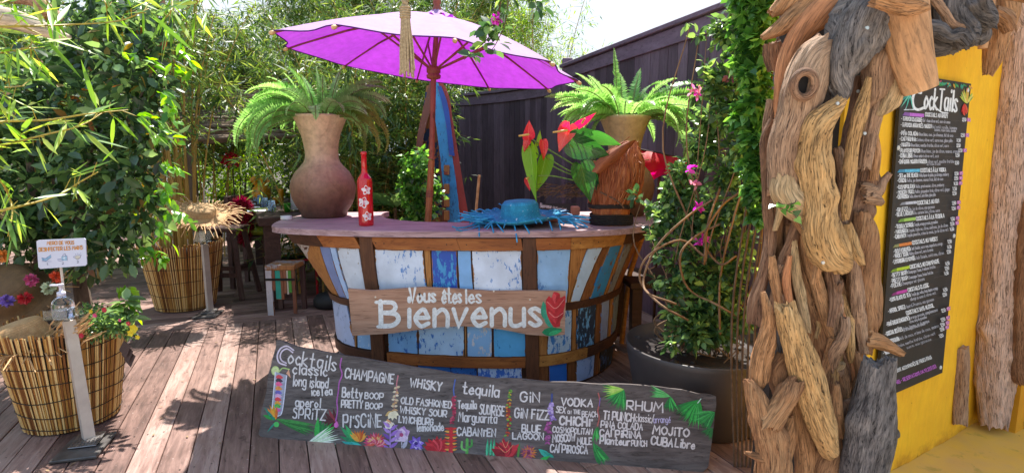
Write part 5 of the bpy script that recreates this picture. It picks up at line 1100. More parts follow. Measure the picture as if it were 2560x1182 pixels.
p_.patch([SZ(*q) for q in ((386, 310), (420, 316), (470, 284), (474, 305), (428, 340), (390, 335))], '#8fb6d8'); p_.stroke([SZ(388, 345), SZ(478, 345)], .6, '#3a5a9a', False); p_.stroke([SZ(386, 310), SZ(420, 318), SZ(470, 284)], .8, '#2a4a8c', False); p_.stroke([SZ(390, 336), SZ(428, 340), SZ(474, 305)], .8, '#2a4a8c', False); p_.stroke([SZ(400, 318), SZ(405, 332)], .7, '#2a4a8c', False)
p_.patch([SZ(*q) for q in ((568, 300), (620, 292), (622, 335), (570, 338))], '#9dc0dc'); p_.stroke([SZ(580, 295), SZ(585, 280), SZ(605, 275), SZ(607, 292)], .8, '#2a4a8c', False); p_.stroke([SZ(568, 300), SZ(620, 292), SZ(622, 335)], .7, '#2a4a8c', False); p_.stroke([SZ(532, 325), SZ(560, 322), SZ(590, 332), SZ(560, 340), SZ(535, 334)], .8, '#2a4a8c', False); p_.dot(*SZ(595, 312), 2.4, '#d8e4f2')
p_.patch([SZ(*q) for q in ((690, 305), (712, 290), (745, 295), (740, 318), (712, 328))], '#c9c4b8'); p_.stroke([SZ(680, 300), SZ(712, 290), SZ(752, 285), SZ(742, 310)], .7, '#3a4a7c', False); p_.stroke([SZ(678, 304), SZ(700, 315), SZ(714, 328), SZ(742, 310)], .7, '#3a4a7c', False)
for x, y in ((700, 278), (718, 272), (732, 275), (745, 270)): p_.dot(*SZ(x, y), .8, '#3a5a9a')
p_.build('pictograms', nbp)
sb = thing('sanitiser_bottle', bx, 'clear pump bottle of sanitising gel in the holder of the front stand', 'bottle')
MB().lathe(bx, [(0, .001), (.046, .001), (.05, .006), (.05, .07), (.046, .09), (.03, .108), (.017, .114), (.017, .122)], 28).build('bottle_body', M_acr, sb)
MB().lathe(bx, [(0, .004), (.045, .004), (.0475, .009), (.0475, .045), (0, .045)], 28).build('gel', plain('clear_gel', (.72, .78, .95), .05, (.68, .74, .93), 5, trans=.85, bump=0), sb)
mb = MB().lathe(bx, [(.0, .118), (.02, .118), (.02, .14), (.012, .143), (.008, .146), (.008, .172), (.014, .174), (.016, .184), (0, .186)], 20); mb.box(bx + Vector((-.022, -.012, .18)), (.045, .014, .01), bev=.003); mb.build('pump', plain('white_pump', srgb('#d8d6e6'), .35), sb)
b2 = atz(521, 788); tp2 = at(511, 610, b2.y + .06); st2, t2 = stand(b2, tp2, .058, 'steel sanitiser stand by the far reed pot, a straw hat hung over its head', (.22, .26, R(10)))
hold = MB(); bx2 = at(507, 603, tp2.y - .04)
for (dx, dy_, sx, sy) in ((0, -.05, .12, .003), (0, .05, .12, .003), (-.0585, 0, .003, .097), (.0585, 0, .003, .097)): hold.box(bx2 + Vector((dx, dy_, .05)), (sx, sy, .1))
hold.box(bx2 + Vector((0, 0, -.004)), (.12, .1, .004)); hold.build('holder', M_acr, st2)
MB().tube([bx2 + Vector((.01, .055, -.02)), at(512, 560, bx2.y + .055), at(510, 470, bx2.y + .055)], .006, 8).build('rod', M_steel, st2)

M_straw = strawmat('natural_straw', [srgb('#966c44'), srgb('#c0925e'), srgb('#dab07c'), srgb('#e6c698')]); M_strand = plain('straw_strand', srgb('#cfa878'), .7, srgb('#a87e52'), 40)
h2 = hat('straw_hat', at(505, 540, 5.35), Matrix.Rotation(R(12), 3, 'Y') @ Matrix.Rotation(R(16), 3, 'X'), .13, .10, .27, M_straw, M_strand, 90, .16, 'tan straw hat with a ragged brim hung on the far sanitiser stand', 7, .4, .02, sw=.005)

# ================================================================ REED POTS
M_reed = wood('reed_stem', [srgb('#86552c'), srgb('#b5823f'), srgb('#d0a45e'), srgb('#e4c284')], 'Z', 2.5, 6, .5, .3, rnd=.8, dark=.7)
M_wire = plain('binding_wire', (.05, .035, .025), .6, metal=.4); M_soil = plain('potting_soil', srgb('#33261d'), .95, srgb('#1c1510'), 20, bump=1)
def reedpot(c, rb, rt, h, label, n, hs, seed, tiltx=0):
    c = Vector(c); root = thing('reed_pot', c, label, 'planter'); rnd = random.Random(seed)
    MB().lathe(c, [(0, .01), (rb * .95, .01), (rt * .95, h * .97), (rt * .9, h * .97), (rt * .88, h * .9), (0, h * .9)], 32).build('pot', plain('brown_tub', srgb('#3c2a1e'), .8), root)
    mb = MB()
    for i in range(n):
        a = 2 * math.pi * (i + rnd.uniform(-.25, .25)) / n; w_ = math.pi * rb / n * rnd.uniform(.95, 1.25); hh = h * (1 + rnd.uniform(-.03, .02)); a2 = a + rnd.uniform(-.02, .02)
        o_ = rnd.uniform(-.003, .005); P_ = [c + Vector((math.cos(lerp(a, a2, t)) * (lerp(rb, rt, t) + o_), math.sin(lerp(a, a2, t)) * (lerp(rb, rt, t) + o_), .012 + hh * t)) for t in (0, .33, .66, 1)]
        mb.tube(P_, [w_, w_ * 1.1, w_ * 1.2, w_ * 1.25], 6, True, rn=rnd.random())
    mb.build('reed_wrap', M_reed, root)
    mb = MB()
    for z in hs:
        r = lerp(rb, rt, z) + .008; mb.tube([c + Vector((math.cos(a) * (r + .004 * math.sin(9 * a + z * 20)), math.sin(a) * r, h * z + .008 * math.sin(3 * a + z * 9))) for a in np.linspace(0, 6.283, 60)], .0028, 5, False)
    mb.build('wires', M_wire, root)
    mb = MB(); mb.lathe(c, [(0, h * .9 + .01), (rt * .5, h * .9 + .015), (rt * .87, h * .9 + .004)], 24, rough=.02); mb.build('soil', M_soil, root)
    return root
p1 = Vector((-2.71, 3.27, 0)); reedpot(p1, .235, .325, .61, 'reed wrapped pot at the front left holding a straw hat and flowers', 230, (.06, .2, .36, .52, .68, .84), 3)
p2b = atz(428, 782); p2 = Vector((p2b.x, p2b.y + .27, 0)); reedpot(p2, .28, .395, .70, 'reed wrapped pot of tall bamboo beside the far sanitiser stand', 230, (.05, .25, .45, .65, .85), 5)
h1c = at(95, 850, 3.06)
M_shstr = strawmat('shaded_straw', [srgb('#5c4028'), srgb('#80603c'), srgb('#9c7850')])  # straw darkened in its colour for the shade the rear hat lies in
h1 = hat('straw_hat', at(70, 872, 3.16), Matrix.Rotation(R(-14), 3, 'Y') @ Matrix.Rotation(R(8), 3, 'X'), .135, .17, .21, M_straw, M_strand, 60, .22, 'woven straw hat slumped on the front reed pot', 12, .25, .02, az0=-1.3, azr=3.0, sw=.0045)
h3 = hat('straw_hat', at(30, 748, 3.66), Matrix.Rotation(R(12), 3, 'Y') @ Matrix.Rotation(R(38), 3, 'X'), .18, .2, .30, M_shstr, M_strand, 40, .1, 'large straw hat trimmed with bright pompom flowers under the left shrub', 21, .3, .02, sw=.004)
rq = random.Random(19); mb = MB()
for i in range(46):
    x0, y0 = rq.uniform(110, 200), rq.uniform(850, 880); x1, y1 = x0 + rq.uniform(10, 70), y0 - rq.uniform(20, 110); q0 = at(x0, y0, 3.1); q1 = at(x1, y1, 3.05 + rq.uniform(-.06, .08)); mb.tube([q0, q0.lerp(q1, .5) + Vector((-.012, -.02, .01)), q1], [.004, .0045, .003], 4)
mb.build('dry_fronds', M_strand, h1)
rq = random.Random(2)
for x, y, cc in ((18, 752, '#8a6ac0'), (62, 745, '#c01f2c'), (140, 694, '#d8502c'), (122, 720, '#b8c4a0'), (4, 640, '#d8802c'), (78, 700, '#c04a7a')):
    q_ = arr(at(x, y, 3.36)); D_ = nrm(np.random.normal(size=(42, 3)) * (1, .5, 1)); leafcloud('cloth_flower', q_ + D_ * .008, D_, np.random.normal(size=(42, 3)), .036, .026, pg(cc), h3, 'leaf')

# ================================================================ GREY TUB, SIDE TABLE, RED CLOTH
gc = Vector((1.17, 3.33, 0)); M_tub = plain('anthracite_resin', srgb('#4a4443'), .45, srgb('#403a3a'), 4, bump=.05)
gp = thing('planter_tub', gc, 'large round anthracite grey tub holding the bougainvillea', 'planter')
MB().lathe(gc, [(0, .0), (.37, 0), (.375, .01), (.41, .18), (.455, .43), (.462, .465), (.458, .47), (.448, .47), (.44, .43), (0, .40)], 64).build('tub', M_tub, gp)
MB().lathe(gc, [(0, .42), (.2, .425), (.437, .41)], 32, rough=.04).build('soil', M_soil, gp)
mb = MB(); rq = random.Random(4)
for i in range(60): a = rq.uniform(0, 6.28); r = rq.uniform(.1, .42); s = rq.uniform(.012, .03); mb.lathe(gc + Vector((math.cos(a) * r, math.sin(a) * r, .415)), [(0, 0), (s, s * .3), (s * .8, s * .8), (0, s)], 7)
o = mb.build('pebbles', plain('dark_pebble', srgb('#3a3633'), .7), gp); o['kind'] = 'stuff'
M_dkw = wood('dark_furniture', [srgb('#2a1c18'), srgb('#402c26'), srgb('#5a4038')], 'X', 3, 10, .6, .4)
def table(name, c, size, h, label, cat, rz=0, leg=.08, m=None, th=.05):
    root = thing(name, (c[0], c[1], 0), label, cat); m = m or M_dkw; Mz = Matrix.Rotation(rz, 3, 'Z')
    MB().box((c[0], c[1], h - th / 2), (size[0], size[1], th), rz=rz, bev=.006).build('tabletop', m, root)
    for sx in (-1, 1):
        for sy in (-1, 1): q = Mz @ Vector((sx * (size[0] / 2 - leg * .8), sy * (size[1] / 2 - leg * .8), 0)); MB().box((c[0] + q.x, c[1] + q.y, (h - th) / 2), (leg, leg, h - th), rz=rz, bev=.005).build('leg', m, root)
    return root
q = atz(1640, 705, .60); table('side_table', (q.x + .16, q.y + .3), (.8, .6), .60, 'low dark wooden table behind the grey tub', 'table', .1)
rdc = at(1660, 420, 5.0); mb = MB(); V = []
for j in range(11):
    for i in range(25):
        u = i / 24; v_ = j / 10; x = lerp(1590, 1725, u); y = lerp(372, 400, u) + (lerp(85, 30, u)) * v_ + 6 * math.sin(u * 9) * v_; V.append(at(x, y, 5.0 - .12 * math.sin(math.pi * v_) + .03 * math.sin(u * 14)))
mb.add(V, [(j * 25 + i, j * 25 + i + 1, j * 25 + 26 + i, j * 25 + 25 + i) for j in range(10) for i in range(24)], None, True)
M_redc = leafmat('red_lace', [srgb('#a01018'), srgb('#c41c24'), srgb('#d83a3c')], .4, .6)
rc_ = thing('red_cloth', rdc, 'bright red cloth hung on a pole behind the bougainvillea', 'cloth'); mb.build('cloth', M_redc, rc_)
MB().tube([at(1590, 372, 5.02), at(1725, 401, 5.02)], .01, 8).build('rod', M_dkw, rc_); MB().tube([at(1650, 385, 5.03), Vector((at(1650, 385, 5.03).x, 5.03, 0))], .014, 8).build('pole', M_dkw, rc_)

# ================================================================ TERRACE FURNITURE AT THE BACK
TZ = .98; nl = atz(646, 545, TZ); fl2 = atz(624, 503, TZ); dl = (fl2 - nl); dl.z = 0; dl.normalize(); dr = Vector((dl.y, -dl.x, 0))
tc_ = nl + dl * 1.5 + dr * .55; trz = math.atan2(dl.y, dl.x)
table('dining_table', (tc_.x, tc_.y), (3.0, 1.1), TZ, 'tall dark timber dining table laid with blue glasses on the terrace', 'table', trz, .15, th=.09)
M_gls = plain('blue_glass', (.45, .66, .9), .05, (.4, .6, .85), 6, trans=.7, bump=0); M_nap = plain('paper_napkin', srgb('#d6d8e6'), .8)
for i, (x, y) in enumerate(((643, 503), (652, 510), (663, 518), (680, 526))):
    q = atz(x, y, TZ)
    o = MB().lathe(q + Vector((0, 0, .001)), [(0, .0), (.046, .0), (.047, .004), (.034, .115), (0, .118)], 16).build('glass', M_gls); tag(o, ['blue glass turned over on its napkin, farthest from the bar', 'blue upturned glass, second from the far end of the row', 'blue upturned glass, second from the near corner of the table', 'blue upturned glass at the near corner of the tall table'][i], 'glass', 'upturned glasses on the terrace table')
    mb = MB(); c = q - dr * .16 + dl * .02; mb.box(c + Vector((0, 0, .003)), (.20, .2, .003), rz=trz); o = mb.build('napkin', M_nap); tag(o, ['white napkin beside the farthest upturned glass', 'white napkin beside the second glass from the far end', 'white napkin beside the second glass from the near corner', 'white napkin beside the glass at the near table corner'][i], 'napkin', 'napkins on the terrace table')
M_yg = plain('yellow_glaze', srgb('#d8940c'), .3, srgb('#c07a08'), 9); q = atz(655, 502, TZ)
yv_ = thing('pitcher', q, 'fat yellow glazed pot with an open ragged lip on the tall table', 'pot')
s_ = q.y / 1400
MB().lathe(q, [(0, 0), (14 * s_, 0), (20 * s_, 8 * s_), (23 * s_, 19 * s_), (21 * s_, 30 * s_), (13 * s_, 40 * s_), (9 * s_, 45 * s_), (14 * s_, 52 * s_), (12 * s_, 52 * s_), (0, 44 * s_)], 24, rough=.06).build('pot_body', M_yg, yv_)
mb = MB(); 
for i in range(5): a = -2.6 + i * .8; mb.tube([q + Vector((math.cos(a) * 9 * s_, math.sin(a) * 9 * s_, 46 * s_)), q + Vector((math.cos(a) * 20 * s_, math.sin(a) * 14 * s_, 54 * s_)), q + Vector((math.cos(a) * 26 * s_, math.sin(a) * 18 * s_, (50 - 4 * (i % 2)) * s_))], [.06, .05, .02], 7, flat=.35)
mb.build('lip', M_yg, yv_)
for nm, x, y, hw, hh, mt, lb in (('plant_pot', 691, 512, 8, 18, M_yg, 'small square yellow pot beyond the glasses'), ('vase', 705, 512, 6, 40, M_yg, 'slim tall yellow vase beside the small yellow pot'), ('plant_pot', 719, 530, 9, 22, plain('green_glaze', srgb('#3a9a24'), .35, srgb('#2c7a1c'), 9), 'bright green tapered pot next to the white panel')):
    q = atz(x, y, TZ); s_ = q.y / 1400; o = MB().lathe(q, [(0, 0), (hw * .7 * s_, 0), (hw * s_, hh * .9 * s_), (hw * 1.1 * s_, hh * s_), (hw * .9 * s_, hh * s_), (0, hh * .9 * s_)], 18).build(nm, mt); tag(o, lb, 'pot' if nm != 'vase' else 'vase')
wp = MB().slab([at(x, y, 6.35) for x, y in ((725, 452), (737, 440), (790, 440), (800, 524), (727, 524))][::-1], (0, -1, 0), .05); tag(wp.build('white_panel', plain('white_melamine', srgb('#cfc9cc'), .4)), 'plain white panel standing on the table behind the terracotta vase', 'panel')

M_stool = wood('stool_wood', [srgb('#3a2620'), srgb('#58403a'), srgb('#70564e')], 'Z', 3, 10, .65, .4)
bs = at(565, 582, 6.35); stl = thing('bar_stool', (bs.x, 6.35, 0), 'tall dark wooden bar stool with splayed legs right of the bamboo pot', 'stool')
MB().box((bs.x, 6.35, .79), (.40, .36, .045), bev=.01).build('seat', M_stool, stl)
for sx in (-1, 1):
    for sy in (-1, 1):
        a = Vector((bs.x + sx * .14, 6.35 + sy * .13, .77)); b = Vector((bs.x + sx * .24, 6.35 + sy * .22, 0)); MB().box((a + b) / 2, (.05, .05, (a - b).length), rot=(a - b).to_track_quat('Z', 'Y').to_matrix(), bev=.004).build('leg', M_stool, stl)
for sy in (-1, 1): MB().box((bs.x, 6.35 + sy * .19, .28), (.40, .03, .05)).build('stretcher', M_stool, stl)
for sx in (-1, 1): MB().box((bs.x + sx * .2, 6.35, .36), (.03, .36, .05)).build('stretcher', M_stool, stl)
chp = at(612, 600, 6.9); ch = thing('bar_chair', (chp.x, 6.9, 0), 'dark high chair with a lime seat cushion and a red feather boa on its back', 'chair')
MB().box((chp.x + .12, 6.9, .62), (.48, .44, .05), bev=.01).build('seat', M_stool, ch)
for sx in (-1, 1):
    for sy in (-1, 1): MB().box((chp.x + .12 + sx * .21, 6.9 + sy * .19, (.6 if sx > 0 else 1.12) / 2), (.05, .05, .6 if sx > 0 else 1.12), bev=.004).build('leg', M_stool, ch)
mb = MB()
for z in (.8, .95, 1.09): mb.box((chp.x - .09, 6.9, z), (.03, .34, .07), bev=.004)
mb.build('backrest', M_stool, ch)
def cushion(c, s, m, name): 
    mb = MB(); V = []; n = 16
    for j in range(n + 1):
        for i in range(n + 1): u, v_ = i / n * 2 - 1, j / n * 2 - 1; V.append((c[0] + u * s[0] / 2, c[1] + v_ * s[1] / 2, c[2] + s[2] * .5 * (max(0, (1 - u ** 4) * (1 - v_ ** 4))) ** .5))
    m_ = n + 1; F = [(j * m_ + i, j * m_ + i + 1, j * m_ + m_ + i + 1, j * m_ + m_ + i) for j in range(n) for i in range(n)]; k = len(V)
    V += [(x, y, 2 * c[2] - z) for x, y, z in V]; F += [tuple(k + q for q in f[::-1]) for f in F]; mb.add(V, F, None, True); return mb.build(name, m, None)
o = cushion((chp.x + .13, 6.9, .70), (.46, .42, .12), plain('lime_cloth', srgb('#a3b23a'), .85, srgb('#8a9a2c'), 9), 'cushion'); tag(o, 'lime green seat cushion on the dark high chair', 'cushion')
o = cushion((chp.x + .13, 6.9, .815), (.48, .42, .11), plain('brown_cloth', srgb('#5a4a3c'), .85, srgb('#42362c'), 9), 'cushion'); tag(o, 'brown cushion lying on top of the lime green one', 'cushion')
mb = MB(); rq = random.Random(6); bz = [at(x, y, 6.7) for x, y in ((582, 560), (586, 530), (598, 508), (612, 512), (618, 540), (616, 575), (612, 600))]; P_ = []; A_ = []
for c in spline(bz, 60):
    for k in range(60): d = nrm(np.random.normal(size=(1, 3)))[0]; P_.append(c + d * .02); A_.append(d + arr((0, 0, -.3)))
M_boa = leafmat('red_feather', [srgb('#7c0e1a'), srgb('#a8182a'), srgb('#c43044')], .25, .8)
o = leafcloud('feather_boa', P_, A_, rup(len(P_)), .085, .014, M_boa, None, 'tiny'); tag(o, 'red feather boa draped over the high chair back', 'boa')

# patchwork stool and red-edged bench
ps = thing('patchwork_stool', atz(702, 786), 'small stool of multicoloured reclaimed boards left of the bar', 'stool'); pY = 5.52; sc = pxm(pY)
cx_ = at(702, 720, pY).x; w2 = .29
MB().box((cx_, pY + .14, .495), (w2, .30, .05), bev=.006).build('seat', PW('#a8a0a0', '#8a5c48', .9), ps)
for k, (x0, x1, zb, c_, u_) in enumerate(((-.146, -.085, 0, '#c9c4cc', '#8a6a5a'), (-.082, -.055, .26, '#8a5038', '#5c3424'), (-.052, .0, .17, '#1fa594', '#0f6a60'), (.003, .03, .17, '#8f5638', '#5c3424'), (.033, .06, .23, '#9a6248', '#6a3a28'), (.063, .078, .22, '#d8d0c4', '#8a5c48'), (.081, .112, .24, '#4a9a38', '#8a5c48'), (.115, .146, .02, '#7c4a36', '#4c2c20'))):
    V = []; mb = MB(); mb.add([(cx_ + x, pY - .004 + (k % 3) * .003, z) for x, z in ((x0, zb), (x1, zb), (x1, .468), (x0, .468))] + [(cx_ + x, pY + .02, z) for x, z in ((x0, zb), (x1, zb), (x1, .468), (x0, .468))], [(0, 1, 2, 3), (5, 4, 7, 6), (0, 4, 5, 1), (1, 5, 6, 2), (3, 2, 6, 7), (4, 0, 3, 7)], [(0, 0), (1, 0), (1, 1), (0, 1)] * 2); mb.build('board', paintwood(c_, u_, .3), ps)
for x in (-.115, .13): MB().box((cx_ + x, pY + .26, .235), (.045, .04, .465), bev=.003).build('leg', M_stool, ps)
MB().box((cx_, pY - .008, .375), (w2 + .008, .012, .022)).build('strap', M_rope, ps)
be = thing('bench', at(740, 650, 6.2), 'low black bench with a red tubular edge beyond the patchwork stool', 'bench')
b_l = atz(668, 650, .5); bz = .42; M_rd = plain('red_enamel', srgb('#c01a2c'), .3, srgb('#a81424'), 8)
fr = [atz(670, 657, bz), atz(800, 647, bz), atz(800, 632, bz), atz(664, 643, bz)]
MB().slab([fr[0], fr[1], fr[2], fr[3]], (0, 0, 1), .03).build('seat', plain('black_mesh', (.02, .018, .018), .7), be)
MB().tube([fr[3], fr[0], fr[1], fr[2], fr[3]], .016, 8, False).build('frame', M_rd, be)
for k, q in enumerate((fr[0], fr[1], fr[2], fr[3])): MB().tube([q + Vector((.05 if k in (0, 3) else -.05, 0, 0)), Vector((q.x + (.05 if k in (0, 3) else -.05), q.y, 0))], .014, 8).build('leg', M_rd, be)
q = atz(818, 772); o = MB().lathe(Vector((q.x, q.y + .1, 0)), [(0, 0), (.14, 0), (.17, .03), (.17, .09), (.13, .14), (.05, .16), (0, .16)], 24).build('rubber_weight', plain('black_rubber', (.015, .015, .016), .6)); tag(o, 'black round rubber weight on the deck at the left foot of the bar', 'weight')

# ================================================================ DRIFTWOOD GATEWAY
def driftmat(name, stops, dark=.22, sc=5, st=11, bump=1.0, tint=(1, 1, 1)):
    stops = [tuple(x * y for x, y in zip(s, tint)) for s in stops]
    m, ns, ls, b = newmat(name); b.inputs['Roughness'].default_value = .72; b.inputs['Specular IOR Level'].default_value = .35
    v = coords(ns, ls, 'UV', (st, 1, 1)); h = noisen(ns, ls, v, sc, 10, .7, .9); f = noisen(ns, ls, coords(ns, ls, 'UV', (st * 2.2, 1, 1)), sc * 3, 8, .7, .3)
    big = noisen(ns, ls, coords(ns, ls), 5, 5, .6); n = len(stops)
    hh = math_(ns, ls, 'ADD', math_(ns, ls, 'MULTIPLY', h, .55), math_(ns, ls, 'MULTIPLY', big, .5)); r = rampn(ns, [(.3 + .44 * i / (n - 1), c) for i, c in enumerate(stops)]); ls.new(hh, r.inputs[0])
    cr = rampn(ns, [(.37, (dark,) * 3), (.42, (1, 1, 1))]); ck_ = noisen(ns, ls, coords(ns, ls, 'UV', (st * 1.7, 1.6, 1)), sc * 2.2, 4, .5, 2.2); ls.new(math_(ns, ls, 'ADD', math_(ns, ls, 'MULTIPLY', h, .4), math_(ns, ls, 'MULTIPLY', ck_, .6)), cr.inputs[0]); cf = rampn(ns, [(.36, (.58,) * 3), (.46, (1.12, 1.1, 1.08)), (.64, (1.5, 1.46, 1.4))]); ls.new(f, cf.inputs[0])
    wh = noisen(ns, ls, coords(ns, ls), 60, 3); hs = rampn(ns, [(.68, (1, 1, 1)), (.74, (.4, .36, .34))]); ls.new(wh, hs.inputs[0])
    c = mixc(ns, ls, 1.0, r.outputs[0], cr.outputs[0], 'MULTIPLY'); c = mixc(ns, ls, 1.0, c, cf.outputs[0], 'MULTIPLY'); c = mixc(ns, ls, .8, c, hs.outputs[0], 'MULTIPLY'); ls.new(c, b.inputs['Base Color'])
    bumpn(ns, ls, math_(ns, ls, 'ADD', cr.outputs[0], math_(ns, ls, 'MULTIPLY', cf.outputs[0], .5)), b, bump, .012); return m
WARM = (.85, .73, .61)
DW = {'straw': driftmat('driftwood_straw', [srgb('#a8845a'), srgb('#d0ae7e'), srgb('#ead2a8')], .22, 5, 6, 1.0, WARM), 'tan': driftmat('driftwood_tan', [srgb('#a07850'), srgb('#cca07a'), srgb('#e6c6a0')], .3, 5, 11, 1.0, WARM),
      'brown': driftmat('driftwood_brown', [srgb('#7e5c42'), srgb('#b08868'), srgb('#d8b692')], .25, 5, 11, 1.0, WARM), 'red': driftmat('driftwood_red', [srgb('#98684a'), srgb('#c48e6a'), srgb('#deb492')], .5, 3.5, 9, .5, WARM),
      'grey': driftmat('driftwood_grey', [srgb('#94745e'), srgb('#c29e84'), srgb('#e0c4aa')], .25, 5, 11, 1.0, (.80, .74, .68)), 'purple': driftmat('driftwood_purple', [srgb('#6a4e3e'), srgb('#9c7862'), srgb('#c8a58c')], .3, 5, 11, 1.0, (.85, .78, .70)),
      'char': driftmat('driftwood_charcoal', [srgb('#2c292a'), srgb('#565050'), srgb('#827a78'), srgb('#a8968a')], .3, 7, 5), 'bone': driftmat('driftwood_bone', [srgb('#b09876'), srgb('#d4be9c'), srgb('#f0e0c4')], .3, 5, 11, 1.0, WARM),
      'pink': driftmat('driftwood_pink', [srgb('#a08274'), srgb('#c8a898'), srgb('#e0c6b8')], .4, 4.5, 7), 'smooth': driftmat('driftwood_smooth', [srgb('#8c6444'), srgb('#b0845e'), srgb('#c49a74')], .75, 2.5, 3, .3)}
_sd = [0]
def dw(root, ps, Y, m, rough=.13, name='driftwood_piece', n=60, dens_=60, flat=.9, rf=2.2):
    _sd[0] += 1; full = [(p[0], p[1], p[2], p[3] if len(p) > 3 else 0) for p in ps]; S = spline(full, dens_ if len(full) > 2 else dens_ // 2)
    mb = MB(); mb.tube([at(x, y, Y + d_) for x, y, w_, d_ in S], [max(.002, w_ * pxm(Y + d_)) for x, y, w_, d_ in S], n, True, 0, flat, rough, rf, _sd[0], rn=random.random(), groove=0 if m == 'smooth' else random.uniform(.4, 1.1), knots=0 if m == 'smooth' else random.randint(3, 8)); 
    return mb.build(name, DW[m], root)
def screw(root, x, y, Y):
    c = at(x, y, Y); MB().tube([c, c + Vector((0, -.004, 0))], [.0065, .0055], 10).build('screw', bpy.data.materials.get('zinc'), root)
pil = thing('driftwood_pillar', (1.2, 2.2, 0), 'gateway pillar clad in twisted driftwood pieces of many browns', 'pillar')
cm = MB().box((1.26, 2.36, 1.5), (.30, .12, 3.2)); cm.build('core', plain('core_post', srgb('#2a211c'), .9), pil)
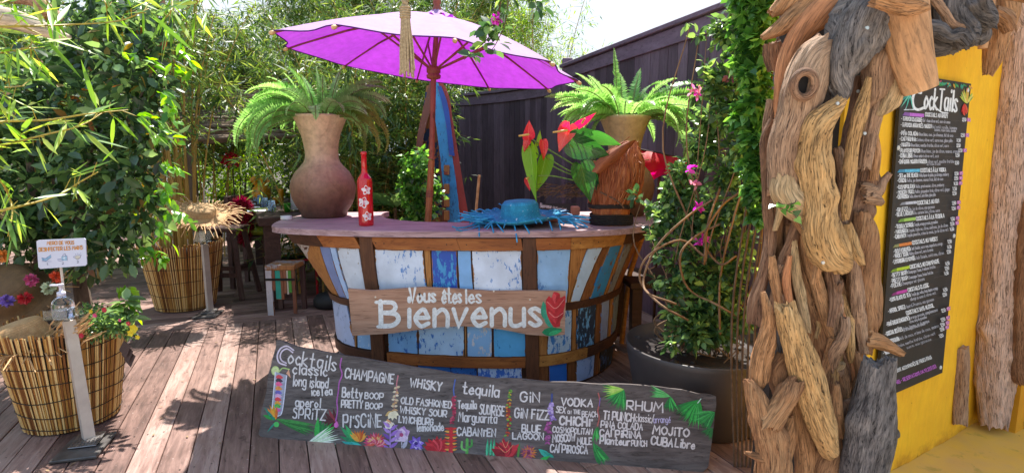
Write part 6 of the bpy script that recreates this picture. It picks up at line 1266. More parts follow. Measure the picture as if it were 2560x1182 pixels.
L = [([(2180, 240, 22), (2160, 330, 30), (2155, 420, 36), (2140, 520, 40), (2110, 600, 30), (2090, 650, 12)], 2.10, 'purple', .1), ([(2150, 480, 30), (2188, 478, 20), (2206, 455, 11), (2224, 434, 7)], 2.06, 'grey', .1), ([(2165, 490, 20), (2195, 503, 12), (2206, 509, 7)], 2.05, 'grey', .1),
 ([(1930, 300, 8), (1910, 350, 9), (1915, 430, 12), (1920, 500, 13), (1926, 600, 15), (1908, 690, 15), (1890, 750, 18), (1886, 806, 20)], 2.05, 'purple', .12), ([(1945, 520, 10), (1942, 600, 15), (1942, 680, 16), (1950, 780, 14), (1960, 860, 12)], 2.08, 'brown', .15), ([(1960, 520, 12), (1968, 640, 18), (1976, 760, 20), (1985, 860, 16)], 2.10, 'purple', .12),
 ([(1972, 560, 8), (2000, 640, 26), (2028, 740, 30), (2060, 850, 36), (2084, 960, 34), (2100, 1060, 26)], 2.04, 'brown', .16), ([(2040, 650, 18), (2080, 730, 40), (2108, 850, 46), (2124, 950, 44), (2132, 1050, 34), (2130, 1120, 22)], 2.08, 'brown', .12),
 ([(2156, 530, 14), (2166, 590, 28), (2158, 700, 36), (2166, 800, 34), (2158, 876, 22)], 2.03, 'brown', .14), ([(2160, 842, 24), (2205, 856, 18), (2256, 884, 9)], 2.01, 'tan', .12), ([(2090, 560, 26), (2110, 660, 40), (2116, 760, 46), (2120, 860, 46)], 2.14, 'purple', .12),
 ([(2150, 190, 12), (2130, 330, 19), (2105, 430, 19), (2090, 515, 13)], 2.05, 'purple', .06), ([(1960, 300, 10), (1950, 420, 18), (1952, 520, 20), (1960, 600, 14)], 2.14, 'purple', .1),
 ([(2140, -20, 42), (2065, 22, 38), (2004, 80, 27), (1966, 150, 20), (1950, 235, 14), (1944, 320, 8)], 2.10, 'red', .05), ([(2010, -30, 34), (1965, 8, 26), (1928, 34, 11)], 2.16, 'tan', .08), ([(2080, -10, 38), (2010, 30, 30), (1950, 72, 20), (1905, 95, 7)], 2.13, 'tan', .08), ([(1930, 110, 20), (1936, 140, 24), (1940, 175, 18)], 2.22, 'purple', .2),
 ([(2062, 100, 24), (2030, 150, 44), (2010, 222, 52), (1986, 295, 44), (1964, 360, 42), (1962, 425, 40), (1956, 480, 34)], 1.98, 'grey', .10), ([(1955, 440, 26), (1962, 475, 34), (1995, 520, 34), (2020, 560, 14)], 1.96, 'bone', .12), ([(1970, 500, 16), (1992, 545, 14), (2010, 580, 10)], 1.97, 'tan', .1),
 ([(2180, -20, 48), (2160, 50, 64), (2124, 120, 56), (2098, 185, 38), (2100, 235, 23), (2086, 268, 8)], 1.97, 'char', .22), ([(2210, 20, 18), (2190, 70, 40), (2165, 120, 30)], 1.95, 'char', .25),
 ([(2215, 90, 26), (2200, 150, 34), (2190, 215, 30), (2165, 265, 10)], 1.99, 'grey', .15), ([(2238, 160, 16), (2236, 220, 20), (2215, 265, 16), (2196, 290, 6)], 1.98, 'bone', .12), ([(2172, 195, 7), (2152, 280, 17), (2132, 360, 15), (2126, 440, 15), (2118, 500, 15), (2114, 548, 9)], 1.93, 'straw', .12), ([(2195, 230, 14), (2178, 320, 18), (2160, 420, 16)], 2.0, 'grey', .14),
 ([(2104, 248, 14), (2052, 310, 30), (2036, 380, 36), (2040, 450, 37), (2046, 520, 37), (2054, 575, 46), (2078, 630, 48), (2098, 665, 34), (2096, 684, 10)], 1.92, 'straw', .16),
 ([(1908, 730, 7), (1922, 800, 16), (1906, 880, 23), (1896, 945, 24), (1897, 975, 8)], 1.90, 'tan', .2), ([(1930, 830, 16), (1935, 880, 20), (1925, 930, 16)], 1.95, 'char', .2),
 ([(1962, 762, 26), (1988, 850, 34), (2022, 950, 42), (2050, 1050, 38), (2070, 1125, 24), (2076, 1146, 7)], 1.86, 'straw', .12), ([(1956, 884, 14), (1948, 925, 30), (1955, 980, 24), (1968, 1040, 16)], 1.92, 'brown', .06), ([(1975, 1040, 10), (1968, 1090, 20), (1958, 1150, 20), (1955, 1210, 14)], 1.90, 'tan', .1),
 ([(1985, 985, 20), (2004, 1080, 24), (2013, 1150, 26), (2010, 1230, 26)], 1.92, 'tan', .1), ([(1868, 950, 12), (1886, 985, 26), (1912, 1050, 38), (1930, 1120, 42), (1938, 1230, 46)], 1.87, 'brown', .14), ([(1920, 1060, 28), (1962, 1000, 28), (1996, 952, 22)], 1.84, 'brown', .14), ([(1930, 1150, 26), (1895, 1142, 12), (1862, 1130, 4)], 1.86, 'brown', .14),
 ([(2085, 1070, 18), (2064, 1140, 45), (2042, 1230, 50)], 1.93, 'brown', .14), ([(2110, 1000, 20), (2112, 1080, 30), (2110, 1160, 30)], 1.95, 'purple', .15),
 ([(2190, 905, 34), (2184, 985, 48), (2176, 1060, 58), (2164, 1130, 60), (2148, 1230, 62)], 1.87, 'char', .12), ([(2226, 898, 15), (2218, 950, 20), (2210, 1020, 20)], 1.84, 'char', .14), ([(2172, 1090, 20), (2205, 1082, 30), (2232, 1086, 22), (2240, 1092, 8)], 1.86, 'char', .12)]
rt_ = random.Random(23)
for i in range(34):
    y0 = rt_.uniform(260, 980); ln = rt_.uniform(140, 330); xa = lerp(1965, 2005, (y0 - 260) / 720) + rt_.uniform(-40, 120); tw = rt_.uniform(4, 22); ph = rt_.uniform(0, 6); sl = rt_.uniform(-.12, .22); w0 = rt_.uniform(6, 15)
    L.append(([(xa + sl * ln * t + tw * math.sin(ph + 5.5 * t), y0 + ln * t, w0 * (.45 + .75 * math.sin(math.pi * min(1, t * .8 + .15))) * rt_.uniform(.8, 1.15), -.03 * math.sin(ph + 4 * t)) for t in (0, .2, .4, .6, .8, 1)], rt_.uniform(1.96, 2.03), rt_.choice(['grey', 'tan', 'brown', 'bone', 'straw', 'grey', 'purple']), .18))
L += [([(2008, 585, 8), (2020, 640, 14), (2045, 720, 17), (2068, 800, 16), (2090, 880, 10)], 1.99, 'tan', .14), ([(2130, 640, 8), (2140, 700, 16), (2148, 780, 18), (2160, 880, 12)], 2.0, 'grey', .14), ([(1930, 640, 8), (1938, 700, 13), (1950, 760, 12), (1958, 820, 7)], 2.0, 'tan', .14), ([(1985, 600, 7), (1990, 680, 12), (2006, 760, 12), (2020, 830, 7)], 1.99, 'bone', .14), ([(2180, 300, 6), (2190, 380, 11), (2184, 450, 10)], 2.02, 'tan', .12), ([(2120, 560, 10), (2136, 620, 18), (2150, 660, 12)], 2.0, 'straw', .16), ([(2080, 700, 8), (2098, 780, 12), (2122, 860, 12), (2140, 960, 9)], 2.0, 'red', .12), ([(1925, 250, 8), (1918, 330, 12), (1930, 400, 10)], 2.12, 'grey', .14), ([(1975, 640, 6), (1966, 700, 10), (1975, 760, 9)], 1.98, 'red', .1), ([(2090, 960, 8), (2094, 1020, 15), (2104, 1090, 14)], 1.91, 'tan', .14), ([(2140, 880, 8), (2150, 940, 14), (2140, 1010, 14)], 1.98, 'brown', .16)]
for ps_, Y, m, rg in L: dw(pil, ps_, Y, m, rg)
kn = MB(); c = at(2010, 212, 1.90); kn.tube([c + Vector((math.cos(a) * .036, -.002 * math.sin(a), math.sin(a) * .042)) for a in np.linspace(0, 6.283, 24)], .014, 10, False, rough=.2, seed=3); kn.build('knot', DW['purple'], pil)
MB().lathe(at(2010, 212, 1.918), [(0, 0), (.034, 0), (.04, -.004)], 18, tilt=Matrix.Rotation(R(90), 3, 'X')).build('knot_hole', plain('knot_dark', (.015, .011, .01), .9), pil)
for x, y, Y in ((2167, 71, 1.845), (2093, 259, 1.885), (2145, 229, 1.95), (2161, 334, 1.955), (2057, 656, 1.84)): screw(pil, x, y, Y)
lin = thing('driftwood_lintel', (1.5, 2.2, 2.2), 'driftwood lintel of hanging logs and a gnarled black root above the yellow wall', 'lintel')
L = [([(2250, -40, 56), (2262, 50, 52), (2276, 130, 47), (2290, 185, 43), (2302, 226, 38)], 1.92, 'smooth', .04), ([(2190, -6, 24), (2250, 10, 24), (2296, 18, 16), (2322, 20, 7)], 1.83, 'tan', .16), ([(2200, -60, 40), (2320, -40, 44), (2440, -50, 40), (2600, -40, 44)], 2.1, 'brown', .1),
 ([(2352, -40, 46), (2346, 30, 42), (2352, 80, 40), (2378, 110, 30), (2392, 128, 12)], 2.15, 'char', .28), ([(2380, -40, 30), (2372, 30, 30), (2400, 75, 34), (2420, 105, 26), (2425, 118, 10)], 2.08, 'char', .3), ([(2400, -30, 34), (2428, 20, 34), (2462, 50, 26), (2476, 70, 16)], 2.1, 'char', .25), ([(2304, 70, 18), (2340, 72, 20), (2370, 92, 16), (2400, 88, 14), (2420, 110, 12)], 2.04, 'char', .22), ([(2306, 100, 18), (2330, 118, 22), (2370, 126, 12)], 2.1, 'char', .25), ([(2330, -10, 12), (2360, 30, 10), (2380, 60, 9), (2410, 70, 8)], 2.05, 'grey', .2), ([(2440, 40, 14), (2460, 85, 16), (2440, 100, 12)], 2.16, 'char', .2),
 ([(2432, -40, 34), (2452, 20, 30), (2462, 70, 14), (2456, 122, 10)], 2.5, 'smooth', .06), ([(2500, -40, 44), (2506, 30, 38), (2492, 90, 26), (2482, 145, 22), (2470, 186, 12)], 2.55, 'tan', .12), ([(2480, 30, 16), (2510, 50, 18), (2520, 80, 10)], 2.45, 'brown', .2), ([(2540, -40, 40), (2545, 20, 36), (2560, 60, 30)], 2.7, 'pink', .1)]
for ps_, Y, m, rg in L: dw(lin, ps_, Y, m, rg)
tr = thing('driftwood_log', atz(2480, 1062), 'thick pinkish driftwood trunk leaning outward beside the yellow wall', 'log')
dw(tr, [(2590, -120, 60), (2572, 60, 64), (2548, 280, 60), (2528, 480, 58), (2512, 680, 56), (2498, 850, 54), (2488, 960, 46), (2484, 1056, 34)], 3.08, 'pink', .10, n=48, dens_=110)
tr2 = thing('driftwood_log', at(2560, 960, 2.95), 'darker driftwood log ending above the ochre plinth', 'log')
dw(tr2, [(2640, 300, 44), (2606, 500, 52), (2588, 700, 54), (2572, 850, 46), (2558, 940, 30), (2556, 960, 12)], 2.98, 'purple', .10, n=40, dens_=60)
sp_ = thing('driftwood_post', atz(2400, 1056), 'short barky driftwood stake standing at the foot of the leaning trunk', 'stake')
dw(sp_, [(2402, 868, 17), (2404, 940, 19), (2400, 1000, 18), (2398, 1056, 18)], 3.0, 'grey', .16, n=28)

# ================================================================ BLACK COCKTAIL MENU ON THE YELLOW WALL
PMo = Vector((*(WO + WN * .028), 0)); PM_ = Plane(PMo, (WN[0], WN[1], 0)); mn = thing('menu_board', PM_.hit(2300, 600), 'tall black cocktail menu densely hand lettered in white, screwed to the yellow wall', 'sign')
mc = [PM_.hit(*q) for q in ((2256, 182), (2428, 210), (2356, 931), (2194, 1002))]
MB().slab(mc[::-1], PM_.N, .014).build('panel', plain('matt_black', (.011, .011, .014), .55, (.018, .018, .022), 9), mn)
WD3 = Vector((WD[0], WD[1], 0))
def along(p0, wpx):
    P0 = PM_.hit(*p0); lo_, hi_ = 0, 3
    for _ in range(40):
        s = (lo_ + hi_) / 2
        if proj(P0 + WD3 * s)[0] < p0[0] + wpx: lo_ = s
        else: hi_ = s
    return proj(P0 + WD3 * lo_)
def C3(x, y): return (2160 + x / 2.627, 170 + y / 2.627)
def C4(x, y): return (2160 + x / 2.627, 560 + y / 2.627)
def ML(F, x, y, segs, h=26, w=3.2):
    p_ = Paint(PM_, .0008)
    for txt, x0, x1, hh, ww, col in segs:
        q = F(x0, y); q = along(F(x, y), (x0 - x) / 2.627) if x0 > x else F(x, y); q = (q[0], q[1]); p_.text(txt, q, along(q, (x1 - x0) / 2.627), hh / 2.627, ww / 2.627, col, .03)
    p_.build('lettering', mn)
WT = '#dcdde2'; DM = '#a9a9b4'
def item(F, x, y, name, x1, desc, x2, dx=6): ML(F, x, y, [('*', x, x + 6, 26, 4, WT), (name, x + 12, x1, 25, 4.2, WT)] + ([(desc, x1 + dx, x2, 21, 2.5, DM)] if desc else []))
def head(F, x, y, txt, x1): ML(F, x, y, [(txt, x, x1, 25, 4.4, WT)])
p_ = Paint(PM_)
def mt(p, x0, y0, x1, y1, h, w): pass
q0 = C3(345, 272); p_.stroke([C3(372, 165), C3(335, 160), C3(318, 205), C3(325, 255), C3(352, 275), C3(392, 262)], 6.5, '#eceef2')
q = C3(392, 268); p_.text('ockTails', q, along(q, (605 - 392) / 2.627), 52, 4.6, '#eceef2', .02)
p_.stroke([C3(470, 262), C3(505, 290), C3(548, 298)], 3.2, '#eceef2'); p_.stroke([C3(270, 275), C3(300, 190), C3(325, 275)], 2.2, '#c8d8e4', False); p_.stroke([C3(262, 276), C3(332, 274)], 2.4, '#d8e2ea', False)
p_.build('lettering', mn)
p_ = Paint(PM_, .002)
for a, c in ((100, '#3fb0a0'), (120, '#6fd0b8'), (140, '#2f9a8c'), (160, '#8fe0cc'), (180, '#48b8a4'), (75, '#5cc4b0')): r = R(a); p_.leaf(C3(300, 170), C3(300 + 105 * math.cos(r) - 10, 170 + 95 * abs(math.sin(r)) + 10), 3.6, c)
rq = random.Random(11)
for k in range(26):
    x = rq.uniform(425, 690); y = 70 + (x - 425) * .17 + rq.uniform(-3, 10); a = rq.uniform(.6, 2.6); p_.leaf(C3(x, y), C3(x + 34 * math.cos(a), y + 34 * math.sin(a)), 4.4, rq.choice(['#2fa860', '#1f8a4c', '#4cc27a', '#2a9a84', '#d8a43a', '#c84a6a']))
p_.dot(*C3(442, 88), 6.5, '#c9d64a'); p_.dot(*C3(442, 88), 4.5, '#e4ea8c')
for k in range(20): a = rq.uniform(3.4, 5.9); p_.leaf(C3(670, 235), C3(670 + 52 * math.cos(a), 235 + 105 * math.sin(a)), 4, rq.choice(['#b8c84a', '#8fb83a', '#d8b04a', '#5ca84a', '#e0d070']))
for k in range(16): a = rq.uniform(.6, 2.5); p_.leaf(C3(655, 235), C3(655 + 30 * math.cos(a), 235 + 80 * math.sin(a)), 5, rq.choice(['#d8342c', '#e0582c', '#c41f2c', '#e88a3c']))
p_.build('painted_decoration', mn)
p_ = Paint(PM_)
for F, x0, x1, y, hh, c, c2 in ((C3, 250, 392, 302, 22, '#c06ad0', '#8a5aa8'), (C3, 215, 366, 677, 20, '#5ab8dc', '#3a8cb0'), (C3, 232, 345, 892, 18, '#c4c6d2', '#8c8e98'), (C3, 220, 338, 1003, 20, '#9cc45a', '#6c9a3c'), (C4, 185, 312, 146, 20, '#d87c3c', '#8a8a5a'), (C4, 170, 298, 308, 20, '#b4cc2c', '#7a9a28'), (C4, 175, 282, 462, 20, '#c440a4', '#8a2a74')):
    a = F(x0, y); b = along(a, (x1 - x0) / 2.627); mid = along(a, (x1 - x0) * .35 / 2.627); yy0 = (F(0, y)[1]); d0 = hh / 2 / 2.627
    a = (a[0], a[1] + 0); p_.patch([(a[0], a[1] + d0), (mid[0], mid[1] + d0), (mid[0], mid[1] - d0), (a[0] + 6, a[1] - d0)], c2); p_.patch([(mid[0], mid[1] + d0), (b[0], b[1] + d0), (b[0], b[1] - d0), (mid[0], mid[1] - d0)], c)
p_.build('section_bars', mn)
head(C3, 400, 318, 'COCKTAiLS AU RHUM', 545)
for a in ((242, 345, 'Ti PUNCH CLASSiQUE:', 378, 'Bol - rhum citron vert, sucre de canne', 560), (238, 385, 'Ti PUNCH ARRANGÉS MAiSON', 438, 'Bol café vanille, banane', 605), (232, 440, 'PiÑA COLADA:', 352, "Rhum blanc, coco, jus d'ananas, lait de coco", 580), (230, 478, 'CAÏPiRiNHA:', 340, 'Cachaça, citron vert, sucre roux, glace pilée', 575), (232, 515, 'MOJiTO:', 300, 'Rhum blanc, menthe fraîche, citron vert, sucre', 550), (228, 555, 'PLANTEUR PUNCH:', 366, 'Rhum blanc, jus de citron, ananas, orange', 620), (226, 588, 'CUBA LiBRE:', 318, 'Rhum ambré citron vert, coca', 485), (222, 628, 'DAÏQUiRi MOJiTO FROZEN:', 410, 'citron vert, menthe fraîche', 585),
  (220, 720, 'SEX on THE BEACH:', 352, "Vodka, liqueur de pêche, jus d'orange, cranberry", 550), (216, 752, 'CHiCHi:', 275, "Vodka, jus d'ananas, ananas frais, lait de coco", 515), (214, 795, 'COSMOPOLiTAN:', 332, 'Vodka, grand marnier, citron, cranberry', 520), (212, 830, 'MOSCOW MULE:', 328, 'Vodka, gingembre frais, citron vert, ginger', 558), (210, 860, 'CAÏPiROSKA:', 292, 'Vodka, citron vert, sucre blanc, glace pilée', 465),
  (208, 945, 'GiN FiZZ:', 288, 'Gin, jus de citron, eau gazeuse', 460), (205, 975, 'BLUE LAGOON:', 322, 'Gin, curaçao bleu, citron, sucre', 495), (202, 1055, 'TEQUiLA SUNRiSE:', 325, 'Tequila, orange pressée, grenadine', 480), (198, 1090, 'MARGARiTA:', 288, 'Tequila, triple sec, citron, cointreau, jus de citron', 545), (195, 1122, 'CABANïEN:', 275, 'Tequila pimentée, crème de cassis, jus de citron vert', 550)): item(C3, *a)
ML(C3, 462, 415, [('banane, rhum raisin, ananas', 462, 600, 19, 2.4, DM)]); ML(C3, 412, 640, [('ou fraise frozen', 412, 500, 17, 2.2, DM)])
head(C3, 370, 685, 'COCKTAiLS À LA VODKA', 535); head(C3, 350, 898, 'COCKTAiLS AU GiN', 490); head(C3, 343, 1002, 'COCKTAiLS À LA TEQUiLA', 525); head(C4, 318, 135, 'COCKTAiLS AU WHiSKY', 482); head(C4, 303, 294, 'COCKTAiLS AU CHAMPAGNE', 492); head(C4, 290, 445, 'COCKTAiLS CLASSiC', 425); head(C4, 280, 596, 'COCKTAiLS SANS ALCOOL', 458)
for a in ((193, 192, 'OLD FASHiONED:', 305, 'Jack Daniels, sucre roux, angostura, orange', 510), (190, 224, 'WHiSKY SOUR:', 290, 'Whisky, citron vert, sucre de canne', 450), (186, 262, 'LYNCHBURG LEMONADE:', 335, 'Jack Daniels, cointreau, citron', 520), (178, 350, 'BETTY BOOP:', 285, 'Champagne Mumm, framboise fraîche', 465), (175, 388, 'PRETTY BOOP:', 288, 'Champagne Mumm, fraise fraîche', 450), (172, 420, 'PiSCiNE:', 245, 'Champagne sur glaçons', 395), (165, 510, 'LONG iSLAND iCE TEA:', 305, 'Tequila, gin, vodka, rhum, liqueur orange', 480), (158, 585, 'APEROL SPRiTZ:', 272, 'Aperol, Prosecco, eau gazeuse', 455), (145, 672, "FRAÎCHEUR D'AGRUMES:", 300, 'orange pressée, pamplemousse', 480), (138, 735, 'COCKTAiL DES ÎLES:', 252, 'fraise, banane, jus de mangue', 425), (160, 785, 'ViRGiN COLADA:', 232, 'lait de coco, crème de coco, ananas', 490), (125, 860, 'ViRGiN MOJiTO', 215, None, 0)): item(C4, *a)
ML(C4, 305, 503, [('allongé au coca et citron vert', 305, 470, 20, 2.4, DM)]); ML(C4, 300, 650, [('citron, sirop de grenadine', 300, 410, 19, 2.4, DM)]); ML(C4, 258, 705, [('jus de mangue, banane, ananas', 258, 400, 19, 2.4, DM)]); ML(C4, 225, 808, [('fraise, menthe fraîche, citron vert', 225, 465, 19, 2.4, DM)]); ML(C4, 282, 818, [('sucre, eau gazeuse', 282, 440, 18, 2.2, DM)])
ML(C4, 118, 1010, [('NOS COCKTAiLS SONT ACCOMPAGNÉS DE FRUiTS FRAiS', 118, 442, 22, 3.4, WT)]); ML(C4, 108, 1093, [('SERViCE COMPRiS - RESERVATiONS 04.93.23.51.53', 108, 472, 22, 3.4, '#c46ad0')])
p_ = Paint(PM_, .002)
for F, x, y, mg in ((C3, 640, 350, 1), (C3, 630, 452, 1), (C3, 602, 486, 0), (C3, 600, 520, 0), (C3, 612, 553, 1), (C3, 592, 584, 0), (C3, 588, 634, 0), (C3, 585, 705, 1), (C3, 582, 736, 1), (C3, 579, 770, 1), (C3, 570, 804, 0), (C3, 568, 834, 0), (C3, 565, 898, 1), (C3, 562, 932, 1), (C3, 555, 1002, 1), (C3, 551, 1034, 1), (C3, 548, 1068, 0), (C4, 532, 125, 0), (C4, 530, 160, 0), (C4, 526, 192, 0), (C4, 516, 268, 0), (C4, 512, 300, 0), (C4, 508, 332, 0), (C4, 500, 440, 0), (C4, 496, 472, 0), (C4, 488, 575, 1), (C4, 484, 635, 1), (C4, 480, 668, 1), (C4, 476, 698, 1), (C4, 470, 740, 0)):
    a = F(x, y); p_.text(rq.choice(['12,50', '13,50', '11,50', '14,50']), a, along(a, 26 / 2.627), 22 / 2.627, 1.2, WT, .02)
    if mg: a = F(x + 30, y); a = along(F(x, y), 32 / 2.627); b = along(a, 24 / 2.627); h_ = 24 / 2.627; p_.patch([a, b, (b[0], b[1] - h_), (a[0], a[1] - h_)], '#b04a9a'); p_.text('15', (a[0] + 1, a[1] - 1), (b[0] - 1, b[1] - 1), 6.5, .9, '#e8c0e0', 0)
    a = along(F(x, y), -1); st_ = F(x - 100, y); 
    for k in range(10): c0 = F(x - 12 - k * 7, y); p0_ = PM_.hit(*F(x, y)) - WD3 * (.012 + .011 * k); c0 = proj(p0_); p_.dot(c0[0], c0[1], .42, '#8c8c96', 5)
p_.build('prices', mn)
mb = MB()
for q in (C3(225, 525), C3(590, 1102), C4(502, 940), C3(680, 148)): c = PM_.hit(*q); mb.tube([c, c + PM_.N * .004], [.011, .009], 14)
mb.build('screw_caps', plain('white_cap', srgb('#d8d6d2'), .4), mn)

# ================================================================ PLANTS
M_shrub = leafmat('shrub_leaf', [srgb('#2c4229'), srgb('#3f5a36'), srgb('#587746'), srgb('#87a864')], .36, .25, .7)
M_bamb = leafmat('bamboo_leaf', [srgb('#2c4526'), srgb('#405e2e'), srgb('#59783a'), srgb('#84984e')], .34, .4)
M_bambf = leafmat('bamboo_leaf_near', [srgb('#3e6428'), srgb('#5a8636'), srgb('#7ea446'), srgb('#a2b254')], .38, .42)
M_boug = leafmat('bougainvillea_leaf', [srgb('#2f4c2e'), srgb('#44643c'), srgb('#62864c'), srgb('#9abc68')], .34, .3)
M_ivy = leafmat('ivy_leaf', [srgb('#2b5028'), srgb('#3f7034'), srgb('#5f9544'), srgb('#90c062')], .36, .32, .6)
M_far = leafmat('far_leaf', [srgb('#1c3014'), srgb('#2f4a1c'), srgb('#4c6e28'), srgb('#7c9a3c')], .35, .5)
M_lime = leafmat('sunny_leaf', [srgb('#5c8a20'), srgb('#80b02c'), srgb('#a8cc44')], .45, .45)
M_bark = wood('grey_bark', [srgb('#40362c'), srgb('#64564a'), srgb('#857668')], 'V', 5, 4, .85, .8); M_culm = wood('bamboo_culm', [srgb('#86692c'), srgb('#b8934a'), srgb('#d0b06a')], 'Z', 2, 5, .45, .2)
M_twig = plain('brown_twig', srgb('#6f5640'), .8, srgb('#4e3a2a'), 30); M_ytwig = plain('yellow_twig', srgb('#a8942e'), .5, srgb('#8a7420'), 30)
rng = np.random.RandomState(77)
def vec(v): return Vector([float(q) for q in v])
def uprow(n, s=.5): return np.array([0, 0, 1.]) + rng.normal(size=(n, 3)) * s

# ---- big glossy shrub on the left
sh = thing('shrub', at(190, 720, 3.95), 'big dense glossy leaved shrub filling the left side behind the front pot', 'shrub')
bl = [(90, 190, 4.3, 110), (230, 110, 4.3, 130), (60, 300, 4.1, 160), (200, 260, 4.1, 160), (330, 190, 4.0, 105), (330, 300, 3.9, 100), (90, 460, 4.0, 160), (230, 420, 3.9, 150), (340, 430, 3.8, 90), (130, 580, 3.9, 120), (260, 560, 3.8, 105), (355, 540, 3.75, 70), (30, 560, 3.8, 110), (300, 90, 4.2, 90), (380, 120, 4.1, 60), (395, 220, 4.0, 50), (400, 330, 3.9, 45), (385, 480, 3.75, 45), (300, 630, 3.75, 60), (215, 650, 3.85, 60), (260, 10, 4.3, 110), (370, 40, 4.2, 70), (-60, 300, 4.0, 150), (-60, 520, 3.9, 130)]
P, A = blob_leaves(bl, 1.9, .45, .3); n = len(P); Lh = np.random.uniform(.05, .13, n); z = P[:, 2]
leafcloud('crown', P, A, uprow(n, .9), Lh, Lh * .52, M_shrub, sh, 'leaf', np.clip(rng.rand(n) ** 1.6, 0, 1))
P, A = blob_leaves(bl, .05, .6, .8); n = len(P); leafcloud('withered_leaves', P, A, uprow(n, .9), .09, .045, leafmat('withered_shrub_leaf', [srgb('#6a5a24'), srgb('#8a7a34'), srgb('#7a5030')], .3, .6), sh, 'leaf')
# bright young shoots on its right rim
S = []; D = []
for x, y, dx, dy, k in ((420, 70, 40, 40, 7), (440, 130, 45, 40, 6), (430, 160, 35, 40, 6), (400, 230, 40, 50, 7), (400, 270, 35, 30, 6), (380, 340, 60, 20, 6), (400, 410, 50, 20, 7), (395, 450, 40, 60, 6), (420, 530, 60, 30, 8), (390, 560, 30, 50, 6), (350, 620, 60, 30, 8), (310, 760, 30, 30, 8), (370, 500, 60, -10, 6), (360, 640, 50, 30, 6), (340, 290, 70, 40, 7), (300, 140, 90, 30, 8), (290, 720, 50, 20, 6)):
    for i in range(k * 2):
        t = i / (k * 2); q = np.array(at(x + dx * t, y + dy * t - 12 * math.sin(math.pi * t), 3.66 - .1 * t)); S.append(q + rng.normal(size=3) * .012); D.append(np.array((dx * .011 + rng.normal() * .5, -.3 + rng.normal() * .4, -dy * .008 - .35 + rng.normal() * .35)))
n = len(S); Lh = np.random.uniform(.06, .10, n); leafcloud('young_shoots', S, D, uprow(n, .4), Lh, Lh * .46, leafmat('shrub_young_leaf', [srgb('#3a6a24'), srgb('#5c9430'), srgb('#8cbc44')], .45, .3, .6), sh, 'leaf')
mb = MB()
for ps_ in ([(215, 800, 18), (200, 700, 17), (190, 600, 15), (210, 450, 10), (250, 250, 5)], [(120, 800, 17), (105, 690, 16), (90, 560, 12), (70, 350, 7)], [(200, 640, 10), (280, 520, 6), (350, 400, 3)], [(195, 620, 9), (140, 480, 6), (120, 250, 3)], [(210, 450, 6), (320, 300, 4), (380, 180, 2)]):
    Sx = spline(ps_, 18); mb.tube([at(x, y, 3.98) for x, y, w_ in Sx], [w_ * pxm(3.98) for x, y, w_ in Sx], 9, False, rough=.1, seed=4)
for x, y0 in ((215, 800), (120, 800)): q = at(x, y0, 3.98); mb.tube([q, Vector((q.x, q.y, -.02))], [.052, .06], 9, False)
mb.build('trunk', M_bark, sh)

# ---- flowers in the front pot
fp = thing('flower_plant', Vector((-2.4, 3.25, .56)), 'low petunias with yellow and red blooms at the right rim of the front pot', 'plant')
P, A = blob_leaves([(255, 815, 3.15, 42), (300, 812, 3.1, 34), (235, 780, 3.25, 34), (325, 830, 3.1, 18), (215, 835, 3.12, 26)], 26, .1, .3); n = len(P); leafcloud('leaves', P, A, uprow(n, .6), np.random.uniform(.018, .035, n), .013, M_boug, fp, 'tiny')
mats_ = [pg('#e0c41c'), pg('#c01f3a'), pg('#d84a7a')]
for x, y, r, mi in ((336, 820, 13, 0), (328, 832, 10, 0), (322, 808, 7, 1), (262, 774, 8, 1), (238, 788, 7, 2), (205, 838, 8, 1), (228, 778, 6, 0), (300, 800, 5, 2), (345, 842, 7, 0)):
    mb = MB(); c = at(x, y, 3.02); s = r * pxm(3.02)
    for k in range(5): a = k * 1.257; d = Vector((math.cos(a), -.35, math.sin(a))); sd_ = Vector((-math.sin(a), 0, math.cos(a))); mb.add([c, c + d * s * .6 + sd_ * s * .42, c + d * s, c + d * s * .6 - sd_ * s * .42], [(0, 1, 2, 3)], None, True, 0)
    mb.build('bloom', mats_[mi], fp)
P = []; A = []
for x, y in ((305, 765), (322, 790), (290, 790), (318, 752)):
    for k in range(7): P.append(np.array(at(x, y, 3.2)) + rng.normal(size=3) * .01); A.append((rng.normal() * .8, -.5 + rng.normal() * .5, -.35 + rng.normal() * .4))
leafcloud('broad_leaves', P, A, uprow(len(P), .3), .12, .055, M_shrub, fp, 'leaf', rng.rand(len(P)) * .6 + .4)
mb = MB(); mb.tube([at(320, 850, 3.2), at(318, 800, 3.2), at(308, 760, 3.2)], .005, 6); 
for x in (240, 262, 285): mb.tube([Vector((at(x, 840, 3.2).x, 3.2, .55)), at(x + 6, 800, 3.18)], .003, 5)
mb.build('stems', M_twig, fp)
rw = MB(); c = at(314, 868, 3.05)
for i in range(3): q = at(310 + i * 6, 850 + i * 12, 3.08); rw.add([q, q + Vector((.05, -.02, -.03)), q + Vector((.03, -.04, -.09)), q + Vector((-.02, -.02, -.05))], [(0, 1, 2, 3)], None, True)
rw.build('withered_leaves', plain('withered_leaf', srgb('#4c3630'), .8), fp)

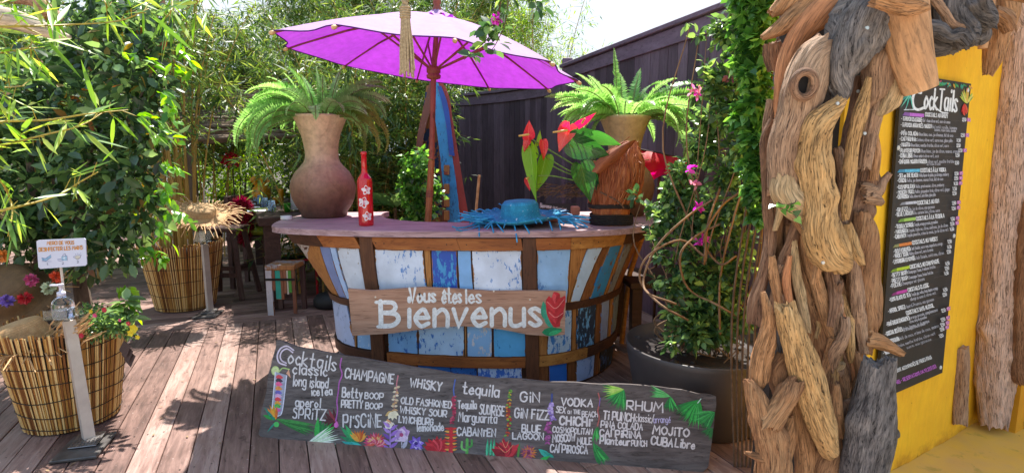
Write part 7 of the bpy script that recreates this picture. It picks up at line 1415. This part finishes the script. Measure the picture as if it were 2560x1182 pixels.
# ---- bamboo
def bamboo(name, base, h, ncul, nspray, label, seed, spread=.35, lean=.35, mat=None, leaf=(.09, .15), lo=.3, cul=True, group=None, top=1.0, yb=(0, 0), culr=.011):
    rnd = np.random.RandomState(seed); base = Vector(base); root = thing('bamboo_clump', base, label, 'bamboo', group); cu = MB(); br = MB(); P = []; A = []
    for i in range(ncul):
        a = rnd.uniform(0, 6.283); r0 = spread * rnd.rand() ** .5; b = base + Vector((math.cos(a) * r0, math.sin(a) * r0, 0)); d = np.array((math.cos(a), math.sin(a))) * rnd.uniform(.1, 1) * lean + rnd.normal(size=2) * .1 + np.array(yb); hh = h * rnd.uniform(.75, 1.05)
        path = [b + Vector((d[0] * hh * .5 * t ** 2, d[1] * hh * .5 * t ** 2, hh * t * (1 - .1 * t * t))) for t in np.linspace(0, 1, 12)]
        rr = culr * rnd.uniform(.7, 1.25); cu.tube(path, [rr * (1 - .7 * t) for t in np.linspace(0, 1, 12)], 6, False)
        for k in range(1, 11):   # nodes
            q = path[0].lerp(path[1], 0) if False else path[k]; cu.tube([q - Vector((0, 0, .004)), q + Vector((0, 0, .004))], rr * (1.25 - .7 * k / 12), 6, False)
        for s in range(nspray // ncul + 1):
            t = lo + (1 - lo) * rnd.rand() ** .8; k = min(10.99, t * 11); q = np.array(path[int(k)].lerp(path[int(k) + 1], k - int(k))); az = rnd.uniform(0, 6.283); bl_ = rnd.uniform(.15, .75) * (1.15 - .5 * t); dd = np.array((math.cos(az), math.sin(az), rnd.uniform(-.1, .7))); dd /= np.linalg.norm(dd)
            e = q + dd * bl_ - np.array((0, 0, .35 * bl_ ** 2)); br.tube([vec(q), vec((q + e) / 2 + np.array((0, 0, .03))), vec(e)], [.003, .0022, .001], 3, False)
            for j in range(rnd.randint(7, 12)):
                u = .25 + .75 * rnd.rand(); p = q + (e - q) * u + rnd.normal(size=3) * .02; P.append(p); A.append(dd * .55 + rnd.normal(size=3) * .55 + np.array((0, 0, -.55)))
    n = len(P); Lh = rnd.uniform(leaf[0], leaf[1], n); leafcloud('foliage', P, A, np.array([0, 0, 1.]) + rnd.normal(size=(n, 3)) * .6, Lh, Lh * .13, mat or M_bamb, root, 'tiny', rnd.rand(n))
    cu.build('culms', M_culm, root); br.build('twigs', M_ytwig, root); return root
bamboo('x', (p2.x, p2.y, .62), 3.3, 26, 420, 'tall yellow stemmed bamboo growing from the far reed pot', 5, .26, .5, None, (.10, .17), .36, culr=.016)
bspec = [((-6.2, 8.2), 4.2, 'bamboo clump behind the shrub at the far left of the terrace', 520), ((-4.9, 9.0), 4.4, 'bamboo clump standing behind the yellow stemmed potted bamboo', 520), ((-3.9, 10.8), 6.0, 'bamboo clump rising above the dining table', 520), ((-2.5, 8.3), 4.1, 'leafy bamboo clump directly behind the big terracotta vase', 640), ((-1.75, 7.4), 3.9, 'bamboo clump between the terracotta vase and the painted boat', 700), ((-2.1, 6.7), 3.1, 'shorter drooping bamboo clump behind the red bottle', 480), ((-.3, 11.8), 6.2, 'tall bamboo clump showing above the middle of the parasol', 560), ((-5.5, 6.9), 3.9, 'bamboo clump close behind the left shrub', 420), ((-3.0, 11.2), 6.2, 'tallest bamboo clump farthest back at the left', 420), ((-1.6, 10.4), 6.0, 'bamboo clump farthest back behind the parasol', 480)]
for k, ((x, y), h, lb, ns_) in enumerate(bspec): bamboo('x', (x, y, -.05), h, 14, int(ns_ * (1.9 if k in (0, 3, 4, 5, 7) else 3.2)), lb, 20 + k, .5, .45, M_bamb, (.11, .19), .10 if k in (3, 4, 5) else .16 if k in (0, 7) else .42)
bamboo('x', (.55, 10.2, -.05), 5.0, 16, 700, 'light yellow green bamboo clump rising behind the corner of the fences', 41, .45, .35, M_bambf, (.09, .15), .4)
bamboo('x', (1.15, 12.5, -.05), 4.6, 10, 260, 'thin bamboo clump beyond the fence at the edge of the sky', 42, .4, .4, M_bambf, (.09, .15), .45)

# ---- evergreen hedge plants behind the terrace
def bush(base, blobs, label, seed, mat, leaf, dens_=1.2, name='shrub', tm='leaf', trunk=True, ww=.5, shell=.3):
    b = Vector(base); root = thing(name, b, label, 'shrub' if name != 'ivy' else 'ivy'); np.random.seed(seed); P, A = blob_leaves(blobs, dens_, .3, shell); n = len(P); Lh = np.random.uniform(leaf[0], leaf[1], n)
    leafcloud('crown', P, A, uprow(n, .6), Lh, Lh * ww, mat, root, tm)
    if trunk:
        mb = MB()
        for q in blobs[:5]:
            e = at(q[0], q[1], q[2]); mb.tube([b, b.lerp(e, .5) + Vector((0, 0, .1)), e], [.03, .02, .006], 6, False)
        mb.build('trunk', M_bark, root)
    return root
bush((-4.6, 9.4, 0), [(600, 420, 9.4, 45), (650, 440, 9.4, 40), (560, 450, 9.4, 40), (690, 410, 9.5, 40), (620, 380, 9.6, 40)], 'sunlit lime green bush behind the tall dining table', 1, M_lime, (.05, .09), 9)
bush((-5.6, 9.9, 0), [(480, 440, 9.9, 60), (520, 500, 9.9, 60), (430, 500, 9.9, 70), (560, 540, 9.9, 60), (620, 510, 9.9, 55), (680, 500, 9.9, 55), (480, 580, 9.9, 60), (660, 560, 9.9, 60), (580, 480, 10, 60)], 'dark evergreen shrub at the back of the terrace beyond the dining table', 2, M_far, (.07, .12), 8)
bush((-3.2, 8.8, 0), [(740, 470, 8.8, 60), (760, 390, 8.9, 60), (720, 340, 9, 55), (790, 520, 8.8, 60), (740, 560, 8.8, 60)], 'dark leafy shrub between the dining table and the terracotta vase', 3, M_far, (.07, .12), 8)
bush((-1.9, 7.6, 0), [(900, 460, 7.6, 70), (950, 520, 7.6, 80), (880, 540, 7.6, 70), (970, 440, 7.7, 60), (1000, 560, 7.5, 60), (860, 400, 7.8, 60), (1020, 480, 7.7, 50)], 'dark undergrowth shrub behind the red bottle', 4, M_far, (.07, .13), 8)
hedge = [(x, y, 13.5, 120) for x in range(-100, 1250, 110) for y in (420, 300, 190)]
for k in range(6):
    xs = hedge[k * 7:(k + 1) * 7]; 
hlab = ['far hedge tree behind the left shrub', 'far hedge tree left of the pergola logs', 'far hedge tree behind the pergola logs', 'far hedge tree behind the terracotta vase', 'far hedge tree behind the parasol pole']
for k in range(5):
    x0 = -80 + k * 270; bl = [(x0 + rng.uniform(-90, 90) + dx, y + rng.uniform(-30, 30), 13.0 + rng.uniform(-.6, .6), rng.uniform(60, 100)) for y in (470, 380, 300, 210, 130) for dx in (-80, 20, 100)]
    b = at(x0 + 20, 500, 13); bush((b.x, 13, -.1), bl, hlab[k], 60 + k, M_far, (.12, .2), 5, 'hedge_tree')
# ivy bush at the foot of the boat
bush((at(1050, 540, 5.6).x, 5.6, 0), [(1050, 395, 5.6, 38), (1035, 440, 5.6, 42), (1065, 450, 5.5, 42), (1040, 500, 5.6, 44), (1070, 520, 5.5, 40), (1045, 560, 5.6, 46), (1090, 480, 5.55, 26), (1020, 470, 5.6, 34), (1060, 620, 5.6, 60), (1015, 400, 5.6, 18), (1005, 440, 5.6, 16)], 'column of variegated ivy climbing in front of the painted boat', 7, M_ivy, (.045, .075), 9, 'ivy', 'ivy', True, .8)
mb = MB(); lv_ = thing('banana_plant', at(985, 540, 6.4), 'broad leaved dark plant low behind the counter left of the ivy', 'plant')
P = [np.array(at(x, y, 6.3)) for x, y in ((990, 520), (985, 515), (995, 525), (985, 520), (992, 518))]; A = [(-1, -.2, .25), (-.8, -.5, .1), (.9, -.3, .2), (-.5, -.6, .5), (.3, -.6, .45)]
leafcloud('leaves', P, A, uprow(5, .15), .42, .24, M_shrub, lv_, 'leaf', [.5, .7, .4, .6, .8]); MB().tube([at(988, 520, 6.3), Vector((at(988, 520, 6.3).x, 6.3, 0))], .02, 7).build('stem', M_twig, lv_)

# ---- pergola of logs at the back, and two pale logs top left
pr = thing('pergola', (-5.0, 8.0, 0), 'rustic pergola roofed with rough sunlit logs over the terrace', 'pergola')
M_log = wood('weathered_log', [srgb('#44382e'), srgb('#6a5848'), srgb('#94806a')], 'V', 4, 4, .85, .8)
rq = random.Random(9)
for i in range(38):
    y = 192 + i * 4.2 + rq.uniform(-4, 4); Y = 9.0 - i * .04; x0, x1 = rq.uniform(380, 520), rq.uniform(740, 830); w_ = rq.uniform(3.5, 8)
    S_ = spline([(x0, y + rq.uniform(-8, 8), w_), ((x0 + x1) / 2, y + rq.uniform(-6, 6), w_ * 1.1), (x1, y + rq.uniform(-8, 8), w_ * .8)], 14); MB().tube([at(x, yy, Y) for x, yy, _ in S_], [q[2] * pxm(Y) for q in S_], 8, True, rough=.18, seed=i).build('log', M_log, pr)
for ps_, Y in (([(600, 236, 5), (680, 262, 14), (728, 276, 10)], 7.6), ([(420, 296, 3), (560, 295, 3.5), (720, 296, 3)], 7.2), ([(440, 333, 3), (600, 327, 4), (740, 330, 3)], 7.4), ([(430, 306, 8), (560, 312, 9), (720, 308, 8)], 7.9)):
    S_ = spline(ps_, 14); MB().tube([at(x, yy, Y) for x, yy, _ in S_], [q[2] * pxm(Y) for q in S_], 8, True, rough=.15, seed=3).build('log', M_log, pr)
for x in (470, 735): q = at(x, 300, 7.7); MB().tube([Vector((q.x, 7.7, -.1)), Vector((q.x, 7.7, 2.5))], .06, 8, rough=.1, seed=x).build('post', M_log, pr)
rdp = thing('red_flower', at(578, 395, 8.6), 'bright red ragged cloth flower above the lime bush', 'flower'); P = []; A = []
for k in range(90): d = nrm(rng.normal(size=(1, 3)))[0]; P.append(np.array(at(578 + rng.uniform(-14, 14), 398 + rng.uniform(-10, 10), 8.6)) + d * .03); A.append(d)
leafcloud('petals', P, A, uprow(len(P), .6), .075, .05, M_redc, rdp, 'leaf'); MB().tube([at(580, 400, 8.62), Vector((at(580, 400, 8.62).x, 8.62, 0))], .012, 6).build('stem', M_twig, rdp)
M_plog = driftmat('pale_log', [srgb('#7c6c5c'), srgb('#a89884'), srgb('#c8b8a4')], .6, 3, 4, .5)
for ps_, Y, lb in (([(-420, 20, 27), (-140, 40, 26), (0, 44, 25), (70, 60, 22), (120, 78, 17), (150, 88, 12), (175, 94, 5)], 2.6, 'pale smooth driftwood log overhead at the top left, lower of two'), ([(-420, -70, 19), (-140, -20, 18), (60, -8, 18), (110, 20, 16), (150, 45, 11)], 2.75, 'short brown driftwood log at the top left corner, upper of two')):
    S_ = spline(ps_, 30); o = MB().tube([at(x, y, Y) for x, y, _ in S_], [q[2] * pxm(Y) for q in S_], 18, True, rough=.12, seed=5).build('overhead_log', M_plog if 'pale' in lb else DW['grey']); tag(o, lb, 'log')

q = at(-330, 0, 2.68); o = MB().tube([Vector((q.x, 2.68, -.05)), Vector((q.x + .03, 2.7, 1.2)), Vector((q.x, 2.68, 2.75))], [.08, .07, .065], 14, True, rough=.12, seed=8).build('log_post', DW['grey']); tag(o, 'upright driftwood post carrying the pale overhead logs', 'post')
for k, (px_, lb) in enumerate(((-260, 'broad hedge tree just left of the glossy shrub'), (-620, 'broad hedge tree farther out to the left'))):
    b_ = at(px_, 500, 6.2); bush((b_.x, 6.2, -.1), [(px_ + rng.uniform(-120, 120), y, 6.2 + rng.uniform(-.4, .4), rng.uniform(120, 170)) for y in (620, 520, 420, 300, 180, 80) for _ in (0, 1)], lb, 90 + k, M_far, (.08, .14), 1.6, 'hedge_tree')
# ---- near bamboo sprays hanging in from the left
def spray(stems, Y, label, seed, nl, ls):
    rnd = np.random.RandomState(seed); root = thing('bamboo_spray', at(*stems[0][0], Y), label, 'bamboo'); mb = MB(); P = []; A = []; 
    for ps_ in stems:
        S_ = spline(ps_, 26); path = [at(x, y, Y + .10 * math.sin(i * .35 + seed)) for i, (x, y) in enumerate(S_)]; mb.tube(path, list(np.linspace(.0045, .0015, 26)), 6, False)
        for k in range(nl):
            t = rnd.uniform(.05, 1); i = min(24, int(t * 25)); q = np.array(path[i]); d = np.array(path[i + 1] - path[i]); d /= np.linalg.norm(d); sgn = rnd.choice([-1, 1])
            tw = q + d * .03 + np.array((0, 0, sgn * .02)) + rnd.normal(size=3) * .01; mb.tube([vec(q), vec(tw)], [.0018, .001], 4, False)
            for j in range(rnd.randint(1, 4)): P.append(tw + rnd.normal(size=3) * .006); A.append(d * rnd.uniform(.5, 1.1) + np.array((rnd.normal() * .25, rnd.normal() * .35, -.35 * rnd.rand() + sgn * .35 - .15)))
    n = len(P); Lh = rnd.uniform(ls[0], ls[1], n); leafcloud('leaves', P, A, np.array([0, -.5, .8]) + rnd.normal(size=(n, 3)) * .5, Lh, Lh * .105, M_bambf, root, 'leaf', rnd.rand(n)); mb.build('stems', M_ytwig, root)
spray([[(-80, 68), (60, 66), (180, 62), (300, 52), (372, 22)], [(-60, 30), (60, -10), (180, -30)]], 1.9, 'bamboo spray with long bright leaves across the top left corner', 3, 13, (.09, .18))
spray([[(-80, 320), (0, 305), (120, 300), (220, 285), (320, 275)], [(-80, 380), (20, 360), (120, 335), (200, 315), (260, 280)], [(-40, 140), (40, 125), (110, 118)]], 1.8, 'bamboo spray of slender yellow green leaves at mid height on the left', 5, 13, (.08, .17))
spray([[(-80, 540), (30, 520), (140, 490), (200, 455), (245, 430)], [(-60, 420), (0, 450), (30, 520), (20, 590)], [(-40, 230), (10, 220), (60, 215)]], 1.75, 'lowest bamboo spray drooping before the shrub at the left edge', 9, 12, (.06, .14))
spray([[(420, -40), (430, 20), (400, 60)], [(520, -60), (500, 0), (470, 20)], [(100, -60), (110, -20), (130, 40)], [(250, -60), (260, 0), (285, 40)]], 2.2, 'bamboo leaf sprays hanging from above at the top left', 12, 7, (.1, .18))

# ---- sprig hanging before the parasol
sg_ = thing('bougainvillea_sprig', at(1240, 20, 2.7), 'leafy green bougainvillea sprig hanging in front of the parasol', 'sprig'); mb = MB(); P = []; A = []
for ps_ in ([(1262, -80), (1256, -20), (1245, 40), (1225, 90), (1190, 125), (1160, 150)], [(1262, -80), (1270, 0), (1262, 60), (1240, 110), (1225, 130)], [(1300, -80), (1330, -20), (1345, 20)], [(1240, 60), (1215, 70), (1200, 78)]):
    S_ = spline(ps_, 20); path = [at(x, y, 2.7) for x, y in S_]; mb.tube(path, list(np.linspace(.004, .0015, 20)), 5, False)
    for k in range(22): i = int(rng.uniform(2, 19)); P.append(np.array(path[i]) + rng.normal(size=3) * .012); A.append(rng.normal(size=3) * np.array((1, .7, .6)) + np.array((-.1, -.2, -.45)))
n = len(P); Lh = np.random.uniform(.045, .085, n); leafcloud('leaves', P, A, uprow(n, .5), Lh, Lh * .6, M_boug, sg_, 'leaf'); mb.build('stems', M_twig, sg_)
M_mag = leafmat('magenta_bract', [srgb('#a01f80'), srgb('#c83aa4'), srgb('#dc70c0')], .45, .5)
def bracts(pts, Y, par, m=None, r=.035, name='flower'):
    for x, y in pts:
        P = []; A = []
        for k in range(7): P.append(np.array(at(x, y, Y)) + rng.normal(size=3) * .008); A.append(rng.normal(size=3) + np.array((0, -.3, 0)))
        leafcloud(name, P, A, uprow(len(P), .8), r, r * .7, m or M_mag, par, 'leaf')
bracts([(1243, 48), (1240, 55)], 2.66, sg_, None, .03)

# ---- bougainvillea in the grey tub
bg_ = thing('bougainvillea', gc + Vector((0, 0, .41)), 'tangled bougainvillea with bare twisting stems growing out of the grey tub', 'bougainvillea')
bl = [(1830, 80, 3.35, 60), (1870, 160, 3.3, 60), (1800, 210, 3.4, 60), (1850, 280, 3.3, 70), (1780, 300, 3.5, 50), (1870, 380, 3.25, 60), (1760, 370, 3.5, 55), (1820, 440, 3.35, 50), (1700, 430, 3.6, 40), (1730, 500, 3.55, 50), (1690, 510, 3.6, 40), (1660, 560, 3.55, 26), (1780, 540, 3.4, 60), (1850, 520, 3.25, 45), (1720, 620, 3.4, 36), (1690, 660, 3.4, 32), (1650, 640, 3.4, 20), (1780, 680, 3.3, 40), (1720, 720, 3.3, 34), (1800, 780, 3.25, 40), (1680, 780, 3.2, 24), (1680, 860, 3.05, 20), (1760, 800, 3.2, 40), (1830, 720, 3.2, 40), (1850, 600, 3.25, 40), (1740, 240, 3.5, 18), (1745, 90, 3.4, 14), (1790, 70, 3.4, 18), (1720, 60, 3.4, 9), (1760, 160, 3.45, 14), (1590, 490, 3.7, 16), (1630, 520, 3.7, 20), (1630, 580, 3.6, 16), (1740, 680, 3.3, 44), (1790, 740, 3.2, 50), (1740, 780, 3.2, 44), (1700, 820, 3.15, 34), (1800, 830, 3.15, 44), (1840, 660, 3.25, 50), (1850, 800, 3.1, 40), (1760, 590, 3.4, 50), (1680, 480, 3.6, 44), (1650, 600, 3.5, 30), (1680, 720, 3.3, 40), (1720, 560, 3.5, 50), (1660, 540, 3.6, 30), (1740, 840, 3.1, 40), (1640, 700, 3.4, 18)]
P, A = blob_leaves(bl, 9, .3, .25); n = len(P); Lh = np.random.uniform(.035, .07, n); leafcloud('leaves', P, A, uprow(n, .55), Lh, Lh * .6, M_boug, bg_, 'leaf', np.clip(rng.rand(n) ** 1.3, 0, 1))
mb = MB(); rq = random.Random(31); tops = [(b[0], b[1], b[2]) for b in bl]
for k in range(40):
    a = rq.uniform(0, 6.28); r = rq.uniform(.02, .26); s0 = gc + Vector((math.cos(a) * r + .05, math.sin(a) * r, .40)); x, y, Y = tops[k % len(tops)]; e = at(x + rq.uniform(-30, 30), y + rq.uniform(-30, 30), Y)
    m1 = s0.lerp(e, .3) + Vector((rq.uniform(-.16, .16), rq.uniform(-.1, .1), rq.uniform(0, .15))); m2 = s0.lerp(e, .65) + Vector((rq.uniform(-.16, .16), rq.uniform(-.1, .1), rq.uniform(-.02, .15))); rr = rq.uniform(.003, .009)
    mb.tube([Vector(q) for q in spline([s0, m1, m2, e], 18)], list(np.linspace(rr, rr * .35, 18)), 6, False)
for ps_ in ([(1760, 640), (1700, 600), (1620, 640), (1600, 700), (1650, 760), (1720, 800)], [(1800, 560), (1740, 590), (1700, 640), (1720, 720), (1790, 760), (1860, 800)], [(1850, 480), (1800, 520), (1760, 600), (1800, 660), (1840, 640)], [(1780, 500), (1720, 540), (1640, 620), (1610, 720), (1690, 760)], [(1870, 430), (1830, 560), (1800, 700), (1800, 850)], [(1800, 470), (1770, 560), (1760, 660)]):
    mb.tube([at(x, y, 3.12 + .06 * math.sin(i * .5)) for i, (x, y) in enumerate(spline(ps_, 26))], [.0065] * 26, 6, False)
mb.build('stems', wood('vine_bark', [srgb('#5c4634'), srgb('#846850'), srgb('#a58a70')], 'V', 6, 3, .8, .5), bg_)
bracts([(1755, 608), (1757, 600), (1722, 424), (1745, 520)], 3.2, bg_, None, .045); bracts([(1730, 225), (1745, 235), (1825, 195), (1838, 25), (1740, 800), (1735, 460)], 3.3, bg_, leafmat('faded_bract', [srgb('#b06a70'), srgb('#c88a8c'), srgb('#c050a0')], .4, .6), .038, 'faded_flower')

# ---- ivy curtain beside the driftwood pillar
bl = [(1890, 30, 2.7, 55), (1880, 110, 2.7, 45), (1885, 190, 2.68, 45), (1880, 270, 2.66, 42), (1885, 350, 2.64, 42), (1880, 420, 2.62, 36), (1890, 480, 2.6, 34), (1900, 540, 2.58, 26), (1860, 60, 2.75, 34), (1855, 160, 2.75, 28), (1850, 300, 2.7, 24), (1870, -30, 2.7, 60), (1910, 250, 2.66, 30), (1905, 400, 2.6, 26)]
ivc = bush((at(1890, 500, 2.66).x + .05, 2.72, 0), bl, 'curtain of small leaved ivy hanging down the left side of the driftwood pillar', 17, M_ivy, (.032, .058), 16, 'ivy', 'ivy', False, .85, .3)
mb = MB(); b = Vector((at(1890, 500, 2.66).x + .05, 2.72, 0))
for k in range(6): mb.tube([Vector(q) for q in spline([b + Vector((k * .02 - .05, 0, 0)), b + Vector((k * .03 - .1, .02, .8)), b + Vector((k * .03 - .06, 0, 1.5)), b + Vector((k * .03 - .05, -.03, 2.4))], 16)], .006, 6, False)
mb.build('vines', M_twig, ivc)
P = []; A = []; mb = MB()
for ps_ in ([(1945, 505), (1960, 512), (1985, 508), (1990, 500)], [(1925, 500), (1940, 515), (1975, 530), (1992, 545), (2010, 575)]):
    S_ = spline(ps_, 12); path = [at(x, y, 1.86) for x, y in S_]; mb.tube(path, .0018, 4, False)
    for k in range(7): P.append(np.array(path[k + 2])); A.append(rng.normal(size=3) + np.array((0, -.4, -.2)))
leafcloud('ivy_tip', P, A, uprow(len(P), .5), .028, .024, M_ivy, ivc, 'ivy'); mb.build('ivy_tendril', M_twig, ivc)
tb = MB(); q = atz(2548, 1066); wd_ = thing('weed', Vector((q.x, q.y, 0)), 'small green weed sprouting at the right edge of the yellow floor', 'weed')
P = [np.array((q.x, q.y, .03)) + rng.normal(size=3) * .02 for k in range(40)]; A = [rng.normal(size=3) + np.array((0, -.3, .6)) for k in range(40)]; leafcloud('leaves', P, A, uprow(40), .06, .03, M_boug, wd_, 'leaf')
# fallen leaves and crumbs on the deck
P = []; A = []
for k in range(70): x, y = rng.uniform(-2.6, .6), rng.uniform(2.5, 6); P.append((x, y, .006)); A.append((rng.normal(), rng.normal(), .05))
o = leafcloud('leaf_litter', P, A, np.array([0, 0, 1.]) + rng.normal(size=(70, 3)) * .1, rng.uniform(.015, .045, 70), .012, plain('dry_leaf', srgb('#9a8060'), .8, srgb('#6c5238'), 20), None, 'leaf'); tag(o, 'dry leaf litter scattered over the deck', 'leaf litter', kind='stuff')
